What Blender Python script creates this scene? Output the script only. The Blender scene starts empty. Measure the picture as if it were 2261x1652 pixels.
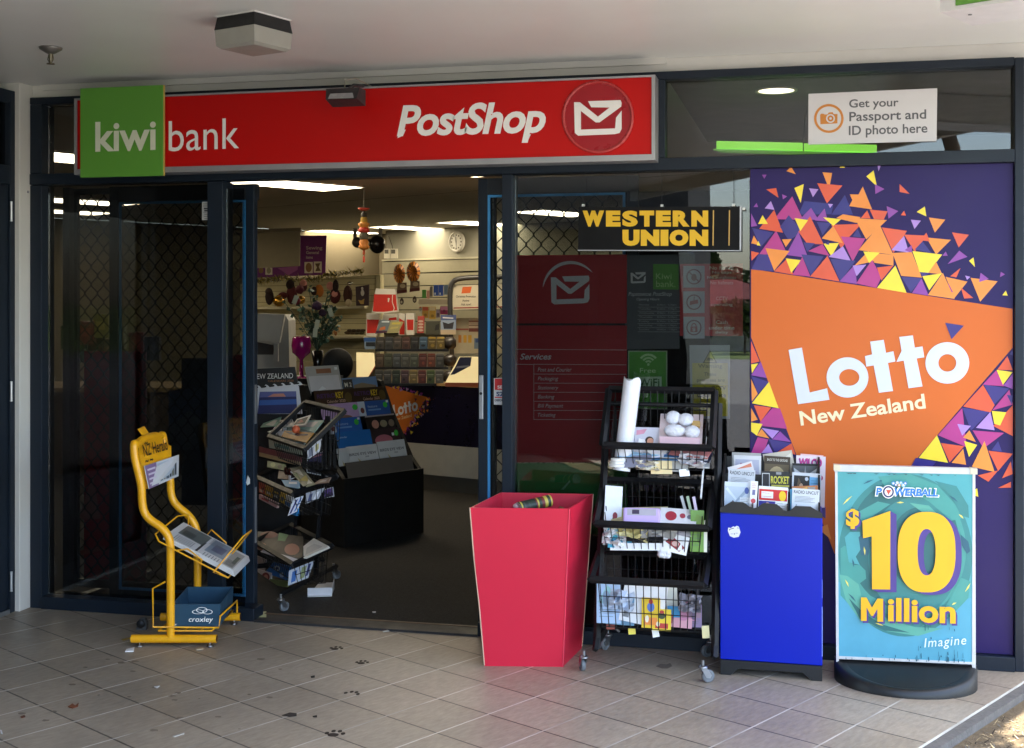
import bpy, bmesh, math, random
from math import sin, cos, pi, radians
from mathutils import Vector, Matrix, Euler
sc = bpy.context.scene
COL = sc.collection
# ---------------------------------------------------------------- camera, world, sun, exposure
YAW = radians(13.3); FOC = 2750.0; PCX = 1130.5; PHY = 655.0      # photo 2261 x 1652 units
CAM = Vector((0.0, -5.52, 1.55))
FWD = Vector((-sin(YAW), cos(YAW), 0)); RGT = Vector((cos(YAW), sin(YAW), 0)); UPV = Vector((0, 0, 1))
cd = bpy.data.cameras.new('camera'); cam = bpy.data.objects.new('camera', cd); COL.objects.link(cam)
cam.location = CAM; cam.rotation_euler = (pi/2, 0, YAW)
cd.sensor_width = 36; cd.lens = 36*FOC/2261; cd.shift_y = -171/2261; cd.clip_end = 2000; cd.clip_start = 0.05
sc.camera = cam
DA = Vector((0.480, 0.877, 0)); DB = Vector((0.877, -0.480, 0))     # street grid: along the kerb, out to the street
SUN_EL = radians(70)
sdir = (Vector((.98, -.2, 0))*cos(SUN_EL) + UPV*sin(SUN_EL)).normalized()
w = bpy.data.worlds.new('World'); sc.world = w; w.use_nodes = True
nt = w.node_tree; bg = nt.nodes['Background']; sky = nt.nodes.new('ShaderNodeTexSky')
sky.sky_type = 'NISHITA'; sky.sun_disc = False; sky.sun_elevation = SUN_EL
sky.sun_rotation = math.atan2(sdir.x, sdir.y)
sky.air_density = 1.0; sky.dust_density = 1.5
nt.links.new(sky.outputs[0], bg.inputs[0]); bg.inputs[1].default_value = 0.15
sl = bpy.data.lights.new('sun', 'SUN'); sl.energy = 3.3; sl.angle = radians(0.5); sl.color = (1, .95, .87)
so = bpy.data.objects.new('sun', sl); COL.objects.link(so); so.rotation_euler = sdir.to_track_quat('Z', 'Y').to_euler()
so.location = (6, -6, 12)
sc.view_settings.view_transform = 'Standard'; sc.view_settings.look = 'None'; sc.view_settings.gamma = 1
sc.view_settings.exposure = 2.95
PANEL_E = 2.1          # ceiling panel emission
cy = sc.cycles
cy.max_bounces = 9; cy.diffuse_bounces = 5; cy.glossy_bounces = 4; cy.transparent_max_bounces = 12; cy.transmission_bounces = 4
cy.use_denoising = True; cy.sample_clamp_indirect = 6; cy.caustics_reflective = False; cy.caustics_refractive = False
RND = random.Random(7)
# ---------------------------------------------------------------- helpers
def ray(px, py): return FWD + RGT*((px-PCX)/FOC) + UPV*((PHY-py)/FOC)
def onY(px, py, y=0.0): d = ray(px, py); return CAM + d*((y-CAM.y)/d.y)
def onZ(px, py, z=0.0): d = ray(px, py); return CAM + d*((z-CAM.z)/d.z)
def onD(px, py, t): return CAM + ray(px, py)*t
def onP(px, py, P, N): d = ray(px, py); return CAM + d*((P-CAM).dot(N)/d.dot(N))
def cz(X, Z, z=0.0): return Vector((0, -5.52, 0)) + RGT*X + FWD*Z + UPV*z
def l1(c):
    c = c/255.0
    return c/12.92 if c <= 0.04045 else ((c+0.055)/1.055)**2.4
def lin(rgb): return tuple(l1(c) for c in rgb)+(1,)
MATS = {}
def M(key, rgb=(128,128,128), rough=.55, metal=0, var=.07, sc_=14, bump=0, spec=.5, emit=None, es=1.0, alpha=None, bs=None):
    if key in MATS: return MATS[key]
    m = bpy.data.materials.new(key); m.use_nodes = True; t = m.node_tree; b = t.nodes['Principled BSDF']
    b.inputs['Roughness'].default_value = rough; b.inputs['Metallic'].default_value = metal
    b.inputs['Specular IOR Level'].default_value = spec
    c = lin(rgb)
    tc = t.nodes.new('ShaderNodeTexCoord'); nz = t.nodes.new('ShaderNodeTexNoise')
    nz.inputs['Scale'].default_value = sc_; nz.inputs['Detail'].default_value = 5
    t.links.new(tc.outputs['Object'], nz.inputs['Vector'])
    mx = t.nodes.new('ShaderNodeMix'); mx.data_type = 'RGBA'
    mx.inputs[6].default_value = tuple(v*(1-var*1.6) for v in c[:3])+(1,)
    mx.inputs[7].default_value = tuple(min(1, v*(1+var*1.6)) for v in c[:3])+(1,)
    t.links.new(nz.outputs['Fac'], mx.inputs[0]); t.links.new(mx.outputs[2], b.inputs['Base Color'])
    rr = t.nodes.new('ShaderNodeMapRange'); n3 = t.nodes.new('ShaderNodeTexNoise'); n3.inputs['Scale'].default_value = sc_*.6; n3.inputs['Detail'].default_value = 6; n3.inputs['Roughness'].default_value = .65
    t.links.new(tc.outputs['Object'], n3.inputs['Vector']); t.links.new(n3.outputs['Fac'], rr.inputs['Value'])
    rr.inputs['From Min'].default_value = .3; rr.inputs['From Max'].default_value = .7; rr.inputs['To Min'].default_value = max(.03, rough*.82); rr.inputs['To Max'].default_value = min(1, rough*1.22)
    t.links.new(rr.outputs[0], b.inputs['Roughness'])
    if bump:
        n2 = t.nodes.new('ShaderNodeTexNoise'); n2.inputs['Scale'].default_value = bs or sc_*4; n2.inputs['Detail'].default_value = 4
        t.links.new(tc.outputs['Object'], n2.inputs['Vector'])
        bp = t.nodes.new('ShaderNodeBump'); bp.inputs['Strength'].default_value = bump; bp.inputs['Distance'].default_value = .01
        t.links.new(n2.outputs['Fac'], bp.inputs['Height']); t.links.new(bp.outputs['Normal'], b.inputs['Normal'])
    if emit is not None:
        b.inputs['Emission Color'].default_value = lin(emit); b.inputs['Emission Strength'].default_value = es
    if alpha is not None: b.inputs['Alpha'].default_value = alpha
    MATS[key] = m; return m
def C(r, g, b, rough=.5): return M('paint_%d_%d_%d' % (r, g, b), (r, g, b), rough)
def glass(key, tint, ior=1.5):
    if key in MATS: return MATS[key]
    m = bpy.data.materials.new(key); m.use_nodes = True; t = m.node_tree
    for n in list(t.nodes): t.nodes.remove(n)
    o = t.nodes.new('ShaderNodeOutputMaterial'); mix = t.nodes.new('ShaderNodeMixShader'); tr = t.nodes.new('ShaderNodeBsdfTransparent')
    gl = t.nodes.new('ShaderNodeBsdfGlossy'); fr = t.nodes.new('ShaderNodeFresnel'); gl.inputs['Roughness'].default_value = .0
    tc = t.nodes.new('ShaderNodeTexCoord'); nz = t.nodes.new('ShaderNodeTexNoise'); nz.inputs['Scale'].default_value = 1.1
    bp = t.nodes.new('ShaderNodeBump'); bp.inputs['Strength'].default_value = .02; bp.inputs['Distance'].default_value = .02
    t.links.new(tc.outputs['Object'], nz.inputs['Vector']); t.links.new(nz.outputs['Fac'], bp.inputs['Height'])
    t.links.new(bp.outputs['Normal'], gl.inputs['Normal'])
    tr.inputs[0].default_value = tuple(tint)+(1,); fr.inputs[0].default_value = ior
    t.links.new(fr.outputs[0], mix.inputs[0]); t.links.new(tr.outputs[0], mix.inputs[1]); t.links.new(gl.outputs[0], mix.inputs[2])
    t.links.new(mix.outputs[0], o.inputs[0]); MATS[key] = m; return m
_T = {}
def text_geo(s, bold=0.0, shear=0.0, space=1.0):
    k = (s, bold, shear, space)
    if k in _T: return _T[k]
    cu = bpy.data.curves.new('t', 'FONT'); cu.body = s; cu.offset = bold; cu.shear = shear; cu.space_character = space
    cu.resolution_u = 4; cu.fill_mode = 'FRONT'
    ob = bpy.data.objects.new('t', cu); COL.objects.link(ob)
    dg = bpy.context.evaluated_depsgraph_get(); me = bpy.data.meshes.new_from_object(ob.evaluated_get(dg))
    vs = [(v.co.x, v.co.y) for v in me.vertices]; fs = [tuple(p.vertices) for p in me.polygons]
    bpy.data.objects.remove(ob); bpy.data.curves.remove(cu); bpy.data.meshes.remove(me)
    x0 = min(v[0] for v in vs); x1 = max(v[0] for v in vs); y0 = min(v[1] for v in vs); y1 = max(v[1] for v in vs)
    vs = [((x-x0)/(x1-x0), (y-y0)/(y1-y0)) for x, y in vs]
    _T[k] = (vs, fs, (x1-x0)/(y1-y0)); return _T[k]
class MB:
    """collects geometry in world coordinates (through a frame matrix), then links it as one mesh object"""
    def __init__(s, frame=None): s.v = []; s.f = []; s.m = []; s.sm = []; s.mats = []; s.fr = frame or Matrix.Identity(4)
    def mi(s, mat):
        if mat not in s.mats: s.mats.append(mat)
        return s.mats.index(mat)
    def add(s, vs, fs, mat, smooth=False):
        b = len(s.v); s.v += [s.fr @ Vector(v) for v in vs]; i = s.mi(mat)
        for f in fs: s.f.append(tuple(b+k for k in f)); s.m.append(i); s.sm.append(smooth)
        return s
    def box(s, c, d, mat, rot=None, bev=0.0):
        c = Vector(c); h = Vector(d)/2
        R = Euler(rot).to_matrix() if rot is not None and not isinstance(rot, Matrix) else (rot if rot is not None else Matrix.Identity(3))
        if bev <= 0:
            vs = [c+R@Vector((x*h.x, y*h.y, z*h.z)) for x in (-1,1) for y in (-1,1) for z in (-1,1)]
            return s.add(vs, [(0,1,3,2),(4,6,7,5),(0,4,5,1),(2,3,7,6),(0,2,6,4),(1,5,7,3)], mat)
        bm = bmesh.new(); bmesh.ops.create_cube(bm, size=1)
        for v in bm.verts: v.co = Vector((v.co.x*d[0], v.co.y*d[1], v.co.z*d[2]))
        bmesh.ops.bevel(bm, geom=list(bm.edges), offset=min(bev, min(d)*.45), segments=2, affect='EDGES', profile=.5)
        bm.verts.index_update()
        s.add([c+R@v.co for v in bm.verts], [[v.index for v in f.verts] for f in bm.faces], mat); bm.free(); return s
    def bx(s, x0, x1, y0, y1, z0, z1, mat, bev=0.0):
        return s.box(((x0+x1)/2, (y0+y1)/2, (z0+z1)/2), (abs(x1-x0), abs(y1-y0), abs(z1-z0)), mat, None, bev)
    def poly(s, pts, mat): return s.add(pts, [tuple(range(len(pts)))], mat)
    def slab(s, pts, n, t, mat, back=None):
        """flat polygon pts given thickness t against normal n"""
        k = len(pts); n = Vector(n).normalized(); a = [Vector(p) for p in pts]; b = [p-n*t for p in a]
        s.add(a+b, [tuple(range(k))], mat); s.add(a+b, [tuple(range(2*k-1, k-1, -1))]+[(i, i+k, (i+1) % k+k, (i+1) % k) for i in range(k)], back or mat)
        return s
    def tube(s, pts, r, mat, n=8, closed=False, caps=True, smooth=True):
        pts = [Vector(p) for p in pts]; k = len(pts); rs = r if isinstance(r, (list, tuple)) else [r]*k; vs = []; up = None
        for i, p in enumerate(pts):
            if closed: t = (pts[(i+1) % k]-pts[i-1])
            else: t = pts[min(i+1, k-1)]-pts[max(i-1, 0)]
            if t.length < 1e-9: t = Vector((0, 0, 1))
            t.normalize()
            if up is None: up = t.orthogonal().normalized()
            up = (up-t*up.dot(t)); up = up.normalized() if up.length > 1e-6 else t.orthogonal().normalized()
            w_ = t.cross(up)
            for j in range(n): a = 2*pi*(j+.5)/n; vs.append(p+(up*cos(a)+w_*sin(a))*rs[i])
        fs = []
        for i in range(k if closed else k-1):
            for j in range(n): fs.append((i*n+j, i*n+(j+1) % n, ((i+1) % k)*n+(j+1) % n, ((i+1) % k)*n+j))
        s.add(vs, fs, mat, smooth)
        if caps and not closed: s.add(vs[:n][::-1], [tuple(range(n))], mat); s.add(vs[-n:], [tuple(range(n))], mat)
        return s
    def lathe(s, c, prof, mat, n=20, axis=None, smooth=True):
        """prof: list of (r, z) along axis from c"""
        c = Vector(c); ax = Vector(axis or (0, 0, 1)).normalized(); u = ax.orthogonal().normalized(); v = ax.cross(u); vs = []
        for r, z in prof:
            for j in range(n): a = 2*pi*j/n; vs.append(c+ax*z+(u*cos(a)+v*sin(a))*max(r, 1e-5))
        fs = [(i*n+j, i*n+(j+1) % n, (i+1)*n+(j+1) % n, (i+1)*n+j) for i in range(len(prof)-1) for j in range(n)]
        return s.add(vs, fs, mat, smooth)
    def ball(s, c, r, mat, n=12, sq=(1,1,1), lump=0.0, seed=0):
        rn = random.Random(seed); vs = []; k = max(6, n//2+2)
        for i in range(k+1):
            th = pi*i/k
            for j in range(n):
                a = 2*pi*j/n; q = 1+lump*(rn.random()-.5)
                vs.append(Vector(c)+Vector((sin(th)*cos(a)*sq[0], sin(th)*sin(a)*sq[1], cos(th)*sq[2]))*r*q)
        return s.add(vs, [(i*n+j, (i+1)*n+j, (i+1)*n+(j+1) % n, i*n+(j+1) % n) for i in range(k) for j in range(n)], mat, True)
    def text(s, t, O, U, V, mat, bold=0.0, shear=0.0, space=1.0):
        vs, fs, _ = text_geo(t, bold, shear, space); O = Vector(O); U = Vector(U); V = Vector(V)
        return s.add([O+U*x+V*y for x, y in vs], fs, mat)
    def ring(s, outer, inner, mat):
        k = len(outer); return s.add(list(outer)+list(inner), [(i, (i+1) % k, k+(i+1) % k, k+i) for i in range(k)], mat)
    def build(s, name, parent=None, bevel=0.0):
        me = bpy.data.meshes.new(name); off = parent_loc(parent)
        me.from_pydata([v-off for v in s.v], [], s.f)
        for mt in s.mats: me.materials.append(mt)
        for p, i, sm in zip(me.polygons, s.m, s.sm): p.material_index = i; p.use_smooth = sm
        me.update()
        o = bpy.data.objects.new(name, me); COL.objects.link(o)
        if parent is not None: o.parent = parent
        return o
def parent_loc(p):
    v = Vector((0, 0, 0))
    while p is not None: v = v+p.location; p = p.parent
    return v
def tag(o, label, cat, group=None):
    o['label'] = label; o['category'] = cat
    if group: o['group'] = group
    return o
def thing(name, label, cat, loc=(0,0,0), group=None):
    o = bpy.data.objects.new(name, None); o.empty_display_size = .1; COL.objects.link(o); o.location = loc
    return tag(o, label, cat, group)
def single(mb, name, label, cat, group=None):
    """a thing that is one mesh: its origin is put at its base"""
    lo = [min(v[i] for v in mb.v) for i in range(3)]; hi = [max(v[i] for v in mb.v) for i in range(3)]
    off = Vector(((lo[0]+hi[0])/2, (lo[1]+hi[1])/2, lo[2])); mb.v = [v-off for v in mb.v]
    o = mb.build(name); o.location = off; return tag(o, label, cat, group)
def struct(mb, name): o = mb.build(name); o['kind'] = 'structure'; return o
class Tr:
    """maps a pixel of an enlarged crop of the photograph onto a plane standing in the scene"""
    def __init__(s, ox, oy, k, P, N): s.o = (ox, oy, k); s.P = Vector(P); s.N = Vector(N).normalized()
    def __call__(s, x, y, lift=0.0):
        ox, oy, k = s.o; q = onP((ox+x/k)/1.1318, (oy+y/k)/1.1318, s.P, s.N); return q+s.N*lift
    def pts(s, L, lift=0.0): return [s(x, y, lift) for x, y in L]
    def text(s, mb, t, x0, y0, x1, y1, mat, lift, bold=0, shear=0, space=1.0, rise=0.0):
        """text box left x0 to right x1, y0 bottom y1 top at the left; rise = how far the right end sits above"""
        a = s(x0, y0, lift); b = s(x1, y0-rise, lift); c = s(x0, y1, lift); mb.text(t, a, b-a, c-a, mat, bold, shear, space)
def ell(cx, cy, rx, ry, n=40, e=2.0, a0=0.0):
    o = []
    for i in range(n):
        a = a0+2*pi*i/n; c, s_ = cos(a), sin(a)
        o.append((cx+rx*math.copysign(abs(c)**(2/e), c), cy+ry*math.copysign(abs(s_)**(2/e), s_)))
    return o
def frame_at(loc, rz=0.0, rx=0.0, ry=0.0): return Matrix.Translation(Vector(loc)) @ Euler((rx, ry, rz)).to_matrix().to_4x4()
# ---------------------------------------------------------------- ground
O0 = Vector((-.062, -.724, 0)); TS = .267
AB = Matrix((( DB.x, DA.x, 0, O0.x), (DB.y, DA.y, 0, O0.y), (0, 0, 1, 0), (0, 0, 0, 1)))
def uv(p): q = Vector(p)-O0; return q.dot(DB), q.dot(DA)
def W(u, v, z=0.0): return AB @ Vector((u, v, z))
def tile_mat():
    m = bpy.data.materials.new('floor_tiles'); m.use_nodes = True; t = m.node_tree; b = t.nodes['Principled BSDF']; L = t.links.new
    def N(ty, **k):
        n = t.nodes.new(ty)
        for a, v in k.items(): setattr(n, a, v)
        return n
    def mth(op, a, b_=None):
        n = N('ShaderNodeMath', operation=op)
        for i, x in enumerate((a, b_)):
            if x is None: continue
            if isinstance(x, (int, float)): n.inputs[i].default_value = x
            else: L(x, n.inputs[i])
        return n.outputs[0]
    tc = N('ShaderNodeTexCoord'); sx = N('ShaderNodeSeparateXYZ'); L(tc.outputs['Object'], sx.inputs[0])
    U = mth('DIVIDE', sx.outputs[0], TS); V = mth('DIVIDE', sx.outputs[1], TS)
    # wobble the joints a little
    nw = N('ShaderNodeTexNoise'); nw.inputs['Scale'].default_value = 30; L(tc.outputs['Object'], nw.inputs['Vector'])
    wob = mth('MULTIPLY', mth('SUBTRACT', nw.outputs['Fac'], .5), .012)
    fu = mth('ABSOLUTE', mth('SUBTRACT', mth('FRACT', mth('ADD', mth('ADD', U, wob), .5)), .5))
    fv = mth('ABSOLUTE', mth('SUBTRACT', mth('FRACT', mth('ADD', mth('ADD', V, wob), .5)), .5))
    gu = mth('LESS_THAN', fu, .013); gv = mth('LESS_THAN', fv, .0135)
    cu = mth('FLOOR', mth('ADD', U, .0)); cv = mth('FLOOR', mth('ADD', V, .0))
    cx = N('ShaderNodeCombineXYZ'); L(cu, cx.inputs[0]); L(cv, cx.inputs[1])
    wn = N('ShaderNodeTexWhiteNoise'); L(cx.outputs[0], wn.inputs['Vector'])
    def ramp(src, stops):
        r = N('ShaderNodeValToRGB'); L(src, r.inputs[0]); e = r.color_ramp.elements
        while len(e) < len(stops): e.new(.5)
        for el, (p, c) in zip(e, stops): el.position = p; el.color = lin(c)
        return r.outputs[0]
    def mix(f, a, b_, bt='MIX'):
        n = N('ShaderNodeMix', data_type='RGBA', blend_type=bt)
        for i, x in ((0, f), (6, a), (7, b_)):
            if isinstance(x, (int, float)): n.inputs[i].default_value = x
            elif isinstance(x, tuple): n.inputs[i].default_value = lin(x)
            else: L(x, n.inputs[i])
        return n.outputs[2]
    base = ramp(wn.outputs['Value'], [(0, (152,139,120)), (1, (174,160,140))])
    mp = N('ShaderNodeMapping'); mp.inputs['Scale'].default_value = (1, .28, 1); L(tc.outputs['Object'], mp.inputs[0])
    n1 = N('ShaderNodeTexNoise'); n1.inputs['Scale'].default_value = 60; n1.inputs['Detail'].default_value = 7; n1.inputs['Roughness'].default_value = .7; L(mp.outputs[0], n1.inputs['Vector'])
    base = mix(.5, base, ramp(n1.outputs['Fac'], [(.3, (134,119,101)), (.7, (194,177,155))]), 'MIX')
    n2 = N('ShaderNodeTexNoise'); n2.inputs['Scale'].default_value = 1.6; n2.inputs['Detail'].default_value = 6; L(tc.outputs['Object'], n2.inputs['Vector'])
    base = mix(ramp(n2.outputs['Fac'], [(.46, (0,0,0)), (.72, (150,150,150))]), base, (92,84,74))
    n3 = N('ShaderNodeTexNoise'); n3.inputs['Scale'].default_value = 9; n3.inputs['Detail'].default_value = 3; L(tc.outputs['Object'], n3.inputs['Vector'])
    base = mix(ramp(n3.outputs['Fac'], [(.70, (0,0,0)), (.76, (120,120,120))]), base, (60,54,47))
    # darker tone towards the left end
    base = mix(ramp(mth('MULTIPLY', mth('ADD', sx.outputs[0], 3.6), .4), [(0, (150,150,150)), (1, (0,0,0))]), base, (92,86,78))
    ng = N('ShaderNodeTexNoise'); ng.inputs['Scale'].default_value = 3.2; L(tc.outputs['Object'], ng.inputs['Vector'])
    base = mix(gv, base, (88,79,69))  # joints running out to the street: recess shade painted into their colour
    base = mix(gu, base, ramp(ng.outputs['Fac'], [(.3, (146,136,122)), (.55, (212,204,190))]))  # joints along the kerb: caught light painted into their colour
    L(base, b.inputs['Base Color'])
    hgt = mth('SUBTRACT', mth('MULTIPLY', n1.outputs['Fac'], .3), mth('MAXIMUM', mth('MULTIPLY', gu, .6), gv))
    bp = N('ShaderNodeBump'); bp.inputs['Strength'].default_value = .5; bp.inputs['Distance'].default_value = .003; L(hgt, bp.inputs['Height']); L(bp.outputs[0], b.inputs['Normal'])
    b.inputs['Roughness'].default_value = .42; b.inputs['Specular IOR Level'].default_value = .45
    return m
def floor_obj(name, pts_world, z0, z1, mat):
    o_ = MB(); n = len(pts_world); inv = AB.inverted()
    a = [inv @ Vector((p[0], p[1], z1)) for p in pts_world]; b_ = [inv @ Vector((p[0], p[1], z0)) for p in pts_world]
    o_.add(a+b_, [tuple(range(n)), tuple(range(2*n-1, n-1, -1))]+[(i, i+n, (i+1) % n+n, (i+1) % n) for i in range(n)], mat)
    ob = o_.build(name); ob.matrix_world = AB; ob['kind'] = 'structure'; return ob
KU = 2*TS                                                    # the kerb edge, in street-grid u
def KW(u, y):                                                # point on the line u = const at world y
    p = W(u, 0); s = (y-p.y)/DA.y; return (p.x+DA.x*s, y)
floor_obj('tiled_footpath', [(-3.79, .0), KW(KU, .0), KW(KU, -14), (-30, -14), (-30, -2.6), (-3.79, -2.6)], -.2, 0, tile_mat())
conc = M('concrete', (190,184,174), .85, var=.14, sc_=9, bump=.25, bs=120)
floor_obj('kerb_nib', [KW(KU+.002, 2.0), KW(KU+.045, 2.0), KW(KU+.045, -14), KW(KU+.002, -14)], -.2, -.006, M('nib_concrete', (104,100,95), .9, var=.2, sc_=22, bump=.4))
def dirt_mat():
    m = M('dry_mulch', (112,96,72), .95, var=.3, sc_=45, bump=.9, bs=160); t = m.node_tree
    return m
floor_obj('garden_strip', [KW(KU+.045, 2.0), KW(KU+.36, 2.0), KW(KU+.36, -14), KW(KU+.045, -14)], -.2, -.035, dirt_mat())
floor_obj('concrete_path', [KW(KU+.36, 2.0), KW(KU+1.1, 2.0), KW(KU+1.1, -14), KW(KU+.36, -14)], -.2, -.012, M('path_concrete', (176,168,154), .85, var=.1, sc_=7, bump=.2, bs=90))
asph = M('asphalt', (128,127,125), .85, var=.2, sc_=60, bump=.3)
rd = MB(); 
Y0 = [(-80, -14), (60, -14), (60, 3)]
a0 = KW(KU+1.1, 2.0); a1 = KW(KU+1.1, -14)
rd.add([(a0[0], a0[1], -.12), (60, 2, -.12), (60, -14, -.12), (a1[0], a1[1], -.12)], [(3, 2, 1, 0)], M('dark_asphalt', (98,97,96), .85, var=.2, sc_=60, bump=.3))
rd.add([(-80, -14, -.12), (60, -14, -.12), (70, -52, -1.3), (-90, -52, -1.3)], [(3, 2, 1, 0)], asph)
struct(rd, 'road')
gm = MB(); gm.add([(-400, -52, -1.3), (400, -52, -1.3), (600, -600, -4), (-600, -600, -4)], [(3, 2, 1, 0)], M('lawn', (96,112,58), .9, var=.3, sc_=.4))
gm.add([(60, 3, -.13), (400, 40, -.3), (400, -52, -1.3), (70, -52, -1.31), (60, -14, -.13)], [(4, 3, 2, 1, 0)], MATS['lawn'])
struct(gm, 'ground')
# loose mulch and dry grass on the garden strip
g = MB(); rn = random.Random(3)
gc = [C(205,184,138,.9), C(120,100,70,.9), C(60,50,40,.9), C(165,145,110,.9), C(120,118,110,.9)]
for i in range(1700):
    p = W(KU+rn.uniform(.06, .355), rn.uniform(-2.4, .6), -.033); a = rn.uniform(0, 6.28); l = rn.uniform(.006, .028); d = Vector((cos(a), sin(a), rn.uniform(.0, .5)))*l
    s_ = Vector((-sin(a), cos(a), 0))*rn.uniform(.001, .004)
    g.add([p-s_, p+s_, p+d+s_*.4, p+d-s_*.4], [(0, 1, 2, 3)], rn.choice(gc))
o = g.build('mulch_litter'); o['kind'] = 'stuff'
# ---------------------------------------------------------------- canopy
white = M('white_paint', (214,210,202), .6, var=.05, sc_=3, bump=.08, bs=40)
soff = M('soffit_paint', (234,234,230), .36, var=.04, sc_=2.2, bump=.05, bs=8, spec=.5)
navy = M('navy_frame', (23,32,43), .45, var=.15, sc_=5, spec=.3)
dark = M('dark_frame', (14,18,24), .45)
CU = KU+.98
can = thing('canopy', 'white painted verandah ceiling with its wall band above the shop signs', 'canopy', (-1.5, -1.2, 2.6))
c_ = MB(); e0 = KW(CU, .25); e1 = KW(CU, -12)
e1 = KW(CU, -6.8); pl = [(-7, .25), e0, e1, (-7, -6.8)]
c_.add([(x, y, 2.603) for x, y in pl]+[(x, y, 2.75) for x, y in pl], [(0, 1, 2, 3), (7, 6, 5, 4)]+[(i, i+4, (i+1) % 4+4, (i+1) % 4) for i in range(4)], soff)
c_.build('ceiling_panel', can)
c_ = MB(); q0, q1 = Vector((*e0, 0)), Vector((*e1, 0))
c_.slab([q0+UPV*2.5, q1+UPV*2.5, q1+UPV*2.95, q0+UPV*2.95], DB, .05, white); c_.build('edge_fascia', can)
c_ = MB(); c_.bx(-3.765, 1.9, -.012, .2, 2.541, 2.6025, white)
rn = random.Random(5); x = -.6                                # ragged paint line above the right window
while x < .86:
    l = rn.uniform(.01, .05); c_.bx(x, x+l, -.0125, .0, 2.541-rn.uniform(.001, .009), 2.5409, white); x += l
c_.build('wall_band', can)
c_ = MB(); c_.bx(-3.7, -.6, -.03, -.0125, 2.575, 2.6028, white); c_.build('cornice_batten', can)
# left return wall with the neighbour's door
rw = thing('return_wall', 'narrow white painted wall end beside the neighbouring shop door', 'wall', (-3.8, -.06, 0))
c_ = MB(); c_.bx(-3.95, -3.765, -.116, .12, 0, 2.6025, white, .004); c_.build('wall_face', rw)
c_ = MB(); c_.lathe((-3.765, -.05, 2.07), [(.007, 0), (.006, .003), (0, .004)], M('steel', (150,150,152), .35, 1), 10, (1, 0, 0)); c_.build('bolt_cap', rw)
nd = thing('neighbour_door', 'navy aluminium glass door at the far left edge with three silver hinges', 'door', (-3.8, -.6, 0))
c_ = MB()
for y0, y1, z0, z1 in ((-.155, -.117, 0, 2.56), (-1.2, -1.13, 0, 2.56), (-1.13, -.155, 2.1, 2.19), (-1.13, -.155, 2.5, 2.56)): c_.bx(-3.86, -3.79, y0, y1, z0, z1, navy, .003)
c_.build('door_frame', nd)
c_ = MB()
for y0, y1, z0, z1 in ((-.24, -.158, .02, 2.098), (-1.127, -1.05, .02, 2.098), (-1.05, -.24, .02, .13), (-1.05, -.24, 2.0, 2.098)): c_.bx(-3.85, -3.80, y0, y1, z0, z1, navy, .003)
c_.build('door_leaf', nd)
g_dark = glass('dark_glass', (.5, .52, .54), 1.5)
c_ = MB(); c_.bx(-3.83, -3.82, -1.05, -.24, .13, 2.0, g_dark); c_.bx(-3.83, -3.82, -1.13, -.155, 2.19, 2.5, g_dark); c_.build('glass_pane', nd)
for zc in (2.03-.06, 1.09, .16):
    c_ = MB(); c_.tube([(-3.783, -.157, zc-.045), (-3.783, -.157, zc+.045)], .006, M('hinge_silver', (205,205,205), .35, .6), 8)
    c_.tube([(-3.783, -.157, zc-.052), (-3.783, -.157, zc-.047)], .007, MATS['hinge_silver'], 8); c_.build('hinge', nd)
c_ = MB(); c_.bx(-3.80, -3.79, -1.127, -.158, .0, .02, M('sill_alu', (150,152,150), .4, .7)); c_.build('door_sill', nd)
nb = thing('neighbour_shop', 'neighbouring shop wall left of the navy door', 'building', (-8, -4, 0))
c_ = MB(); c_.bx(-12, -3.86, -2.6, -1.2, 0, 2.6, M('neighbour_render', (34,36,38), .8, spec=.2)); c_.bx(-12, -4.6, -1.2, .0, 0, 2.6, MATS['neighbour_render']); c_.build('wall', nb)
# ---------------------------------------------------------------- shopfront frames and glass
sf = thing('shopfront', 'navy aluminium shopfront frame with tinted glass panes', 'shopfront', (-1.5, 0, 0))
def fr(name, x0, x1, z0, z1, y0=-.035, y1=.075, mat=navy): m_ = MB(); m_.bx(x0, x1, y0, y1, z0, z1, mat, .003); return m_.build(name, sf)
for x0, x1 in ((-3.764, -3.699), (-2.801, -2.72), (-1.344, -1.295)): fr('post', x0, x1, .0, 2.104)
fr('post', -3.764, -3.699, 2.161, 2.505); fr('post', -.66, -.606, 2.161, 2.505); fr('post', .838, .875, .0, 2.538)
fr('shade_board', -.80, -.25, .0, 2.05, .40, .42, M('board_black', (15,14,15), .8)); fr('inner_post', -3.66, -3.622, .065, 2.1, .085, .13, M('grey_frame', (58,56,56), .5))  # black board added to stand in for the dark room behind the right window
fr('transom', -3.764, .837, 2.106, 2.16, -.04); fr('head', -3.764, .837, 2.506, 2.54, -.037)
M('navy_deep', (16,24,34), .5)
fr('door_head', -2.72, -2.62, 2.025, 2.104, .13, .16, MATS['navy_deep']); fr('door_head', -1.40, -1.345, 2.025, 2.104, .13, .16, MATS['navy_deep'])
fr('sill', -3.698, -2.802, 0, .062, -.045); fr('sill', -2.719, -2.56, .0, .062, -.03); fr('sill', -1.294, .837, 0, .06, -.045); fr('sill', -1.46, -1.345, 0, .062, -.03)
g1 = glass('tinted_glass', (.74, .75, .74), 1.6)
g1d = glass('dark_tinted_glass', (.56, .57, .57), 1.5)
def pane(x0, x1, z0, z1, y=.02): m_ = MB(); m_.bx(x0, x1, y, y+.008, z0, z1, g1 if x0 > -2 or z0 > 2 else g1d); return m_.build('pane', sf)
pane(-3.698, -2.802, .063, 2.105); pane(-1.294, -.242, .061, 2.105); pane(-3.698, -.661, 2.161, 2.505); pane(-.605, .837, 2.161, 2.505); pane(-2.719, -2.625, .063, 2.069, .0)
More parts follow.
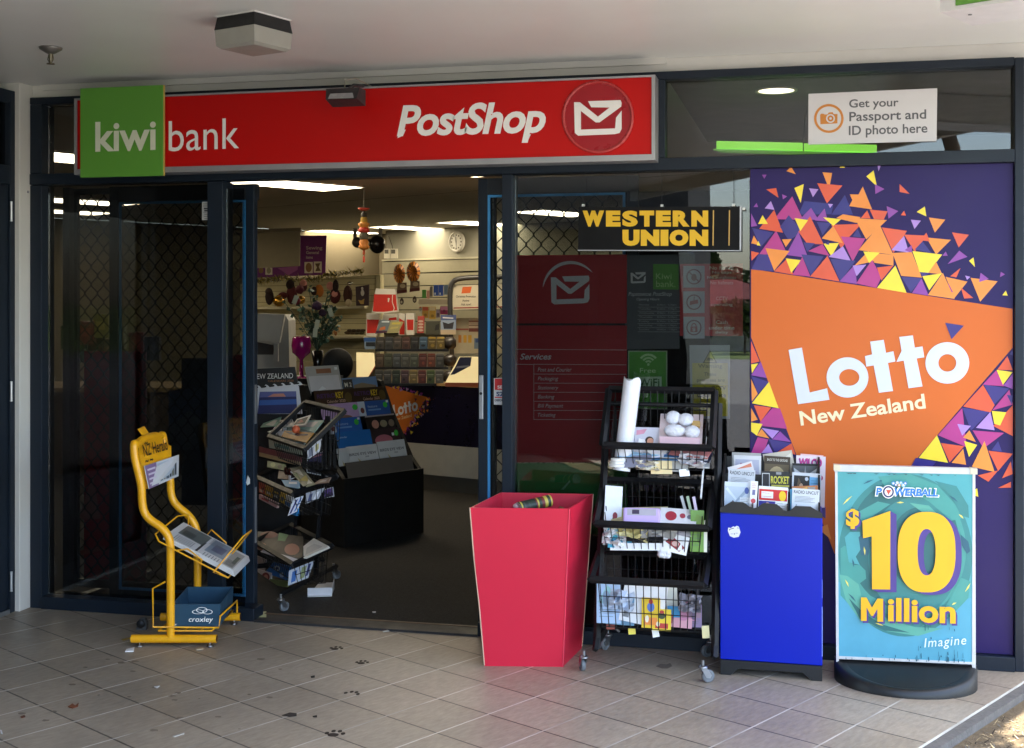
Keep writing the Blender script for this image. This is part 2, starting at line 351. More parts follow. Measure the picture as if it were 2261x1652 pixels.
# sliding door leaves
blue_seal = M('blue_seal', (62,150,212), .45)
def leaf(name, label, x0, x1, xs, lead):
    # lead +1: leading stile at the right end (x1), seal strip at xs[0]..xs[1] beside it
    t = thing(name, label, 'sliding door', ((x0+x1)/2, .11, 0)); g_ = glass('leaf_glass', (.85, .87, .87), 1.3)
    a, b_ = (x0, xs[1]) if lead > 0 else (xs[0], x1); far = .05
    m_ = MB(); m_.bx(a+.02, b_-.002, .105, .111, .09, 2.03, g_); m_.build('glass', t)
    for p, q in (((x0, x0+far), (xs[1], x1)) if lead > 0 else ((x0, xs[0]), (x1-far, x1))): m_ = MB(); m_.bx(p, q, .088, .128, .015, 2.1, navy, .003); m_.build('stile', t)
    m_ = MB(); m_.bx(a+.001, b_-.001, .09, .126, 2.026, 2.1, MATS['navy_deep']); m_.build('top_rail', t)
    m_ = MB(); m_.bx(a+.001, b_-.001, .09, .126, .015, .085, navy); m_.build('bottom_rail', t)
    s0, s1 = (x0+.058, xs[1]-.001) if lead > 0 else (xs[0]+.001, x1-.058)
    m_ = MB()
    for p, q, z0, z1 in ((s0, s0+.012, .101, 2.009), (s1-.012, s1, .101, 2.009), (s0, s1, .088, .1), (s0, s1, 2.01, 2.022)): m_.bx(p, q, .083, .089, z0, z1, blue_seal)
    m_.build('seal', t); return t
xL = onY(569, 900, .128).x; xR = onY(1055.5, 900, .088).x
dl = leaf('sliding_door', 'left sliding door leaf slid open behind the window, edged in light blue', -3.40, xL, (onY(535.5, 900, .085).x, onY(541.5, 900, .085).x), 1)
dr = leaf('sliding_door', 'right sliding door leaf with silver lock plate, slid open behind the poster window', xR, -.74, (onY(1076.5, 900, .085).x, onY(1083, 900, .085).x), -1)
alu = M('brushed_aluminium', (172,174,178), .38, .75)
m_ = MB(); xa_ = onY(1058, 900, .08).x; xb_ = onY(1067.5, 900, .08).x
m_.bx(xa_, xb_, .074, .0875, .98, 1.185, alu, .003); m_.lathe(((xa_+xb_)/2, .074, 1.10), [(.0065, 0), (.0065, .004), (.003, .004), (0, .003)], dark, 12, (0, -1, 0)); m_.build('lock_plate', dr)
m_ = MB(); m_.bx(xa_, xb_-.006, .074, .0875, .46, .56, alu); m_.build('floor_lock', dr)
for z0, z1 in ((.93, 1.12), (.35, .62)): m_ = MB(); m_.bx(xL-.006, xL+.0015, .095, .115, z0, z1, alu); m_.build('lock_plate', dl)
m_ = MB(); p = [onY(x_, y_, .0872) for x_, y_ in ((547,1050), (552,1058), (552,1068), (546,1072), (543,1066))]; m_.slab(p, (0, -1, 0), .001, C(215,215,212)); m_.build('paint_chip', dl)
# diamond security grilles behind the glass
def grille(x0, x1, z0, z1, y, label):
    t = thing('security_grille', label, 'security grille', ((x0+x1)/2, y, z0)); mt = M('grille_black', (10,10,10), .5)
    m_ = MB(); pw, ph, gap = .036, .0455, .0075; nx = int((x1-x0)/pw); k = int((z1-z0)/ph)
    for i in range(nx):
        pts = []
        for j in range(k+1):
            s_ = 1 if (i+j) % 2 == 0 else -1; xx = x0+(i+.5)*pw+s_*(pw/2-.002); zz = z0+j*ph
            pts += [(xx, y, zz-gap), (xx, y, zz+gap)]
        m_.tube(pts, .0034, mt, 4, smooth=False)
    m_.build('mesh', t)
    m_ = MB()
    for a, b_, c0, c1 in ((x0-.04, x0, z0, z1), (x1, x1+.04, z0, z1), (x0-.04, x1+.04, z0-.04, z0), (x0-.04, x1+.04, z1, z1+.03)): m_.bx(a, b_, y-.012, y+.012, c0, c1, dark)
    m_.build('grille_frame', t)
grille(-3.62, -2.70, .11, 2.07, .165, 'black diamond mesh security grille behind the glass left of the doorway')
grille(-1.42, -.82, .11, 2.04, .165, 'black diamond mesh security grille behind the poster window right of the doorway')
# ---------------------------------------------------------------- shop room
rm = thing('shop_room', 'dim shop interior of cream walls and white ceiling behind the open doorway', 'room', (-3, 6, 0))
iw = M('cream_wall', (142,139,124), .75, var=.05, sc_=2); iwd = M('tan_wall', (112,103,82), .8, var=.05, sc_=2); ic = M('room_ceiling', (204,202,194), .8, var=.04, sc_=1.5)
u0, v0 = uv(onZ(1010, 900)); pb = cz((1010-PCX)/FOC*18, 18); ub, vb = uv(pb); uj = uv(cz((844-PCX)/FOC*18.95, 18.95))[0]
ur = uv((1.45, .2, 0))[0]; ul = uv((-14, .1, 0))[0]
def abbox(name, u0, u1, v0, v1, z0, z1, mat, par=rm): m_ = MB(AB); m_.bx(u0, u1, v0, v1, z0, z1, mat); return m_.build(name, par)
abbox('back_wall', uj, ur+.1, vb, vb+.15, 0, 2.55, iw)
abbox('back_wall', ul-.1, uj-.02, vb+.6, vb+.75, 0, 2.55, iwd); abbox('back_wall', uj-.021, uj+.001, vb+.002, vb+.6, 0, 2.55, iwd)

def sidewall(u, t_, mat):
    m_ = MB(); a = KW(u, .131); b_ = KW(u+t_, .131); c = W(u+t_, vb+.7); d = W(u, vb+.7); n = [(*a,), (*b_,), (c.x, c.y), (d.x, d.y)]
    m_.add([(x, y, z) for z in (0, 2.55) for x, y in n], [(3, 2, 1, 0), (4, 5, 6, 7)]+[(i, (i+1) % 4, (i+1) % 4+4, i+4) for i in range(4)], mat); m_.build('side_wall', rm)
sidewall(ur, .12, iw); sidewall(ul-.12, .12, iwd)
# ceiling clipped at the shopfront
m_ = MB(); c0 = W(ul, vb+.8); c1 = W(ur+.2, vb+.8); s_ = (.13-c1.y)/DA.y; c2 = c1+DA*s_; c3 = W(ul, 0); s_ = (.13-c3.y)/DA.y; c3 = c3+DA*s_
m_.add([(p.x, p.y, z) for z in (2.551, 2.7) for p in (c0, c1, c2, c3)], [(0, 1, 2, 3), (7, 6, 5, 4)]+[(i, i+4, (i+1) % 4+4, (i+1) % 4) for i in range(4)], ic); m_.build('ceiling', rm)
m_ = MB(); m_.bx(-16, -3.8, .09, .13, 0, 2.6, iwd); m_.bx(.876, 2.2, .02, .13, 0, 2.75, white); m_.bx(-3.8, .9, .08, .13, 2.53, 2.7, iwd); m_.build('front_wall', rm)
abbox('ceiling_seam', ul, ur, uv(onZ(800, 441, 2.55))[1], uv(onZ(800, 441, 2.55))[1]+.012, 2.5495, 2.552, C(70,62,50))
m_ = MB(); m_.bx(-.62, 1.4, .14, 2.6, 2.547, 2.5506, M('ceiling_shade_grey', (78,78,74), .7)); m_.build('ceiling_shade_slab', rm)  # thin dark slab stands in for the unlit ceiling over the right window
carpet = MB(); carpet.add([(p.x, p.y, .004) for p in (c0, c1)]+[(c2.x, .1, .004), (c3.x, .1, .004)], [(3, 2, 1, 0)], M('carpet', (31,27,22), .95, var=.25, sc_=160, bump=.5, bs=400)); struct(carpet, 'carpet')
th = MB(); th.bx(-2.56, -1.46, -.035, .1, .0, .010, M('threshold_strip', (40,40,42), .6, var=.2)); th.bx(-2.56, -1.46, .085, .1, .010, .013, M('threshold_edge', (82,60,44), .5)); struct(th, 'door_threshold')
# ceiling light panels (lit)
lamp_m = M('panel_light', (255,240,205), .5, emit=(255,238,206), es=PANEL_E); lamp_f = C(225,222,210)
def panel(label, uc, vc, du=1.2, dv=.6, first=[None]):
    if first[0] is None:
        t = thing('ceiling_light', label, 'ceiling light', W(uc, vc, 2.55), 'lit panels in the shop ceiling')
        m_ = MB(AB); m_.bx(uc-.28, uc+.28, vc-.58, vc+.58, 2.541, 2.5475, lamp_m); m_.build('diffuser', t)
        m_ = MB(AB)
        for a in ((uc-.3, uc+.3, vc-.6, vc-.581), (uc-.3, uc+.3, vc+.581, vc+.6), (uc-.3, uc-.281, vc-.581, vc+.581), (uc+.281, uc+.3, vc-.581, vc+.581)): m_.bx(*a, 2.538, 2.5495, lamp_f)
        m_.build('frame', t); first[0] = t; return t
    t = first[0].copy(); COL.objects.link(t); t.location = W(uc, vc, 2.55); t['label'] = label
    for ch in first[0].children: c = ch.copy(); COL.objects.link(c); c.parent = t
    return t
def panel_at(label, px, py): u_, v_ = uv(onZ(px, py, 2.55)); return panel(label, u_, v_)
panel('large lit ceiling panel just inside the doorway, upper left of the opening', *uv((-4.44, 4.8, 0)))
panel_at('lit ceiling panel half hidden behind the door head at upper right of the doorway', 992, 372)
panel_at('thin lit ceiling panel behind the hanging lantern', 752, 512)
panel_at('thin lit ceiling panel between the hanging lantern and the wall clock', 908, 503)
panel_at('lit ceiling panel cut off by the right door jamb above the wall clock', 1062, 493)
panel_at('long lit ceiling panel high in the diamond grille at left', 178, 444)
panel_at('lit ceiling panel second from top behind the diamond grille at left', 130, 466)
panel_at('lowest thin lit ceiling panel seen through the diamond grille at left', 160, 494)
panel_at('lit ceiling panel seen through the small upper left window beside the green sign', 130, 345)
panel_at('distant lit ceiling panel seen through the grille right of the doorway', 1230, 470)
# round downlight and green tube light behind the upper right window
t = thing('downlight', 'round lit downlight behind the upper right window', 'downlight', onZ(1714, 200, 2.55)); p = onZ(1714, 200, 2.545)
m_ = MB(); m_.lathe(p, [(.0, -.002), (.085, -.002)], M('downlight_glow', (255,240,210), .5, emit=(255,236,200), es=.8), 24); m_.build('lens', t)
m_ = MB(); m_.lathe(p, [(.086, -.003), (.1, -.005), (.102, .004)], C(210,205,195), 24); m_.build('rim', t)
t = thing('tube_light', 'long lime green glowing light fitting behind the upper right window', 'tube light', (-.04, .7, 2.25))
a, b_ = onY(1582, 322, .7), onY(1936, 330, .7)
gl = M('green_glow', (150,255,60), .5, emit=(160,248,92), es=.16); d = (b_-a)
m_ = MB(); m_.slab([a+UPV*-.014, a+d*.545+UPV*-.014, a+d*.545+UPV*.024, a+UPV*.024], (0, -1, 0), .12, gl); m_.slab([a+d*.552+UPV*-.014, b_+UPV*-.014, b_+UPV*.022, a+d*.552+UPV*.022], (0, -1, 0), .12, gl); m_.build('diffuser', t)
m_ = MB(); a2 = a-d*.02-UPV*.015; b2 = b_+d*.04-UPV*.017
m_.slab([a2, b2, b2+Vector((-.03, .12, .0)), a2+Vector((.03, .12, 0))], (0, 0, 1), .006, M('pale_green_tray', (150,215,120), .4, emit=(150,235,100), es=.06)); m_.build('tray', t)
m_ = MB(); m_.tube([a+d*.55+Vector((0, .03, .03)), a+d*.56+Vector((0, .02, .15)), a+d*.6+Vector((0, .05, .29))], .003, dark, 6); m_.build('cable', t)
# ---------------------------------------------------------------- across the street: seen in the window glass and giving back light
# unseen van added behind the camera, keeps the mirrored street in the glass dark
vt = thing('added_van', 'dark grey van added out of view to darken the window reflection', 'van', (-3.7, -7.2, 0)); vm = M('van_paint', (13,14,16), .45, spec=.3)
m_ = MB(); prof = [(-1.12,.02), (-1.1,1.0), (-1.12,1.15), (-1.18,2.0), (-1.3,2.2), (-6.1,2.22), (-6.25,2.0), (-6.28,.02)]
m_.slab([(x, -6.3, z) for x, z in prof][::-1], (0, 1, 0), 1.75, vm); m_.build('body', vt)
for x in (-2.1, -5.2):
    for y in (-6.45, -7.9):
        m_ = MB(); m_.lathe((x, y, .22), [(0, -.1), (.2, -.1), (.32, -.08), (.33, .0), (.32, .11), (.2, .13), (.18, .1), (0, .1)], C(18,18,18,.8), 20, (0, 1, 0)); m_.build('wheel', vt)
for a in ([(-1.95,1.15), (-1.4,1.15), (-1.45,1.8), (-1.95,1.8)], [(-3.2,1.15), (-2.05,1.15), (-2.05,1.85), (-3.2,1.85)], [(-5.9,1.2), (-3.4,1.2), (-3.4,1.85), (-5.9,1.85)]):
    m_ = MB(); m_.slab([(x, -6.294, z) for x, z in a], (0, 1, 0), .004, C(14,16,18,.12)); m_.build('window', vt)
hs = thing('house', 'house with a red hipped roof across the street, mirrored in the shop window', 'house', (-4, -66, -1.6))
m_ = MB(); m_.bx(-12, 0, -72, -62, -1.8, 1.1, C(190,182,165)); m_.build('wall', hs)
m_ = MB(); rr = M('red_tiles', (104,44,38), .7, var=.2, sc_=6)
m_.add([(-13, -73, 1.0), (1, -73, 1.0), (1, -61, 1.0), (-13, -61, 1.0), (-8, -67, 2.5), (-4, -67, 2.5)], [(0, 1, 5, 4), (1, 2, 5), (2, 3, 4, 5), (3, 0, 4), (3, 2, 1, 0)], rr); m_.build('roof', hs)
for xx in (-10, -6.5, -2.8):
    m_ = MB(); m_.bx(xx, xx+1.6, -62.0, -61.95, -.6, .6, C(60,65,70,.2)); m_.build('window', hs)
def leaves(m_, c, r, n, mats, rn, sz=.3):
    for i in range(n):
        a = rn.uniform(0, 6.283); z = rn.uniform(-1, 1); k = r*(rn.random()**.45); q = math.sqrt(1-z*z)
        p = Vector(c)+Vector((q*cos(a), q*sin(a), z*.85))*k; d = Vector((rn.uniform(-1, 1), rn.uniform(-1, 1), rn.uniform(-1, 1))).normalized(); e = d.orthogonal().normalized()
        s_ = sz*rn.uniform(.5, 1.2); m_.add([p-d*s_, p+e*s_*.5, p+d*s_, p-e*s_*.5], [(0, 1, 2, 3)], rn.choice(mats))
lf = [M('leaf_a', (70,88,44), .7), M('leaf_b', (54,72,36), .7), M('leaf_c', (92,104,52), .7)]
def tree(name, label, x, y, z, h, r, n, sz, seed, group=None):
    t = thing(name, label, 'tree', (x, y, z), group); rn = random.Random(seed); m_ = MB(); bark = M('bark', (92,76,60), .9, var=.2, bump=.5)
    m_.tube([(x, y, z), (x+.05*h*.1, y, z+h*.3), (x, y+.02*h, z+h*.7)], [h*.03, h*.022, h*.008], bark, 8)
    for k in range(6):
        a = k*1.05; m_.tube([(x, y, z+h*(.32+.05*k)), (x+r*.6*cos(a), y+r*.6*sin(a), z+h*(.5+.06*k))], [h*.012, h*.003], bark, 6)
    m_.build('trunk', t); m_ = MB()
    for k in range(9):
        a = rn.uniform(0, 6.28); q = rn.uniform(.2, .75)*r; leaves(m_, (x+q*cos(a), y+q*sin(a), z+h*rn.uniform(.5, .85)), r*rn.uniform(.35, .6), int(n)//9, lf, rn, sz)
    m_.build('crown', t); return t
tree('broadleaf_tree', 'bushy tree behind the red roof, mirrored in the shop window', -6, -80, -2, 5.2, 4, 2600, .35, 1)
tree('broadleaf_tree', 'tree at the far side of the street beside the house, mirrored in the window', 6, -70, -2, 4.3, 3.2, 2000, .35, 2)
tree('broadleaf_tree', 'low garden tree in front of the house across the street', -3, -58, -1.4, 2.6, 2, 1200, .2, 4)
t = thing('conifer', 'dark conifer behind the house, mirrored in the shop window', 'tree', (-7.5, -95, -2)); m_ = MB(); m_.tube([(-7.5, -95, -2), (-7.5, -95, 6)], [.25, .05], MATS['bark'], 8); m_.build('trunk', t); m_ = MB(); rn = random.Random(8)
for k in range(12): leaves(m_, (-7.5, -95, -.5+k*.55), 2.2-k*.16, 160, lf[:2], rn, .3)
m_.build('crown', t)
tree('street_tree', 'small street tree standing beside the kerb, outside the frame', W(3.7, .55).x, W(3.7, .55).y, -.1, 5.4, 1.0, 900, .09, 12)
st_ = bpy.data.objects['street_tree']; m_ = MB(); rn = random.Random(77)
tw = W(3.7, .55); m_.tube([(tw.x, tw.y, 2.6), (2.6, -1.5, 3.3), (1.9, -1.1, 3.5), (1.6, -.8, 3.4)], [.05, .035, .02, .006], MATS['bark'], 6)
for c_x, c_y, c_z, r in ((1.81, -1.05, 3.5, .22), (1.70, -.85, 3.4, .12), (1.98, -1.62, 3.6, .16)): leaves(m_, (c_x, c_y, c_z), r, 320, lf, rn, .05)
m_.build('low_branch', st_)
t = thing('street_tree', 'leafy tree added outside the frame to shade the ground mirrored in the window', 'tree', (1.5, -5.0, 0)); m_ = MB(); m_.tube([(1.5, -5.0, -.1), (1.45, -4.9, 1.4), (1.1, -4.6, 2.7), (.7, -4.4, 3.9)], [.09, .075, .06, .02], MATS['bark'], 8); m_.build('trunk', t); m_ = MB()  # tree added out of view, its shade darkens the ground mirrored in the glass
for c_x, c_y, c_z, r in ((.5, -3.6, 4.0, .9), (.6, -4.6, 4.2, 1.0), (.2, -5.4, 4.4, .8), (.9, -2.9, 3.9, .6), (.1, -4.4, 4.6, .7)): leaves(m_, (c_x, c_y, c_z), r, 800, lf, rn, .11)
m_.build('crown', t)
bl = thing('added_building', 'dark two storey building added across the car park to darken the window reflection', 'building', (-7, -22, 0)); m_ = MB(); m_.bx(-14, -2.35, -26, -20, -.6, 5.2, M('facing_render', (46,44,42), .8)); m_.build('wall', bl)  # building added out of view to block the bright street from the glass
for k in range(5): m_ = MB(); m_.bx(-13.4+k*2.2, -11.8+k*2.2, -20.0, -19.96, .6, 2.4, C(24,27,32,.15)); m_.build('window', bl)
# ---------------------------------------------------------------- signs and window posters
NF = (0, -1, 0); inkw = M('sign_white', (246,244,240), .45, var=.02)
red_s = M('sign_red', (196,14,12), .42, var=.07, sc_=1.3, spec=.25); silver = M('sign_silver', (176,174,176), .35, .55)
t = thing('fascia_sign', 'long red sign box with white lettering above the doorway', 'sign', (-2.04, -.08, 2.14))
m_ = MB(); m_.bx(-3.425, -.65, -.15, -.005, 2.165, 2.497, red_s); m_.build('sign_face', t)
m_ = MB(); m_.bx(-3.44, -.634, -.156, -.005, 2.138, 2.164, silver); m_.bx(-3.44, -.634, -.156, -.005, 2.4975, 2.506, silver); m_.bx(-.649, -.634, -.160, -.005, 2.1645, 2.497, silver); m_.bx(-3.44, -3.4255, -.156, -.005, 2.1645, 2.497, silver)
m_.build('sign_frame', t)
T2 = Tr(850, 0, 2.622, (0, -.1505, 0), NF); T1 = Tr(0, 0, 2.622, (0, -.1505, 0), NF)
m_ = MB(); T2.text(m_, 'PostShop', 372, 957, 1348, 690, inkw, .001, .028, .22, .95, 24)
m_.poly(T2.pts([(395,850), (430,850), (412,890), (375,906)], .0005), inkw); m_.poly(T2.pts([(1215,880), (1250,880), (1232,920), (1195,936)], .0005), inkw)
m_.build('lettering', t)
m_ = MB(); T1.text(m_, 'bank', 1106, 994, 1567, 795, inkw, .001, .0, 0, 1, 20); m_.build('lettering', t)
def envelope(tr, mb, mat, dx=0, dy=0, k=1.0, l=.001):
    A_ = [(1533,672), (1562,672), (1578,700), (1578,850), (1802,842), (1808,772), (1845,725), (1845,845), (1832,872), (1800,880), (1560,890), (1538,872)]
    B_ = [(1533,671), (1572,671), (1690,765), (1765,706), (1645,704), (1625,664), (1838,657), (1845,675), (1842,700), (1700,803), (1675,803), (1570,722)]
    f = lambda L: [((x-1690)*k+dx, (y-770)*k+dy) for x, y in L]
    mb.poly(tr.pts(f(A_), l), mat); mb.poly(tr.pts(f(B_), l+.0006), mat)
m_ = MB(); e = T2.pts(ell(1690, 768, 226, 229, 48), .003); m_.tube(e, .0075, M('sign_red_rim', (186,60,60), .25, var=.02), 8, True); m_.build('emblem_ring', t)
m_ = MB(); m_.poly(T2.pts(ell(1690, 768, 218, 221, 48), .0006), M('emblem_red', (165,20,32), .3)); m_.build('emblem_disc', t)
m_ = MB(); envelope(T2, m_, inkw, 1690, 770, 1, .0018); m_.build('emblem', t)
# green square sign
t = thing('square_sign', 'green square sign with white word, fixed over the left end of the red sign', 'sign', (-3.15, -.2, 2.11))
green = M('sign_green', (98,160,60), .4, var=.05, sc_=1.5); m_ = MB(); gA, gB = onY(177, 392.5, -.176), onY(360, 187.5, -.176); m_.bx(gA.x, gB.x, -.176, -.161, gA.z, gB.z, green, .002); m_.build('panel', t)
Tg = Tr(0, 0, 2.622, (0, -.1765, 0), NF); m_ = MB(); Tg.text(m_, 'kiwi', 625, 998, 1022, 800, M('sign_offwhite', (225,228,205), .5), .001, .022, 0, 1, 13); m_.build('lettering', t)
m_ = MB(); m_.bx(gB.x+.0002, gB.x+.002, -.174, -.161, gA.z, gB.z, C(190,160,80)); m_.build('side_strip', t)
# floodlight over the red sign
t = thing('floodlight', 'small dark floodlight hanging in front of the red sign', 'floodlight', onY(762, 205, -.32)); m_ = MB(); p = onY(762, 212, -.32); fl = M('flood_body', (48,46,48), .5)
m_.add([p+Vector(v) for v in ((-.078,-.03,.03), (.078,-.03,.03), (.078,.05,.03), (-.078,.05,.03), (-.07,-.055,-.022), (.075,-.055,-.022), (.078,.05,-.04), (-.078,.05,-.04))], [(0,1,2,3), (4,7,6,5), (0,4,5,1), (1,5,6,2), (2,6,7,3), (3,7,4,0)], fl); m_.build('body', t)
m_ = MB(); m_.add([p+Vector(v) for v in ((-.05,-.0515,.004), (.055,-.0515,.004), (.062,-.058,-.02), (-.058,-.058,-.02))], [(0, 3, 2, 1)], C(150,148,150,.25)); m_.build('lens', t)
m_ = MB(); m_.tube([p+Vector((.0,.03,.03)), p+Vector((.01,.08,.06)), p+Vector((.03,.2,.075)), p+Vector((.04,.3,.06))], .008, fl, 8); m_.tube([p+Vector((-.01,.02,.03)), p+Vector((.0,.0,.07)), p+Vector((.03,.05,.085)), p+Vector((.045,.3,.075))], .003, C(150,140,125), 6); m_.build('bracket', t)
# ceiling bulkhead lamp, sprinkler, hanging blade sign
t = thing('bulkhead_lamp', 'hexagonal looking bulkhead lamp with black base on the white verandah ceiling', 'ceiling lamp', (-2.05, -1.03, 2.6))
cl, cr_ = onZ(473, 64, 2.556), onZ(646, 72, 2.556); hd = (cr_-cl).length/2/1.414; ang = math.atan2((cr_-cl).y, (cr_-cl).x)+pi/4; cc = (cl+cr_)/2; fm = frame_at((cc.x, cc.y, 2.603), ang); m_ = MB(fm)
def frust(m_, z0, z1, a0, b0, a1, b1, mat):
    vs = [(sx*a, sy*b_, z) for z, a, b_ in ((z0, a0, b0), (z1, a1, b1)) for sx, sy in ((-1,-1), (1,-1), (1,1), (-1,1))]
    m_.add(vs, [(0,1,2,3), (7,6,5,4)]+[(i, i+4, (i+1) % 4+4, (i+1) % 4) for i in range(4)], mat)
frust(m_, 0, -.052, hd*.92, hd*.92, hd*1.0, hd*1.0, M('lamp_black', (26,25,25), .6)); m_.build('base', t)
m_ = MB(fm); frust(m_, -.0525, -.112, hd*.99, hd*.99, hd*.95, hd*.95, M('lamp_opal', (160,157,148), .35)); frust(m_, -.1121, -.122, hd*.95, hd*.95, hd*.82, hd*.82, MATS['lamp_opal']); m_.build('diffuser', t)
m_ = MB(fm); frust(m_, .0, -.004, hd*.97, hd*.97, hd*.96, hd*.96, C(225,222,216)); m_.build('backing_plate', t)
t = thing('sprinkler', 'small brass sprinkler head on the white ceiling, far upper left', 'sprinkler', (-3.04, -.95, 2.5)); p = onZ(112, 105, 2.603); br = M('brass', (120,112,92), .35, .7)
m_ = MB(); m_.lathe(p, [(0, 0), (.048, 0), (.046, -.008), (.02, -.024), (.012, -.028), (0, -.028)], M('rosette', (130,126,120), .35, .5), 24); m_.build('rosette', t)
m_ = MB(); m_.lathe(p, [(.009, -.027), (.008, -.05), (.005, -.062), (.005, -.07), (0, -.07)], br, 12); m_.lathe(p, [(0, -.066), (.017, -.068), (.017, -.071), (0, -.072)], br, 16)
m_.tube([p+Vector((.009,0,-.03)), p+Vector((.014,0,-.05)), p+Vector((.004,0,-.066))], .002, br, 6); m_.tube([p+Vector((-.009,0,-.03)), p+Vector((-.014,0,-.05)), p+Vector((-.004,0,-.066))], .002, br, 6); m_.build('nozzle', t)
t = thing('blade_sign', 'hanging sign box with white frame and green face at the top right corner', 'sign', (1.0, -1.3, 2.45))
b0 = onZ(2070, 28, 2.45); ub_, vb_ = uv(onZ(2148, 57, 2.45)); m_ = MB(AB); va = uv(b0)[1]; v1 = min(va, vb_); v2 = max(va, vb_)
wa = M('sign_alu', (222,220,220), .4, .1); m_.bx(ub_, ub_+.05, v1, v2, 2.45, 2.6, wa); m_.bx(ub_+.0501, ub_+.9, v1, v2, 2.45, 2.462, wa); m_.bx(ub_+.0501, ub_+.9, v1+.004, v2-.004, 2.4621, 2.6, inkw); m_.build('box', t)
m_ = MB(AB); f0 = min(va, vb_); m_.bx(ub_+.052, ub_+.9, f0-.003, f0+.0035, 2.463, 2.6, green); m_.bx(ub_-.003, ub_+.0002, v1+.05, v2-.03, 2.4721, 2.6, red_s); m_.build('face', t)
for k in range(3): m_ = MB(AB); m_.lathe((ub_+.06+.28*k, (v1+v2)/2-.04, 2.45), [(0, -.003), (.006, -.003), (.006, 0)], C(120,120,120), 10); m_.build('screw', t)
# passport photo notice
t = thing('photo_notice', 'white notice about passport photos with orange camera symbol on upper right window', 'notice', (.27, .01, 2.21)); m_ = MB(); m_.slab([onY(x, y, .008) for x, y in ((1784.5,319.5), (2068,312), (2069.5,195), (1785,207.5))], NF, .004, M('notice_white', (214,211,212), .5, var=.02)); m_.build('board', t)
T3 = Tr(1699, 0, 2.622, (0, .008, 0), NF); m_ = MB(); oc = C(205,130,50); gc_ = C(92,92,96)
m_.ring(T3.pts(ell(976, 777, 97, 95), .0006), T3.pts(ell(976, 777, 81, 79), .0006), oc)
m_.poly(T3.pts([(919,752), (928,745), (945,747), (948,751), (968,750), (975,738), (1000,735), (1008,748), (1033,748), (1032,809), (921,815)], .0006), oc)
m_.ring(T3.pts(ell(987, 777, 29, 29), .0012), T3.pts(ell(987, 777, 20, 20), .0012), MATS['notice_white']); m_.poly(T3.pts(ell(987, 777, 19.5, 19.5), .0011), oc); m_.poly(T3.pts(ell(987, 777, 8, 8), .0014), MATS['notice_white']); m_.build('camera_symbol', t)
m_ = MB(); T3.text(m_, 'Get your', 1109, 724, 1433, 652, gc_, .0006, .016, 0, 1, 10); T3.text(m_, 'Passport and', 1110, 815, 1614, 735, gc_, .0006, .016, 0, 1, 17); T3.text(m_, 'ID photo here', 1107, 906, 1622, 826, gc_, .0006, .016, 0, 1, 17); m_.build('lettering', t)
# money transfer sign
t = thing('hanging_sign', 'black hanging sign with heavy yellow capital letters in the window right of the doorway', 'sign', (-.63, -.05, 1.75)); T7 = Tr(1200, 420, 3.304, (0, -.04, 0), NF)
m_ = MB(); p = T7.pts([(806,682), (2152,686), (2150,318), (815,322)]); m_.slab(p, NF, .028, M('wu_black', (9,8,8), .6, spec=.2)); m_.build('board', t)
ye = M('wu_yellow', (226,176,16), .45, var=.03); m_ = MB()
L_ = T7; 
def heavy(word, x0, y0, x1, y1, ws):
    tot = sum(ws); x = x0; gap = (x1-x0)*.007
    for ch, wd in zip(word, ws):
        w_ = (x1-x0)*wd/tot; T7.text(m_, ch, x+gap, y0, x+w_-gap, y1, ye, .001, dict(S=.055, R=.06, E=.07).get(ch, .085)); x += w_
heavy('WESTERN', 838, 484, 1890, 352, [1.36, .95, 1, .95, .98, 1.08, 1.08]); heavy('UNION', 1170, 643, 1888, 510, [1.02, 1.1, .5, 1.12, 1.1]); m_.build('lettering', t)
m_ = MB(); 
for x in (1918, 2050): m_.poly(T7.pts([(x,641), (x+9,641), (x+13,350), (x+4,350)], .001), C(200,160,80))
m_.build('stripe', t)
m_ = MB(); m_.slab(T7.pts([(2142,686), (2154,686), (2156,315), (2144,317)], .001), NF, .03, silver); m_.slab(T7.pts([(806,682), (2152,686), (2152,680), (806,676)], .001), NF, .03, silver); m_.build('edge_trim', t)
for x, y in ((845,306), (1497,309), (2090,304), (2175,335)): m_ = MB(); p = T7(x, y); m_.box(p+Vector((0, .02, 0)), (.012, .012, .01), C(220,218,212)); m_.build('hook', t)
for x in (845, 1497, 2090): m_ = MB(); p = T7(x, 312); m_.tube([p+Vector((0, .015, 0)), p+Vector((0, .015, .16))], .0008, C(40,42,44), 5); m_.build('hanging_wire', t)
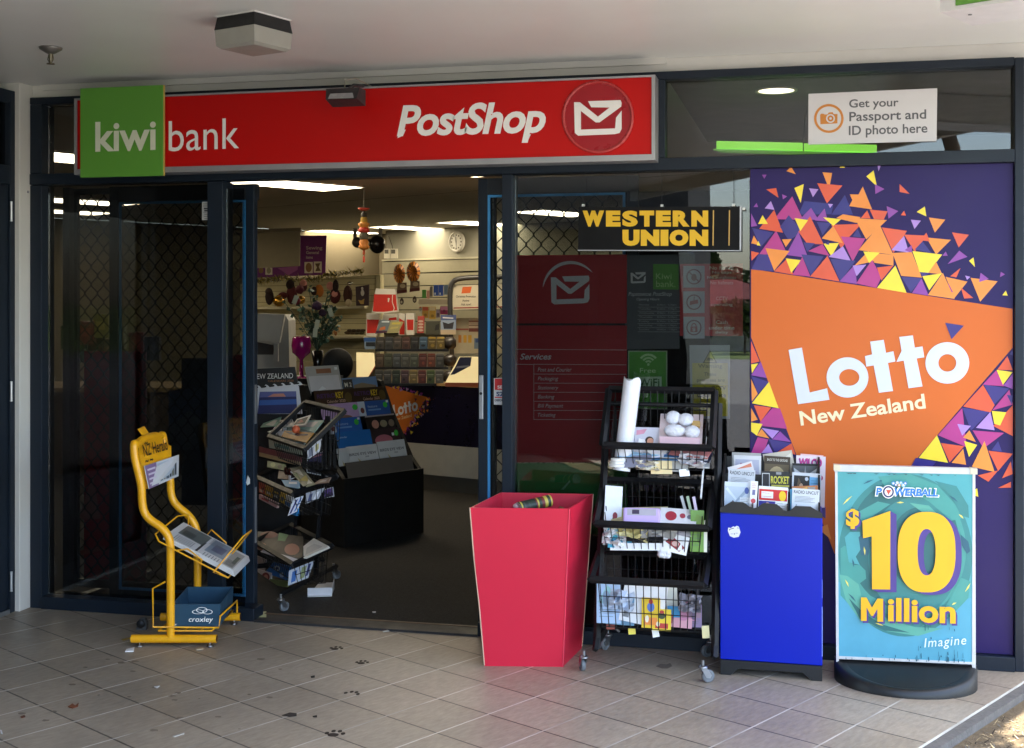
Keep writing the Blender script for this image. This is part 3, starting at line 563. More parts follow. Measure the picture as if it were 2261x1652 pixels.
# ---- big lottery panel
t = thing('lottery_panel', 'tall orange and purple lottery poster panel with confetti triangles filling the right window', 'poster', (.3, .0, .06))
NV = M('lotto_navy', (40,26,86), .4, spec=.25, var=.05, sc_=2); OR = M('lotto_orange', (214,106,40), .4, spec=.3, var=.04, sc_=2)
m_ = MB(); m_.bx(-.238, .836, -.008, .019, .062, 2.105, NV); m_.build('panel', t)
T6 = Tr(1850, 400, 2.0649, (0, -.0085, 0), NF); m_ = MB(); m_.poly(T6.pts([(56,562), (1405,768), (1405,969), (487,2034), (56,915)], .0005), OR)
PC = dict(o=C(238,142,52,.35), r=C(222,84,46,.35), y=C(250,216,52,.35), m=C(178,46,128,.35), v=C(140,60,156,.35), l=C(174,132,208,.35), n=C(48,34,118,.35), b=C(36,28,120,.35))
TRI = '''o238,58,262,35,286,73 v112,76,136,76,124,97 y512,40,525,24,540,40 l706,22,727,22,714,58 o424,63,474,67,458,150 r397,120,527,132,447,224 y650,85,688,54,705,137 v695,125,744,150,697,176 r134,152,185,145,197,195 y279,145,328,124,312,222 l355,146,403,151,375,192 v216,177,242,188,220,203 l126,250,158,212,176,257 r822,124,874,175,822,165 b300,282,330,212,480,228,470,280 b470,282,540,180,582,282 o565,177,610,178,632,137,680,255,562,238,578,207 y910,268,952,240,960,291 l880,308,932,313,899,356 o973,297,1058,308,1004,375 r1093,374,1180,386,1127,452 r828,285,845,262,855,287 v755,238,815,264,765,303 v68,243,84,222,92,243 v1070,537,1130,468,1172,500 v1042,495,1060,472,1070,494 y1180,520,1203,503,1211,553 r1083,600,1136,558,1115,606 l1160,596,1187,603,1170,619 o1188,608,1328,626,1238,731 v1232,630,1240,582,1282,614 v1340,605,1344,577,1366,590 y1352,698,1370,674,1380,700 o1060,603,1172,628,1103,715 m1047,675,1075,638,1098,683 r1138,658,1202,712,1155,715
m175,305,268,188,325,310 v308,305,365,247,405,310 v385,312,435,250,452,318 v56,275,88,340,56,345 n60,350,170,375,105,450 m95,490,185,365,240,480 r98,355,175,258,220,375 y92,330,115,284,142,330 n205,345,250,285,325,370,250,415 r300,370,360,290,430,435,345,432 y280,300,350,310,310,367 r470,335,625,330,560,400,520,460 o495,300,530,280,620,295,600,325 o590,300,757,310,650,410 r668,256,760,265,740,308,690,305 r622,300,655,260,672,302 n395,320,470,325,425,388 o420,405,480,340,530,430 y428,296,520,306,480,340 l452,226,478,228,463,248 n580,395,605,355,625,400 r730,348,860,366,790,480 r845,385,962,390,900,475 o960,400,1087,412,1010,488 r930,415,960,375,978,420 n900,462,940,420,985,480 l780,465,845,392,870,478 v848,465,885,440,886,480 m520,395,645,405,580,525 o610,465,720,335,790,490 n56,565,95,485,155,490,170,575 o56,430,70,390,100,440 y85,440,93,418,104,442 r56,470,98,480,58,520 v235,490,300,370,350,505 o130,455,255,470,175,572 o215,410,265,408,235,450 n325,425,385,430,345,475 m350,470,425,435,460,495 y430,432,510,428,470,498 n440,435,455,420,460,438 l455,500,530,445,570,520 r175,575,245,505,275,592 y235,508,316,517,263,582 m270,592,320,500,362,602 n315,487,430,498,365,597 r360,602,450,495,512,627 n465,510,595,520,515,627 v512,627,590,540,602,640 l580,545,650,540,600,600 o590,545,660,470,700,520 m598,637,680,515,728,605,702,660 o690,480,790,490,790,545,690,530 r705,555,790,545,728,622 y635,472,720,478,665,532 o785,480,885,475,937,607,830,598 y705,660,800,545,858,686 y888,470,1042,488,970,582,925,578 n830,602,938,610,880,684 n925,580,978,582,945,605 o970,582,1010,525,1042,590 y940,600,1040,585,975,672 v886,686,935,612,972,700 o968,697,1045,582,1106,717
r56,935,100,1040,56,1050 y56,1055,92,1050,60,1100 v56,1110,105,1040,137,1125 n58,1115,148,1145,90,1207 o56,1130,90,1207,60,1245 y60,1255,148,1145,198,1281 o56,1280,90,1340,56,1350 r70,1265,160,1277,105,1350 m88,1370,165,1280,205,1282,242,1387 y56,1355,115,1362,85,1422,56,1400 o85,1422,110,1387,150,1437 l110,1382,200,1398,165,1438 v165,1442,205,1400,262,1455 m56,1512,90,1430,145,1442,120,1512 n145,1440,265,1462,180,1510 l110,1512,145,1465,170,1512 r190,1508,265,1462,285,1520
n1390,1003,1406,980,1406,1008 r1325,1082,1378,1012,1406,1085 m1250,1160,1320,1085,1362,1167 y1322,1083,1405,1094,1355,1160 v1358,1164,1406,1102,1406,1182 r1150,1272,1252,1160,1312,1264,1290,1302 n1255,1158,1388,1180,1310,1262 m1300,1292,1388,1185,1406,1262 n1375,1212,1406,1215,1400,1262 r1305,1372,1406,1265,1406,1425 m1020,1420,1145,1280,1168,1482 n1145,1277,1283,1300,1190,1397 l1216,1382,1290,1300,1312,1394 y1298,1295,1372,1302,1340,1370,1310,1360 l1120,1362,1190,1372,1145,1422 m1198,1395,1362,1408,1255,1488 y920,1537,1015,1420,1072,1562 r1035,1460,1155,1477,1080,1560 o1150,1432,1182,1395,1215,1455 y1155,1450,1222,1470,1180,1532 o1090,1562,1150,1490,1165,1572 o1195,1582,1260,1450,1312,1610 n1295,1498,1330,1450,1350,1505 r1280,1500,1406,1515,1330,1605 n882,1580,905,1537,1010,1557,990,1582 r1225,1627,1330,1602,1280,1660 n1385,1600,1406,1540,1406,1600 r1350,1642,1395,1555,1406,1620 y1180,1720,1222,1694,1228,1738 r1330,1692,1396,1660,1396,1690 l1175,1610,1218,1620,1180,1655
n380,1810,440,1790,440,1850 r330,1760,400,1730,420,1800 o400,1900,450,1880,470,1960 m300,1600,340,1560,352,1640 v330,1660,360,1650,372,1700'''
kk = 0
for s_ in TRI.split():
    q = [float(v) for v in s_[1:].split(',')]; kk += 1
    pt = T6.pts(list(zip(q[::2], q[1::2])), .0006+.000012*kk); 
    if (pt[1]-pt[0]).cross(pt[2]-pt[0]).dot(Vector(NF)) < 0: pt.reverse()
    m_.poly(pt, PC[s_[0]])
m_.build('print', t)
LW = M('lotto_white', (216,219,230), .35, var=.02); LC = M('lotto_cream', (244,228,182), .35, var=.02)
def lotto(tr, mb, wm, cm, nm, l, e=.0):
    for P_ in ([(249,980), (318,968), (358,1200), (448,1178), (460,1237), (298,1260)], [(670,937), (740,928), (752,995), (790,987), (800,1040), (762,1047), (788,1192), (715,1201), (688,1060), (650,1066), (643,1012), (680,1003)], [(820,913), (890,905), (900,968), (940,962), (949,1018), (910,1024), (940,1168), (868,1178), (843,1035), (805,1042), (832,985)]):
        mb.poly(tr.pts(P_, l), wm)
    mb.ring(tr.pts(ell(553, 1122, 108, 104), l), tr.pts(ell(562, 1122, 52, 43), l), wm); mb.ring(tr.pts(ell(1068, 1047, 113, 107), l), tr.pts(ell(1068, 1047, 46, 45), l), wm)
    mb.poly(tr.pts([(1057,840), (1153,855), (1090,925)], l), nm)
    a = tr(313, 1372, l); mb.text('New Zealand', a, tr(958, 1282, l)-a, tr(303, 1297, l)-a, cm, .022)
m_ = MB(); lotto(T6, m_, LW, LC, PC['n'], .0031); m_.build('lettering', t)
# ---- posters inside the window right of the doorway
T7i = Tr(1200, 420, 3.304, (0, .052, 0), NF); T2i = Tr(1160, 900, 3.3045, (0, .052, 0), NF); PXi = Tr(0, 0, 1.1318*1.0, (0, .052, 0), NF); PXi.o = (0, 0, 1/1.1318)
greyt = C(188,190,194); pr = M('poster_red', (150,10,24), .5, var=.08, sc_=2)
def sheet(name, pts, mat, par, y, th=.002): m_ = MB(); m_.slab([onY(px, py, y) for px, py in pts], NF, th, mat); return m_.build(name, par)
t = thing('services_poster', 'dark red poster with envelope emblem and services list inside the window', 'poster', (-1.05, .052, .6))
sheet('upper_sheet', [(1128,714), (1384,714), (1384,562), (1128,564)], pr, t, .052); sheet('lower_sheet', [(1128,1021), (1384,1021), (1384,719), (1128,719)], pr, t, .052)
sheet('backing', [(1129,1020), (1383,1020), (1383,566), (1129,566)], C(16,14,16), t, .062)
m_ = MB(); envelope(T7i, m_, greyt, 744, 1004, 1.02, .001)
a = [(744+228*cos(q), 1000+232*sin(q)) for q in [pi+.05+k*.13 for k in range(20)]]; b_ = [(744+(228-26*sin(pi*k/19)**.6)*cos(pi+.05+k*.13)+0, 1000+(232-26*sin(pi*k/19)**.6)*sin(pi+.05+k*.13)) for k in range(20)]
for k in range(19): m_.poly(T7i.pts([a[k], b_[k], b_[k+1], a[k+1]], .001), greyt)
m_.build('emblem', t)
m_ = MB()
T7i.text(m_, 'Services', 330, 1582, 588, 1532, greyt, .001, .014, .25)
for i, s_ in enumerate(('Post and Courier', 'Packaging', 'Stationery', 'Banking', 'Bill Payment', 'Ticketing')):
    y = 95+i*75; w_ = (280, 170, 170, 138, 210, 147)[i]; T2i.text(m_, s_, 608, y+(7 if any(c in s_ for c in 'yg') else 0), 608+w_, y-33, greyt, .001, .0, .25)
    m_.poly(T2i.pts([(575, y+22), (1338, y+24), (1338, y+21), (575, y+19)], .001), greyt)
m_.poly(T2i.pts([(575, 36), (1338, 41), (1338, 38), (575, 33)], .001), greyt); m_.poly(T2i.pts([(574, 492), (577, 492), (577, 36), (574, 36)], .001), greyt); m_.poly(T2i.pts([(412, 36), (575, 38), (575, 35), (412, 33)], .001), greyt)
m_.poly(T7i.pts([(280, 1498), (1208, 1504), (1208, 1501), (280, 1495)], .001), greyt); m_.build('lettering', t)
t = thing('green_poster', 'dark green poster sheet low in the window behind the red bin', 'poster', (-1.05, .055, .3)); sheet('sheet', [(1128,1180), (1385,1180), (1385,1023), (1128,1023)], M('poster_green', (30,112,42), .5), t, .053)
m_ = MB(); m_.poly(T2i.pts([(800,1068), (822,1072), (880,1000), (872,992)], .0022), C(120,150,120)); m_.build('print_mark', t)
t = thing('maroon_board', 'dark maroon backing board low in the window behind the wire rack', 'board', (-1.05, .06, .05)); sheet('board', [(1130,1400), (1386,1412), (1386,1184), (1130,1184)], M('maroon', (44,12,18), .6), t, .056)
t = thing('hours_poster', 'grey opening hours poster under a green square inside the right window', 'poster', (-.7, .05, 1.3)); sheet('sheet', [(1380,772), (1500,770), (1500,562), (1380,564)], M('poster_grey', (64,70,76), .5), t, .056)
m_ = MB(); m_.slab(T7i.pts([(1428,1002), (1638,1005), (1638,795), (1428,793)], .0), NF, .002, C(78,140,52)); m_.build('green_square', t)
m_ = MB(); T7i.text(m_, 'Kiwi', 1452, 918, 1580, 870, C(160,190,130), .002, 0); T7i.text(m_, 'bank.', 1453, 984, 1612, 930, C(160,190,130), .002, 0)
T7i.text(m_, 'Papatoetoe PostShop', 1225, 1066, 1582, 1024, greyt, .002, .0, .25); T7i.text(m_, 'Opening Hours', 1292, 1100, 1480, 1072, greyt, .002, 0, .25)
for i, (d_, h_) in enumerate((('Monday', '8.30am - 5.30pm'), ('Tuesday', '8.30am - 5.30pm'), ('Wednesday', '8.30am - 5.30pm'), ('Thursday', '8.30am - 5.30pm'), ('Friday', '8.30am - 5.30pm'), ('Saturday', '9.00am - 1.00pm'), ('Sunday', '10.00am - 1.00pm'))):
    y = 1140+i*34; T7i.text(m_, d_, 1312, y, 1312+14*len(d_), y-18, C(150,154,158), .002); T7i.text(m_, h_, 1462, y, 1622, y-17, C(150,154,158), .002); m_.poly(T7i.pts([(1300, y+10), (1650, y+11), (1650, y+8), (1300, y+7)], .002), C(150,154,158))
m_.build('lettering', t); m_ = MB(); envelope(T7i, m_, greyt, 1305, 905, .40, .0025); m_.build('emblem', t)
t = thing('security_poster', 'red poster with three round warning symbols inside the right window', 'poster', (-.45, .05, 1.25)); sheet('sheet', [(1501,742), (1640,742), (1640,582), (1501,583)], M('poster_crimson', (164,18,28), .5), t, .057)
m_ = MB()
for i, (x, y) in enumerate(((1765,898), (1765,1108), (1765,1318))):
    m_.poly(T7i.pts([(x-88,y+90), (x+88,y+90), (x+88,y-90), (x-88,y-90)], .0), C(152,158,166)); m_.ring(T7i.pts(ell(x, y, 63, 64), .001), T7i.pts(ell(x, y, 53, 54), .001), C(96,20,30))
    if i == 0: m_.poly(T7i.pts(ell(x, y+5, 22, 30), .001), C(96,20,30)); m_.poly(T7i.pts([(x-45,y-38), (x-38,y-45), (x+45,y+38), (x+38,y+45)], .0014), C(96,20,30))
    if i == 1: m_.poly(T7i.pts([(x-34,y+24), (x+36,y+10), (x+32,y-22), (x-32,y-8)], .001), C(130,20,30)); m_.poly(T7i.pts([(x-4,y-10), (x+2,y-10), (x+6,y-48), (x,y-48)], .001), C(96,20,30))
    if i == 2: m_.poly(T7i.pts([(x-30,y+36), (x+30,y+36), (x+28,y-8), (x-28,y-8)], .001), C(130,20,30)); m_.ring(T7i.pts(ell(x, y-12, 22, 26, 24), .0012), T7i.pts(ell(x, y-12, 14, 18, 24), .0012), C(130,20,30)); T7i.text(m_, '$', x-13, y+32, x+13, y, C(170,176,184), .0016, .02)
m_.build('symbol', t)
m_ = MB()
for i, (s_, y, w_) in enumerate((('No hoods', 840, 200), ('No caps', 880, 160), ('No sunglasses', 922, 240), ('No helmets', 962, 190), ('CCTV', 1092, 96), ('operating', 1146, 180), ('Cash', 1288, 96), ('under time', 1334, 210), ('delay', 1374, 104))): T7i.text(m_, s_, 1995-w_/2, y, 1995+w_/2, y-30, C(205,185,180), .001, .012)
m_.build('lettering', t)
t = thing('wifi_sign', 'green sign offering free internet inside the right window', 'sign', (-.75, .05, 1.15)); m_ = MB(); m_.slab(T7i.pts([(1220,1990), (1545,1990), (1545,1508), (1222,1508)], .004), NF, .003, C(150,170,140)); m_.slab(T7i.pts([(1230,1982), (1535,1982), (1535,1518), (1232,1518)], .0046), NF, .003, C(74,150,44)); m_.build('board', t)
m_ = MB()
for k, (r0, r1) in enumerate(((88,70), (60,44), (34,18))):
    A_ = [(1390+r1*cos(q), 1620+r1*sin(q)) for q in [-2.5+j*.23 for j in range(9)]]; B_ = [(1390+r0*cos(q), 1620+r0*sin(q)) for q in [-2.5+j*.23 for j in range(9)]]
    for j in range(8): m_.poly(T7i.pts([A_[j], A_[j+1], B_[j+1], B_[j]], .006), C(170,205,150))
m_.poly(T7i.pts(ell(1390, 1622, 11, 11, 14), .006), C(170,205,150)); T7i.text(m_, 'Free', 1320, 1690, 1450, 1652, C(190,215,170), .006); m_.poly(T7i.pts([(1275,1812), (1500,1812), (1500,1722), (1277,1724)], .006), C(180,205,170)); T7i.text(m_, 'WiFi', 1310, 1804, 1482, 1738, C(60,110,50), .007, .02); m_.build('lettering', t)
t = thing('warning_sign', 'pale yellow camera warning sign in a plastic holder inside the right window', 'sign', (-.42, .05, 1.1)); m_ = MB(); m_.slab(T7i.pts([(1740,2070), (2062,2070), (2062,1462), (1728,1462)], .004), NF, .003, C(170,176,178)); m_.build('holder', t)
m_ = MB(); m_.poly(T7i.pts([(1752,1790), (2045,1790), (2045,1610), (1752,1610)], .0048), C(205,196,120)); m_.poly(T7i.pts([(1752,2050), (2045,2050), (2045,1791), (1752,1791)], .0048), C(206,190,30))
m_.poly(T7i.pts([(1840,1610), (1958,1610), (1898,1502)], .005), C(90,92,60)); m_.poly(T7i.pts([(1852,1604), (1946,1604), (1898,1518)], .0055), C(196,190,120)); m_.poly(T7i.pts([(1866,1590), (1930,1590), (1915,1570), (1880,1565)], .006), C(110,108,60))
T7i.text(m_, 'Warning', 1800, 1660, 2000, 1618, C(120,118,84), .006, .012); T7i.text(m_, 'These', 1850, 1716, 1950, 1686, C(120,118,84), .006, .012); T7i.text(m_, 'premises are', 1790, 1772, 2020, 1738, C(120,118,84), .006, .012); T7i.text(m_, 'under CCTV', 1790, 1832, 2030, 1800, C(40,40,20), .006, .012); T7i.text(m_, 'surveillance', 1790, 1892, 2030, 1858, C(40,40,20), .006, .012); m_.build('print', t)
t = thing('alarm_sticker', 'small red and white security sticker beside the right door jamb', 'sticker', (-1.37, .08, 1.1)); Ts = Tr(1160, 900, 3.3045, (0, .083, 0), NF); m_ = MB(); m_.slab(Ts.pts([(245,368), (330,372), (330,146), (245,150)]), NF, .0015, C(216,218,222)); m_.poly(Ts.pts([(252,246), (326,248), (326,152), (252,154)], .0006), C(214,40,44)); m_.poly(Ts.pts([(252,312), (326,313), (326,304), (252,303)], .0006), C(214,40,44))
Ts.text(m_, 'SE', 275, 236, 318, 210, inkw, .001, .02); Ts.text(m_, 'S2', 266, 298, 322, 262, C(40,60,120), .001, .03); Ts.text(m_, '0800', 252, 342, 326, 320, C(70,80,100), .001, .02); m_.build('print', t)
# left window: notice, maroon boards, dim picture board
t = thing('window_notice', 'small white printed notice at the top right of the left window', 'notice', (-2.83, .01, 1.95)); m_ = MB(); p = [onY(x, y, .0185) for x, y in ((446,486), (466,486), (466,445), (446,446))]; m_.slab(p, NF, .001, C(205,205,205)); m_.build('paper', t); m_ = MB()
for k, (x0, x1) in enumerate(((448,462), (448,458), (450,465), (451,465), (449,456), (451,464), (450,464), (451,465))): y = 450+k*4.6; m_.poly([onY(x_, y_, .0172) for x_, y_ in ((x0, y+2.4*(k in (2, 3))+.8), (x1, y+2.4*(k in (2, 3))+.8), (x1, y), (x0, y))], C(60,60,62))
m_.build('print', t)
t = thing('maroon_poster', 'dark maroon poster board low behind the left window grille', 'poster', (-3.4, .22, .08)); m_ = MB(); m_.bx(-3.62, -3.27, .215, .225, .08, 1.27, M('board_maroon', (150,18,28), .5)); m_.build('board', t)
m_ = MB(); m_.poly([onY(x, y, .2145) for x, y in ((172,1148), (222,1146), (205,1050))], C(150,90,84)); m_.build('print', t); m_ = MB(); m_.poly([onY(x, y, .2145) for x, y in ((173,1228), (232,1215), (232,1205), (173,1216))], C(150,80,70)); m_.build('print', t)
t = thing('red_board', 'red poster strip behind the narrow grille left of the doorway', 'poster', (-2.65, .22, .1)); m_ = MB(); m_.bx(-2.80, -2.695, .215, .225, .42, 1.26, M('board_red', (165,20,28), .5)); m_.build('board', t)
t = thing('picture_board', 'dim grey picture board behind the left window, right of the maroon poster', 'poster', (-2.97, .22, .4)); m_ = MB(); m_.bx(-3.07, -2.82, .215, .225, .5, 1.24, M('board_grey', (74,78,84), .4)); m_.build('board', t)
m_ = MB(); Pb = lambda L: [onY(x, y, .2145) for x, y in L]; m_.poly(Pb([(372,1000), (444,990), (444,855), (372,863)]), C(80,92,116)); m_.poly([v+Vector((0, -.0006, 0)) for v in Pb([(376,1000), (444,990), (444,930), (418,905), (398,925), (376,935)])], C(112,112,110)); m_.build('picture', t)
t = thing('floor_bar', 'pale metal bar lying across the carpet behind the left window', 'bar', (-3.2, .4, 0)); m_ = MB(); m_.slab([onZ(146, 1320, .02), onZ(340, 1255, .02), onZ(338, 1259, .02), onZ(150, 1326, .02)][::-1], (0, 0, 1), .012, C(96,98,104,.4)); m_.build('bar', t)
# ---------------------------------------------------------------- things on the footpath
def loft(m_, A_, B_, mat): k = len(A_); m_.add(list(A_)+list(B_), [(i, (i+1) % k, (i+1) % k+k, i+k) for i in range(k)], mat)
# red cardboard bin
t = thing('cardboard_bin', 'tall tapering red cardboard bin beside the doorway', 'bin', (-1.14, -.33, 0)); rc = M('red_card', (212,34,62), .42, var=.05, sc_=3, bump=.03, bs=9); rin = M('red_card_inner', (196,36,60), .6, var=.06)
top = [Vector((-1.349,-.565,.68)), Vector((-.948,-.485,.678)), Vector((-.912,-.115,.683)), Vector((-1.318,-.165,.683))]; bot = [Vector((-1.314,-.462,0)), Vector((-.992,-.398,0)), Vector((-.964,-.105,0)), Vector((-1.288,-.146,0))]
def inset(L, d): c = sum(L, Vector())/4; return [p+(c-p).normalized()*d for p in L]
m_ = MB(); loft(m_, bot, top, rc); m_.build('outer_wall', t)
ti = inset(top, .009); bi = inset(bot, .009)
m_ = MB(); loft(m_, [p for p in bi][::-1], [p for p in ti][::-1], rin); m_.poly([p+UPV*.02 for p in bi], rin); m_.build('lining', t)
m_ = MB(); edge = M('cut_card_edge', (206,176,150), .8)
for i in range(4): a, b_ = top[i], top[(i+1) % 4]; m_.poly([a, b_, ti[(i+1) % 4], ti[i]], rc if i != 0 else rc)
m_.tube([top[0]+Vector((-.001,0,-.0)), top[0].lerp(bot[0], .3)+Vector((-.0035,.002,0)), top[0].lerp(bot[0], .62)+Vector((.0005,.002,0)), bot[0]+Vector((-.001,0,.004))], .0032, edge, 5)
m_.tube([top[2]+Vector((.001,0,0)), bot[2]+Vector((.002,0,.01))], .0022, edge, 5); m_.build('edge', t)
m_ = MB(); m_.tube([top[1].lerp(bot[1], q)+Vector((0, -.0005, 0)) for q in (0, .5, 1)], .003, M('red_card_crease', (232,70,92), .45), 6); m_.build('crease', t)
def roll(name, label, a, b_, r, cols, group=None):
    m_ = MB(); a = Vector(a); b_ = Vector(b_); d = b_-a; n = len(cols)
    for i, c in enumerate(cols): m_.tube([a+d*(i/n), a+d*((i+1)/n)], r, c, 18, caps=False)
    m_.lathe(a, [(r, 0), (r*.72, 0), (r*.72, d.length*.4), (0, d.length*.4)], C(205,200,196), 18, tuple(d.normalized())); m_.lathe(b_, [(r, 0), (r*.7, 0), (0, -.01)], C(180,170,160), 18, tuple(d.normalized())); return single(m_, name, label, 'paper roll', group)
rn = random.Random(4); tart = [C(*rn.choice([(40,52,40), (52,62,50), (190,170,70), (40,44,40), (110,40,40), (60,70,60)])) for _ in range(22)]
pR = onZ(1150, 1113, .665); roll('paper_roll', 'tartan wrapped paper roll lying near the top of the red bin', pR+Vector((.0, -.05, -.01)), pR+Vector((.118, .045, .012)), .026, tart)
m_ = MB(); m_.ball(onZ(1142, 1118, .66), .016, C(226,190,190), 10, (1.2, 1, .8)); single(m_, 'crumpled_paper', 'small crumpled pink paper beside the tartan roll in the red bin', 'paper')
roll('paper_roll', 'plain brown paper roll hidden under the tartan roll in the red bin', (-1.24, -.4, .3), (-1.02, -.2, .62), .03, [C(150,110,80)])
# blue dump bin with magazines
t = thing('magazine_bin', 'bright blue display bin with black foot and black wavy front tray', 'display bin', (-.14, -.2, 0)); blu = M('blue_card', (0,30,168), .36, var=.05, sc_=2, bump=.02, bs=5, spec=.3); blk = M('black_plastic', (20,20,22), .42, var=.1)
bx0, bx1, by0, by1 = -.345, .063, -.35, -.06
m_ = MB(); m_.bx(bx0, bx1, by0, by1, .062, .662, blu, .004); m_.build('body', t)
m_ = MB(); m_.tube([(bx1-.0015, by0+.0015, .10), (bx1-.0015, by0+.0015, .30)], .0022, C(120,140,220,.6), 5); m_.tube([(bx1-.0015, by0+.0015, .335), (bx1-.0015, by0+.0015, .41)], .0018, C(90,110,214,.6), 5); m_.build('edge_wear', t)
m_ = MB(); zf = .061
def plinth(y0, y1): m_.slab([(bx0+.002, y0, 0), (bx0+.042, y0, 0), (bx0+.075, y0, .028), (bx1-.078, y0, .03), (bx1-.042, y0, 0), (bx1-.001, y0, 0), (bx1-.001, y0, zf), (bx0+.002, y0, zf)], NF, y1-y0, blk)
plinth(by0-.002, by0+.02); m_.bx(bx0+.002, bx0+.022, by0+.021, by1, 0, zf, blk); m_.bx(bx1-.021, bx1-.001, by0+.021, by1, 0, zf, blk); m_.build('foot', t)
m_ = MB(); Tb = Tr(1780, 1080, 6.118, (0, by0-.004, 0), NF)
m_.slab(Tb.pts([(118,1225), (118,1160), (180,1130), (290,1065), (470,1075), (520,1100), (560,1140), (630,1165), (690,1155), (740,1110), (790,1085), (985,1105), (1030,1140), (1090,1195), (1150,1215), (1200,1195), (1270,1130), (1500,1140), (1580,1190), (1680,1240), (1688,1320)]), NF, .006, blk); m_.build('tray_front', t)
m_ = MB()
for x in (bx0, bx1-.008): m_.slab([(x, by1, .66), (x, by1, .87), (x, by1-.03, .87), (x, by1-.09, .84), (x, by0+.12, .77), (x, by0+.004, .665)] if x > -.2 else [(x, by0+.004, .665), (x, by0+.12, .77), (x, by1-.09, .84), (x, by1-.03, .87), (x, by1, .87), (x, by1, .66)], (1, 0, 0) if x > -.2 else (-1, 0, 0), .008, blk)
for k, (y, z0, z1) in enumerate(((by0+.085, .66, .72), (by0+.175, .66, .80), (by1-.004, .66, .86))): m_.bx(bx0+.009, bx1-.009, y, y+.004, z0, z1, blk)
for x in (-.215, -.075): m_.bx(x-.003, x+.003, by0+.005, by1-.006, .664, .70, blk)
m_.build('tray', t)
m_ = MB(); Tk = Tr(1780, 1080, 6.118, (0, by0-.0006, 0), NF); m_.slab(Tk.pts([(245,1460), (285,1468), (320,1440), (345,1452), (372,1432), (405,1445), (432,1530), (405,1600), (330,1615), (270,1590), (238,1510)], .0012), NF, .001, C(222,222,226))
for x, y in ((300,1555), (375,1545)): m_.poly(Tk.pts(ell(x, y, 22, 5, 10), .0018), C(150,150,160))
m_.poly(Tk.pts(ell(338, 1555, 9, 12, 10), .0018), C(110,110,115)); m_.poly(Tk.pts([(256,1510), (262,1480), (330,1464), (335,1472), (275,1488)], .0018), C(40,40,44)); m_.poly(Tk.pts([(380,1462), (400,1456), (398,1478)], .0018), C(60,60,64)); m_.build('cat_sticker', t)
def cover(m_, fr_, w_, h_, bg_, items, th=.004):
    """a magazine or card standing in its own frame (x right, z up, -y to the viewer), with its printed front"""
    k = MB(fr_); k.box((w_/2, th/2, h_/2), (w_, th, h_), bg_)
    lv = 0
    for it in items:
        lv += 1; y = -.0003-.00012*lv
        if it[0] == 'r': _, x0, z0, x1, z1, c = it; k.poly([(x0*w_, y, z0*h_), (x1*w_, y, z0*h_), (x1*w_, y, z1*h_), (x0*w_, y, z1*h_)], c)
        elif it[0] == 'p': k.poly([(x*w_, y, z*h_) for x, z in it[1]], it[2])
        elif it[0] == 'e': _, cx_, cz_, rx, rz, c = it; k.poly([(cx_*w_+rx*w_*cos(2*pi*j/20), y, cz_*h_+rz*h_*sin(2*pi*j/20)) for j in range(20)], c)
        elif it[0] == 't': _, s_, x0, z0, x1, z1, c = it[:7]; k.text(s_, (x0*w_, y, z0*h_), ((x1-x0)*w_, 0, 0), (0, 0, (z1-z0)*h_), c, it[7] if len(it) > 7 else .01)
        elif it[0] == 'l':
            _, x0, z0, x1, z1, n, c = it
            for j in range(n): zz = z1-(z1-z0)*(j+.5)/n; k.poly([(x0*w_, y, zz*h_-.0007), ((x0+(x1-x0)*(.7+.3*((j*37) % 10)/10))*w_, y, zz*h_-.0007), ((x0+(x1-x0)*(.7+.3*((j*37) % 10)/10))*w_, y, zz*h_+.0007), (x0*w_, y, zz*h_+.0007)], c)
    b = len(m_.v); m_.v += k.v
    for f, i, sm in zip(k.f, k.m, k.sm): m_.f.append(tuple(b+q for q in f)); m_.m.append(m_.mi(k.mats[i])); m_.sm.append(sm)
    return m_
def mag(name, label, cat, fr_, w_, h_, bg_, items, th=.004, group=None): m_ = MB(); cover(m_, fr_, w_, h_, bg_, items, th); return single(m_, name, label, cat, group)
Kb = C(24,22,22); Wp = M('paper_white', (226,225,224), .5, var=.03); Gp = C(196,198,202); Gm = C(120,122,126)
radio = [('t','RADIO UNCUT',.06,.86,.96,.95,C(40,42,48)), ('l',.1,.62,.9,.8,5,Gm), ('r',.04,.2,.96,.34,C(206,210,214))]+[('r',.06+.09*k,.2,.1+.09*k,.26+.1*((k*7) % 4),C(150,158,166)) for k in range(5)]+[('e',.8,.22,.16,.14,C(150,150,152))]
def bmag(name, label, x0p, y0p, x1p, y1p, y, bg_, items, tilt=-.25, rz=0, z0=None, grp='magazines in the blue display bin'):
    """stands between two photo pixels at the top edge, at depth y, reaching down into the tray"""
    a = onY(x0p, y0p, y); b_ = onY(x1p, y1p, y); w_ = (b_-a).length; roll_ = math.atan2(b_.z-a.z, b_.x-a.x); h_ = (a.z-(z0 if z0 is not None else .66))/cos(tilt)
    f = Matrix.Translation(a) @ Euler((tilt, 0, 0)).to_matrix().to_4x4() @ Euler((0, -roll_, rz)).to_matrix().to_4x4() @ Matrix.Translation((0, 0, -h_))
    return mag(name, label, 'magazine', f, w_, h_, bg_, items, .004, grp)
Dz = lambda zx, zy: ((1780+zx/6.118)/1.1318, (1080+zy/6.118)/1.1318)
def bm(name, label, zx0, zy0, zx1, zy1, y, bg_, items, **k): a = Dz(zx0, zy0); b_ = Dz(zx1, zy1); return bmag(name, label, a[0], a[1], b_[0], b_[1], y, bg_, items, **k)
bm('magazine', 'grey backed magazine standing at the top left of the blue bin', 302, 308, 745, 325, by1-.012, C(176,174,170), [('r',.05,.1,.95,.9,C(190,188,186))], tilt=-.02)
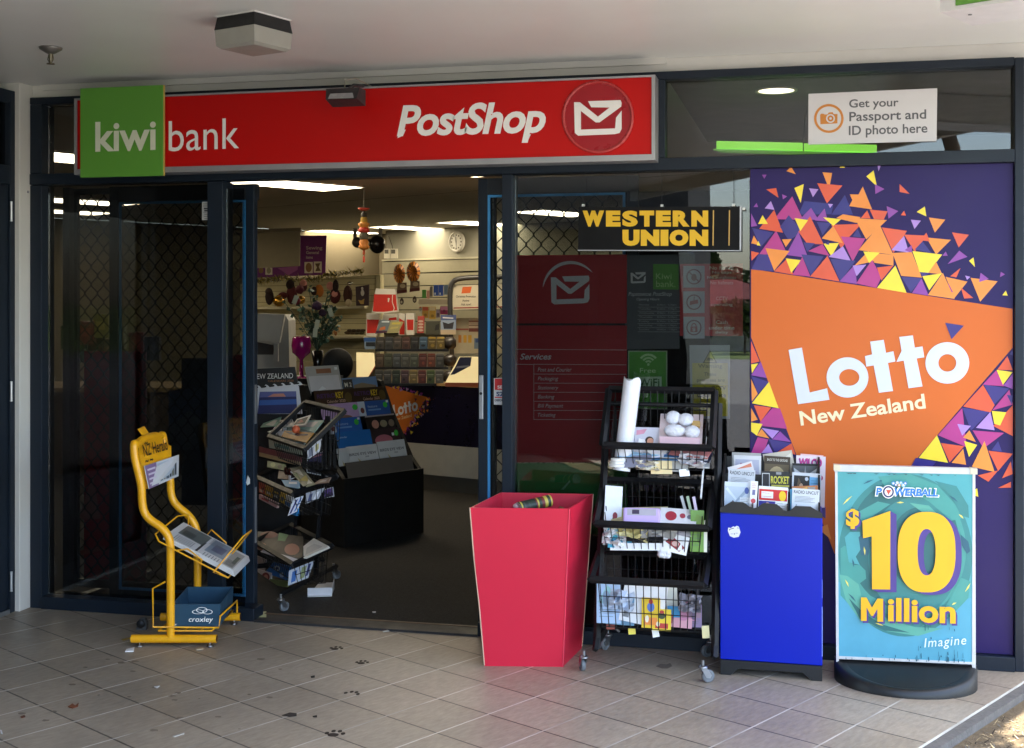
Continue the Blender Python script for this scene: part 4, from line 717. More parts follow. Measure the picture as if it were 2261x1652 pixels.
bm('magazine', 'pale magazine with small red and blue swirl, upper left of the blue bin', 330, 352, 748, 368, by1-.022, Wp, [('r',.06,.2,.92,.92,C(190,190,206)), ('p',[(.18,.6),(.24,.84),(.3,.84),(.26,.6)],C(170,60,90)), ('p',[(.28,.6),(.34,.84),(.42,.8),(.34,.58)],C(110,130,170)), ('e',.62,.82,.05,.03,C(90,100,130)), ('l',.62,.6,.86,.75,3,Gm)], tilt=-.04)
bm('magazine', 'cream magazine tilted behind the moon magazine in the blue bin', 770, 340, 1215, 275, by1-.012, C(205,196,178), [('r',.05,.85,.4,.93,Kb), ('p',[(.5,.8),(.95,.95),(.95,.85)],C(226,220,204))], tilt=-.03)
bm('magazine', 'dark sepia magazine with a full moon, top middle of the blue bin', 795, 358, 1195, 385, by1-.024, C(70,56,40), [('r',.04,.0,.96,.84,C(108,92,66)), ('e',.5,.5,.36,.3,C(186,164,122)), ('e',.42,.56,.1,.07,C(150,128,92)), ('e',.62,.48,.12,.08,C(160,138,100)), ('p',[(.3,.3),(.36,.55),(.42,.4),(.6,.3),(.62,.2),(.24,.2)],C(36,30,24)), ('t','BACK TO THE GROUND',.12,.9,.9,.95,C(230,222,205))], tilt=-.04)
bm('magazine', 'pink edged paper sticking up behind the upper right magazine of the blue bin', 1350, 330, 1700, 360, by1-.01, C(244,206,206), [], tilt=-.02)
bm('magazine', 'pink and white magazine with fat purple lettering, top right of the blue bin', 1285, 355, 1735, 378, by1-.022, C(240,222,226), [('t','WILCO',.08,.78,.86,.94,C(120,44,140),.05), ('t','WILCO',.1,.795,.88,.955,C(214,60,140),.03), ('e',.86,.58,.06,.05,C(190,50,110)), ('l',.1,.45,.9,.7,5,C(220,150,170))], tilt=-.04)
bm('magazine', 'black and white magazine with painted eyes, upper right row of the blue bin', 1222, 475, 1625, 490, by1-.05, Kb, [('r',.03,.3,.97,.95,C(92,94,96)), ('p',[(.06,.9),(.4,.76),(.3,.6),(.14,.66)],C(196,198,200)), ('p',[(.94,.9),(.6,.76),(.7,.6),(.86,.66)],C(196,198,200)), ('e',.25,.72,.07,.06,Kb), ('e',.75,.72,.07,.06,Kb), ('p',[(.5,.95),(.44,.7),(.56,.7)],C(150,152,154))], tilt=-.06)
bm('magazine', 'white magazine tipped on edge with an orange picture, left row of the blue bin', 232, 540, 600, 445, by0+.19, C(230,222,220), [('p',[(.3,.9),(.95,.96),(.95,.86)],C(214,130,100))], tilt=-.1)
bm('magazine', 'white radio magazine standing in the middle row at left of the blue bin', 250, 555, 660, 590, by0+.165, C(212,214,218), radio, tilt=-.1)
bm('magazine', 'black rocket magazine with yellow title in the middle of the blue bin', 745, 595, 1190, 610, by0+.165, C(34,33,32), [('r',.04,.2,.3,.95,C(206,206,206)), ('r',.06,.22,.28,.93,C(36,34,38)), ('t','ROCKET',.34,.68,.97,.88,C(216,206,74),.03), ('r',.36,.6,.97,.65,C(200,190,80)), ('r',.52,.92,.7,.99,C(150,150,150)), ('e',.5,.36,.2,.14,C(150,154,160)), ('e',.7,.34,.1,.1,C(110,112,116)), ('r',.76,.48,.97,.56,C(190,190,192))], tilt=-.1)
bm('magazine', 'magazine with dark portrait and sky blue column, right of the blue bin', 1225, 610, 1670, 640, by0+.165, C(214,218,224), [('r',.06,.1,.6,.92,C(34,28,26)), ('r',.6,.1,.97,.9,C(110,178,224)), ('p',[(.14,.5),(.22,.86),(.34,.7),(.42,.2),(.12,.2)],C(96,78,56)), ('e',.32,.62,.07,.1,C(196,160,130)), ('e',.5,.84,.06,.05,C(210,216,226)), ('t','johnny',.12,.3,.48,.44,C(236,234,230),.03), ('l',.64,.5,.92,.84,5,C(60,110,160))], tilt=-.1)
bm('magazine', 'light blue magazine with a small house under crossed beams, front left of the blue bin', 190, 755, 615, 775, by0+.07, C(206,216,226), [('r',.02,.02,.98,.88,C(186,200,214)), ('p',[(.1,.86),(.5,.5),(.46,.46),(.04,.8)],C(214,224,232)), ('p',[(.8,.86),(.4,.5),(.44,.46),(.9,.8)],C(150,166,184)), ('p',[(.2,.1),(.2,.4),(.31,.52),(.42,.4),(.42,.1)],C(84,78,92)), ('e',.8,.78,.08,.09,C(70,92,160)), ('r',.56,.45,.94,.6,C(222,226,230)), ('l',.58,.47,.9,.6,3,Gm)], tilt=-.12, z0=.63)
bm('magazine', 'narrow white magazine with red dots beside the house magazine in the blue bin', 590, 745, 700, 755, by0+.055, C(238,234,234), [('e',.5,.5,.34,.06,C(206,80,84)), ('r',.3,.65,.7,.78,C(120,120,160)), ('e',.5,.22,.38,.08,C(206,70,74)), ('l',.2,.82,.8,.95,3,C(200,100,110))], tilt=-.12, z0=.63)
bm('magazine', 'red topped magazine with a yellow round badge, front middle of the blue bin', 712, 820, 1160, 850, by0+.07, C(236,236,234), [('r',.02,.62,.98,.92,C(206,40,38)), ('r',.1,.68,.5,.86,C(238,236,234)), ('l',.12,.68,.48,.86,2,C(206,40,38)), ('e',.82,.76,.12,.14,C(240,200,30)), ('r',.02,.02,.58,.6,C(50,44,140)), ('e',.32,.44,.1,.13,C(214,170,150)), ('p',[(.16,.1),(.24,.34),(.4,.34),(.5,.1)],C(26,22,34)), ('r',.6,.24,.97,.36,C(240,222,60)), ('l',.62,.4,.95,.58,3,Gm)], tilt=-.12, z0=.62)
bm('magazine', 'orange and brown magazine peeking up behind the front right magazine of the blue bin', 1215, 830, 1610, 815, by0+.085, C(190,120,66), [('p',[(.3,.9),(.6,.98),(.6,.86)],C(226,170,80)), ('r',.62,.86,.9,.96,C(160,150,140))], tilt=-.12, z0=.63)
bm('magazine', 'blue edged magazine at the front right corner of the blue bin', 1190, 870, 1290, 872, by0+.075, C(90,170,214), [('r',.3,.3,.7,.9,C(60,110,170))], tilt=-.12, z0=.63)
bm('magazine', 'white radio magazine standing at the front right of the blue bin', 1225, 855, 1645, 885, by0+.062, C(214,218,222), radio, tilt=-.12, z0=.62)
# pavement sign
t = thing('pavement_sign', 'white framed pavement sign with teal poster on a rounded black base', 'sign', (.38, -.31, 0))
PO = Vector((.383, -.31, .45)); PNm = Vector((.03, -1, .0)).normalized(); T4 = Tr(2080, 1150, 2.897, PO, PNm)
wf = M('worn_white', (206,206,204), .45, var=.1, sc_=30); dirty = C(120,118,112)
m_ = MB(); q = lambda L, l=0.0: T4.pts(L, l)
m_.slab(q([(14,82), (1046,104), (1048,62), (10,34)]), PNm, .03, wf); m_.slab(q([(20,84), (38,84), (48,1445), (38,1590), (30,1590)][::-1], -.002)[::1], PNm, .024, wf); m_.slab(q([(1012,1480), (1030,1640), (1040,1640), (1036,104), (1016,104)], -.002), PNm, .024, wf); m_.slab(q([(48,1440), (1012,1480), (1012,1464), (48,1420)], -.001), PNm, .02, wf); m_.build('frame', t)
for L in ([(10,72), (58,76), (58,36), (10,32)], [(998,100), (1050,104), (1050,62), (998,58)]): m_ = MB(); m_.slab(q(L, .003), PNm, .034, C(214,204,176)); m_.build('corner_cap', t)
m_ = MB(); TE = dict(a=C(78,160,164,.45), b=C(56,130,128,.45), c=C(42,106,106,.45), d=C(70,150,140,.45), e=C(84,162,186,.45), f=C(92,168,148,.45), y=C(236,222,110,.4), n=C(36,92,112,.4))
m_.slab(q([(40,1425), (1014,1468), (1018,104), (38,82)], -.004), PNm, .01, TE['e'])
lv = [0]
def P4(L, c): lv[0] += 1; m_.poly(q(L, -.0038+.00012*lv[0]), TE[c] if isinstance(c, str) else c)
P4([(40,880), (300,1000), (1010,1000), (1018,104), (38,82)], 'a'); 
P4([p_ for p_ in ell(530, 690, 486, 590, 56)], 'b'); P4(ell(550, 650, 420, 500, 48), 'd'); P4(ell(520, 610, 400, 470, 48), 'c'); P4(ell(590, 700, 330, 430, 48), 'b'); P4(ell(640, 640, 230, 300, 40), 'c')
P4([(60,640), (90,620), (130,640), (150,760), (200,760), (240,800), (245,860), (190,900), (230,960), (330,1010), (420,1080), (300,1130), (160,1090), (60,980)], 'd')
P4([(50,830), (110,840), (190,900), (215,1000), (300,1090), (420,1160), (600,1210), (800,1220), (620,1275), (400,1240), (200,1160), (100,1020)], 'f')
P4([(90,560), (130,520), (200,520), (210,640), (170,700), (200,760), (120,740)], 'a'); P4([(190,560), (230,520), (280,600), (260,690), (210,690)], 'n'); P4([(180,380), (330,300), (420,320), (300,400), (230,480)], 'd')
P4([(330,120), (560,100), (760,180), (900,330), (960,420), (860,440), (700,300), (520,200), (380,190)], 'd'); P4([(740,150), (900,190), (985,330), (990,420), (930,400), (860,260)], 'b'); P4([(560,310), (700,330), (840,470), (880,620), (800,520), (680,400)], 'f')
P4([(930,540), (985,590), (1000,660), (975,680), (940,620)], 'n'); P4([(930,850), (1000,880), (985,1000), (860,1130), (640,1210), (820,1060)], 'd'); P4([(120,1000), (230,1110), (360,1190), (560,1250), (380,1235), (200,1150)], 'c')
for a, b_, c in (((75,325),(145,258),'y'), ((465,310),(520,308),'y'), ((915,392),(950,425),'y'), ((228,625),(236,690),'y'), ((92,865),(118,918),'y'), ((1000,890),(960,955),'y'), ((310,1180),(370,1200),'y'), ((865,1050),(900,1032),'y'), ((222,175),(300,142),'n'), ((846,256),(910,305),'n'), ((145,715),(155,775),'n'), ((115,965),(172,1028),'n'), ((345,150),(360,154),'n')):
    dx, dy = b_[0]-a[0], b_[1]-a[1]; k_ = 9/max(1, math.hypot(dx, dy)); P4([a, ((a[0]+b_[0])/2+dy*k_, (a[1]+b_[1])/2-dx*k_), b_, ((a[0]+b_[0])/2-dy*k_*.4, (a[1]+b_[1])/2+dx*k_*.4)], c)
rn = random.Random(9)
for i in range(46):                                       # scraped off print along the lower edge
    x = rn.uniform(600, 1000) if i < 36 else rn.uniform(90, 600); y = 1440+x*.03-rn.uniform(0, 1)**2*(250 if x > 620 else 40); h_ = rn.uniform(8, 60 if x > 620 else 26); w_ = rn.uniform(2, 8); P4([(x,y), (x+w_,y-4), (x+w_*.6,y-h_), (x-w_*.3,y-h_*.8)], C(30,92,110))
for i in range(14): x = rn.uniform(90, 990); P4([(x,88+x*.022), (x+rn.uniform(10,50),89+x*.022), (x+20,96+x*.022)], C(60,90,96))
m_.build('poster', t)
yl = M('prize_yellow', (234,176,20), .4, var=.05, sc_=9); pu = M('prize_purple', (72,54,132), .4); m_ = MB(); Z = -.0038+.00012*130
m_.poly(q([(418,365), (463,390), (463,952), (330,952), (287,932), (418,932)], Z), pu); m_.ring(q(ell(722, 682, 212, 290, 60, 2.5), Z), q(ell(722, 676, 62, 160, 60, 2.3), Z), pu); m_.ring(q(ell(680, 662, 76, 180, 60, 2.3), Z+.0001), q(ell(705, 670, 50, 150, 60, 2.3), Z+.0001), pu)
T4.text(m_, '$', 112, 504, 208, 360, pu, Z, .05); m_.poly(q([(x+12, y+15) for x, y in [(206,1158), (206,988), (246,990), (285,1062), (326,996), (366,1000), (366,1165), (324,1164), (324,1072), (293,1124), (279,1123), (247,1062), (247,1159)]], Z), pu); T4.text(m_, 'illion', 412, 1178, 902, 1006, pu, Z, .032, 0, 1.0, -18)
m_.poly(q([(216,436), (418,364), (417,932), (286,930), (283,548), (221,562)], Z+.0006), yl); m_.ring(q(ell(680, 662, 209, 291, 60, 2.5), Z+.0006), q(ell(680, 662, 65, 167, 60, 2.3), Z+.0006), yl)
T4.text(m_, '$', 98, 494, 194, 350, yl, Z+.0006, .05); m_.poly(q([(206,1158), (206,988), (246,990), (285,1062), (326,996), (366,1000), (366,1165), (324,1164), (324,1072), (293,1124), (279,1123), (247,1062), (247,1159)], Z+.0006), yl); T4.text(m_, 'illion', 400, 1163, 890, 990, yl, Z+.0006, .032, 0, 1.0, -18); m_.build('prize_lettering', t)
m_ = MB(); pb_ = C(40,120,210); T4.text(m_, 'P', 306, 260, 366, 188, inkw, Z, .07, .12); T4.text(m_, 'WERBALL', 432, 260, 772, 192, inkw, Z, .07, .12, .95, -8); T4.text(m_, 'P', 314, 253, 358, 196, pb_, Z+.0004, .03, .12); T4.text(m_, 'WERBALL', 446, 254, 764, 199, pb_, Z+.0004, .035, .12, .95, -8)
m_.poly(q(ell(404, 226, 46, 48, 30), Z+.0006), inkw); m_.poly(q(ell(404, 226, 40, 42, 30), Z+.0008), C(40,40,90)); m_.poly(q(ell(404, 226, 28, 30, 30), Z+.001), inkw); m_.poly(q([(386,212), (426,212), (404,250)], Z+.0012), C(206,80,60))
for i, (x, y, r, c) in enumerate(((440,165,14,(90,150,210)), (458,176,13,(60,90,150)), (482,178,12,(214,160,90)), (468,160,11,(200,214,226)), (494,160,12,(120,180,220)), (512,178,15,(150,196,226)), (526,165,14,(70,130,190)))): m_.poly(q(ell(x, y, r, r, 16), Z+.0002+.0001*i), C(*c)); m_.poly(q(ell(x, y, r*.5, r*.5, 12), Z+.001+.0001*i), C(230,232,234))
m_.build('logo', t)
m_ = MB(); hw = M('chalk_white', (226,236,238), .6); T4.text(m_, 'Imagine', 664, 1372, 966, 1285, hw, Z, .0, .12, 1.15, 22); m_.build('handwriting', t)
# base: half round water filled foot with a sloping hollow
m_ = MB(); bk = M('base_black', (22,23,24), .42, var=.12, sc_=10); xc = .385; yb = -.285; rxx, ryy = .275, .215; zt = .085
arc = [(xc-rxx*cos(pi*j/28), yb-ryy*sin(pi*j/28)) for j in range(29)]
arc2 = [(xc-(rxx-.012)*cos(pi*j/28), yb-(ryy-.014)*sin(pi*j/28)) for j in range(29)]; arc3 = [(xc-(rxx-.045)*cos(pi*j/28), yb-.012-(ryy-.055)*sin(pi*j/28)) for j in range(29)]
zr = lambda j: .034+.05*(1-sin(pi*j/28))
vs = [(x, y, 0) for x, y in arc]+[(x, y, zr(j)-.008) for j, (x, y) in enumerate(arc)]+[(x, y, zr(j)) for j, (x, y) in enumerate(arc2)]+[(x, y, .035+.055*(1-sin(pi*j/28))-.008) for j, (x, y) in enumerate(arc3)]
m_.add(vs, [(r*29+j, r*29+j+1, (r+1)*29+j+1, (r+1)*29+j) for r in range(3) for j in range(28)], bk, True)
m_.add([(x, y, .027+.055*(1-sin(pi*j/28))) for j, (x, y) in enumerate(arc3)], [tuple(range(29))], bk)
m_.bx(xc-rxx, xc+rxx, yb, yb+.014, 0, .084, bk); m_.bx(xc-rxx+.03, xc+rxx-.03, yb+.015, yb+.2, 0, .05, bk, .015); m_.build('base', t)
# ---------------------------------------------------------------- newspaper stand
t = thing('newspaper_stand', 'yellow tubular newspaper stand with curved uprights in front of the left window', 'newspaper stand', cz(-1.49, 5.7)); yt = M('yellow_enamel', (236,168,22), .32, var=.1, sc_=18, spec=.5)
Th = lambda zx, zy, Zd: onD((280+zx/2.753)/1.1318, (1050+zy/2.753)/1.1318, Zd)
Z1, Z2 = 5.514, 5.89; r_ = .0178
def smooth(L, it=2):
    for _ in range(it):
        o_ = [L[0]]
        for a, b_ in zip(L[:-1], L[1:]): o_ += [a.lerp(b_, .25), a.lerp(b_, .75)]
        L = o_+[L[-1]]
    return L
fl_ = [(403,1500), (403,1000), (403,870), (392,800), (340,735), (265,690), (222,640), (206,570), (205,480), (192,400), (168,310), (152,230)]
f3 = [Th(x, y, Z1) for x, y in fl_]; rl_ = [(590,1440), (588,1000), (587,810), (578,730), (530,655), (450,595), (412,540), (402,470), (402,400)]; r3 = [Th(x, y, Z2) for x, y in rl_]
Xs = lambda p: (p-Vector((0, -5.52, 0))).dot(RGT)
# over the top the tube leans across from the front upright to the rear one
pa, pb2 = f3[-1], r3[-1]; topz = Th(240, 118, 5.7).z; xa = Xs(pa); zc = pa.z
arch = [cz(xa-.002, Z1+.004, zc+.05), cz(xa+.0, Z1+.03, topz-.02), cz(xa+.004, Z1+.09, topz), cz(xa+.012, Z2-.10, topz), cz(xa+.018, Z2-.03, topz-.02), cz(xa+.022, Z2-.004, zc+.05), cz(xa+.03, Z2, zc-.02)]
m_ = MB(); m_.tube(smooth(f3+arch+r3[::-1], 2), r_, yt, 12); m_.build('upright_tube', t)
for Zd, nm in ((Z1, 0), (Z2, 1)):
    X0 = -1.684 if nm == 0 else -1.66; X1 = -1.307 if nm == 0 else -1.285; m_ = MB(); m_.tube([cz(X0, Zd, .035), cz(X1, Zd, .035)], .0185, yt, 14); m_.lathe(cz(X1, Zd, .035), [(.0155, .0005), (0, .0006)], C(70,34,14), 14, tuple(RGT)); m_.build('base_tube', t)
    for X in (X0+.035, X1-.03): m_ = MB(); m_.lathe(cz(X, Zd, 0), [(0, 0), (.016, 0), (.016, .006), (.006, .009), (.005, .022)], M('steel', (150,150,152), .35, 1), 14); m_.build('foot', t)
# name board between the uprights: spans the depth between the two tubes
def bd(s_, z, off=0.0):                                   # s_ from front (0) to rear (1) upright, at height z
    za = [p for p in f3]; 
    def xat(L, z):
        for a, b_ in zip(L[:-1], L[1:]):
            if (a.z-z)*(b_.z-z) <= 0 and a.z != b_.z: k_ = (z-a.z)/(b_.z-a.z); return Xs(a)+(Xs(b_)-Xs(a))*k_
        return Xs(L[-1])
    x = xat(f3, z)*(1-s_)+xat(r3, z)*s_ if z < zc else xa+.02*s_
    return cz(x+off, Z1+(Z2-Z1)*s_, z)
z_lo = Th(228, 480, Z1).z; z_hi = topz+.004; m_ = MB(); nz_ = 10
vs = []; zz = [z_lo+(z_hi-z_lo)*k/nz_ for k in range(nz_+1)]
for z in zz: e = .03 if z < topz-.05 else .12+.02*(z > topz); vs += [bd(.04+e*.4, z, .012), bd(.96-e*.4, z, .012)]
m_.add(vs, [(2*k, 2*k+1, 2*k+3, 2*k+2) for k in range(nz_)], yt); m_.add([v-RGT*.004 for v in vs], [(2*k+2, 2*k+3, 2*k+1, 2*k) for k in range(nz_)], yt); m_.build('name_board', t)
m_ = MB(); m_.slab([bd(.3, topz+.018, 0), bd(.5, topz+.02, 0), bd(.5, topz+.05, -.02), bd(.3, topz+.045, -.02)], RGT, .006, yt); m_.build('clip', t)
zt0 = Th(205, 262, Z1).z; zt1 = Th(205, 190, Z1).z
m_ = MB(); ink = C(46,24,14); a = bd(.13, zt0, .019); b_ = bd(.80, zt0+.0, .019); c_ = bd(.13, zt1+.006, .019); m_.text('NZ Herald', a, b_-a, c_-a, ink, .012); m_.text('~ ~', bd(.14, zt0-.028, .019), bd(.36, zt0-.028, .019)-bd(.14, zt0-.028, .019), bd(.14, zt0-.016, .019)-bd(.14, zt0-.028, .019), ink, .03); m_.text('~', bd(.2, zt1+.004, .019), bd(.32, zt1+.004, .019)-bd(.2, zt1+.004, .019), bd(.2, zt1+.014, .019)-bd(.2, zt1+.004, .019), ink, .03); m_.build('lettering', t)
# poster slipped on the board
pz1 = Th(215, 320, Z1).z; pz0 = Th(225, 478, Z1).z; t2 = thing('headline_sheet', 'newspaper page clipped to the lower half of the yellow name board', 'newspaper', bd(.5, pz0, .02)); m_ = MB()
sh = lambda s_, q_: bd(s_, pz0+(pz1-pz0)*q_, .026); m_.slab([sh(.05, 0), sh(1.10, 0), sh(1.10, 1), sh(.05, 1)], RGT, .003, C(206,206,208)); sh2 = lambda s_, q_, l=.0012: sh(s_, q_)+RGT*l
m_.poly([sh2(.05, 0), sh2(.38, 0), sh2(.38, 1), sh2(.05, 1)], C(128,104,140)); m_.poly([sh2(.40, .1), sh2(1.02, .1), sh2(1.02, .92), sh2(.40, .92)], C(176,186,196))
for i, (s0, s1, q0, q1, c) in enumerate(((.44,.52,.14,.6,(60,66,70)), (.55,.62,.14,.75,(140,130,110)), (.64,.74,.12,.6,(70,84,100)), (.76,.82,.14,.86,(36,40,44)), (.84,.92,.14,.6,(120,120,110)), (.94,1.0,.14,.7,(60,60,64)))): m_.poly([sh2(s0, q0, .002), sh2(s1, q0, .002), sh2((s0+s1)/2+.03, q1, .002), sh2(s0, q1*.9, .002)], C(*c))
for k in range(4): m_.poly([sh2(.09, .16+.2*k, .002), sh2(.33, .16+.2*k, .002), sh2(.33, .24+.2*k, .002), sh2(.09, .24+.2*k, .002)], C(206,196,212))
m_.build('page', t2)
# wire shelf, newspaper, lower wire basket, box
def wire(L, par, name='wire_rail', r=.0035): m_ = MB(); m_.tube(L, r, yt, 8); return m_.build(name, par)
xs_ = lambda X, Zd, z: cz(X, Zd, z)
sA = (-1.555, .472); sB = (-1.25, .312)                   # shelf profile: (X, height) high at the left, low at the right
prj = lambda k: (sA[0]+(sB[0]-sA[0])*k, sA[1]+(sB[1]-sA[1])*k)
Zf, Zr = Z1-.03, Z2-.02
def sp(k, Zd, dz=0.0): X, z = prj(k); return cz(X, Zd, z+dz)
for Zd in (Zf, Zr, (Zf+Zr)/2-.08, (Zf+Zr)/2+.08): wire([sp(0, Zd), sp(1, Zd)], t)
wire([sp(0, Zf), sp(-.06, Zf+.01, .02), sp(-.02, Zr-.06, .05), sp(.12, Zr-.03, .075), sp(.10, Zr, .0)], t); wire([sp(1, Zf)]+[cz(X, Zd, z) for X, Zd, z in ((-1.315, Zf, .335), (-1.205, Zf+.10, .475), (-1.195, Zr-.16, .478))]+[cz(-1.30, Zr-.12, .352)], t); wire([sp(1, Zf), sp(1, Zr)], t)
wire([sp(.25, Zf), sp(.42, Zf-.005, .035), sp(.63, Zf-.005, .02), sp(.60, Zf)], t); wire([sp(.36, Zr), sp(.45, Zr+.005, .05), sp(.68, Zr+.005, .025), sp(.66, Zr)], t)
m_ = MB(); nA, nB = (-1.545, .476), (-1.235, .314); nl = lambda k, Zd, dz: cz(nA[0]+(nB[0]-nA[0])*k, Zd, nA[1]+(nB[1]-nA[1])*k+dz)
for j in range(4): e = .006*j; m_.add([nl(0+e, Zf+.03, -.001+.005*j), nl(1.02-e*1.5, Zf+.03+e, -.001+.005*j), nl(1.02-e, Zr-.03, -.001+.005*j), nl(0+e, Zr-.03, -.001+.005*j), nl(0+e, Zf+.03, .0035+.005*j), nl(1.02-e*1.5, Zf+.03+e, .0035+.005*j), nl(1.02-e, Zr-.03, .0035+.005*j), nl(0+e, Zr-.03, .0035+.005*j)], [(3,2,1,0), (4,5,6,7), (0,1,5,4), (1,2,6,5), (2,3,7,6), (3,0,4,7)], C(200,198,196))
def np_(k0, k1, q0, q1, c, l): ZZ = lambda q_: Zf+.03+(Zr-Zf-.06)*q_; m_.poly([nl(k0, ZZ(q0), .019+l), nl(k1, ZZ(q0), .019+l), nl(k1, ZZ(q1), .019+l), nl(k0, ZZ(q1), .019+l)], C(*c))
np_(.1, .46, .4, .95, (92,96,92), .0004); np_(.14, .3, .45, .7, (60,64,62), .0008); np_(.52, .8, .25, .95, (130,140,150), .0004); np_(.58, .74, .4, .75, (96,98,118), .0008); np_(.82, .97, .1, .9, (150,146,140), .0004)
for k in range(9): np_(.12+.03*k, .13+.03*k, .06, .34, (90,90,90), .0004)
np_(.44, .47, .05, .6, (40,40,42), .0004)
for k in range(14): np_(.50+.012*k, .505+.012*k, .62, .95, (110,110,110), .0012)
for k in range(10): np_(.84+.012*k, .846+.012*k, .12, .42, (70,70,70), .0012); np_(.12+.016*k, .127+.016*k, .72, .93, (120,120,118), .0012)
if True: pass; np_(.9, .95, .3, .7, (60,70,60), .0008)
for k in range(6): np_(.55+.04*k, .56+.04*k, .03, .2, (100,100,100), .0004)
single(m_, 'newspaper', 'folded newspaper lying on the sloping wire shelf of the yellow stand', 'newspaper', )
# lower basket
L0 = [cz(-1.53, Z1-.02, .292), cz(-1.585, Z1-.02, .262), cz(-1.583, Z1-.02, .092), cz(-1.293, Z1-.02, .09), cz(-1.287, Z1-.02, .14), cz(-1.29, Z2-.1, .125), cz(-1.288, Z2-.06, .128), cz(-1.287, Z2-.06, .07)]
wire(L0, t, 'basket_rail', .004); wire([cz(-1.565, Z1+.0, .07), cz(-1.33, Z1, .07), cz(-1.31, Z2-.04, .075), cz(-1.55, Z2-.04, .075), cz(-1.565, Z1, .07)], t, 'basket_rail', .004)
for q_ in (.2, .5, .8): wire([cz(-1.565+.235*q_, Z1, .072), cz(-1.55+.24*q_, Z2-.04, .077)], t, 'basket_rail', .003)
t2 = thing('cardboard_box', 'open dark teal cardboard box with white script logo in the yellow stand', 'box', cz(-1.45, 5.65, .085)); bc = M('teal_card', (28,66,88), .6, var=.05); bci = M('teal_card_inner', (36,74,98), .7)
Xl, Xr, Zn, Zfr, h0 = -1.505, -1.297, Z1+.012, Z2-.03, .099; zb = .086
A_ = [(Xl, Zn), (Xr, Zn), (Xr-.018, Zfr), (Xl-.018, Zfr)]; b4 = [cz(x, z, zb) for x, z in A_]; t4 = [cz(x+(.004 if i in (1, 2) else -.004), z, zb+h0) for i, (x, z) in enumerate(A_)]
m_ = MB(); loft(m_, b4, t4, bc); m_.poly(b4[::-1], bc); ti = inset(t4, .005); bi = inset(b4, .005); loft(m_, bi[::-1], ti[::-1], bci); m_.poly([p+UPV*.004 for p in bi], bci)
for i in range(4): m_.poly([t4[i], t4[(i+1) % 4], ti[(i+1) % 4], ti[i]], C(70,96,112))
m_.build('box', t2)
m_ = MB(); fN = -FWD; a = b4[0]-FWD*.0008; du = b4[1]-b4[0]; dv = UPV*h0; m_.text('croxley', a+du*.34+dv*.14, du*.52, dv*.30, inkw, .006, .15)
ov = lambda cx_, cz_, rx, rz: [a-FWD*.0002+du*(cx_+rx*cos(2*pi*j/20))+dv*(cz_+rz*sin(2*pi*j/20)) for j in range(20)]
for cx_, cz_, rx, rz in ((.62,.74,.12,.13), (.54,.66,.13,.10), (.74,.66,.11,.11)): m_.ring(ov(cx_, cz_, rx, rz), ov(cx_, cz_, rx*.86, rz*.82), inkw)
m_.poly([a-FWD*.0003+du*x+dv*z for x, z in ((.03,.03), (.1,.12), (.02,.12))], C(220,220,215)); m_.build('logo', t2)
# ---------------------------------------------------------------- small things on the ground
def paw(px, py, label, s_=1.0, rz=0.0, toes=4, pad=True):
    s_ *= .56
    p = onZ(px, py, .0018); f = frame_at(p, rz); m_ = MB(f); c = M('paw_brown', (52,40,28), .8, var=.2)
    def blob(x, y, rx, ry): m_.add([(x+rx*cos(2*pi*k/14), y+ry*sin(2*pi*k/14), .0) for k in range(14)]+[(x+rx*cos(2*pi*k/14), y+ry*sin(2*pi*k/14), -.0015) for k in range(14)], [tuple(range(14))]+[(k, k+14, (k+1) % 14+14, (k+1) % 14) for k in range(14)], c)
    if pad: blob(-.005*s_, -.022*s_, .03*s_, .024*s_)
    for x, y in ((-.045,.0), (-.018,.034), (.016,.036), (.042,.004))[:toes]: blob(x*s_, y*s_, .0115*s_, .016*s_)
    return single(m_, 'paw_print', label, 'paw print', 'dark paw prints across the tiles')
paw(743, 1431, 'dark paw print on the tiles nearest the doorway'); paw(800, 1462, 'dark paw print on the tiles, second from the doorway', .95, .15); paw(777, 1531, 'faint paw print of four toes without its pad, third from the doorway', 1.05, -.1, 4, False); paw(740, 1619, 'largest dark paw print at the front edge of the tiles', 1.2, .1)
def flat(name, label, cat, pts, col, h=.002, lift=.001, grp=None): m_ = MB(); m_.slab([onZ(x, y, lift+h) for x, y in pts], UPV, h, col); return single(m_, name, label, cat, grp)
bs_ = C(50,42,34,.9)
flat('gum_spot', 'pear shaped dark blotch on the front tiles left of the paw prints', 'stain', [(622,1579), (640,1573), (655,1575), (655,1580), (640,1582)], bs_); flat('gum_spot', 'tiny dark spot between the paw prints and the yellow stand', 'stain', [(686,1493), (695,1491), (695,1495), (687,1496)], bs_); flat('gum_spot', 'small dark spot beside the largest paw print', 'stain', [(690,1581), (700,1579), (700,1583), (692,1583)], bs_)
flat('paper_scrap', 'small white paper scrap lying in front of the yellow stand', 'litter', [(276,1438), (279,1433), (297,1429), (295,1437)], C(226,226,226), .004)
flat('paper_scrap', 'tiny white paper chip on the tiles left of centre', 'litter', [(340,1516), (353,1514), (347,1519)], C(222,222,220)); flat('paper_scrap', 'beige flattened scrap under the front foot of the yellow stand', 'litter', [(430,1431), (448,1428), (450,1432), (434,1434)], C(170,150,120), .004)
flat('paper_scrap', 'long pale streak of paper near the bottom of the tiles', 'litter', [(381,1625), (407,1618), (406,1620), (384,1627)], C(186,180,168)); flat('paper_scrap', 'white scrap at the left edge of the tiles', 'litter', [(0,1611), (4,1612), (6,1620), (2,1619)], C(222,222,220))
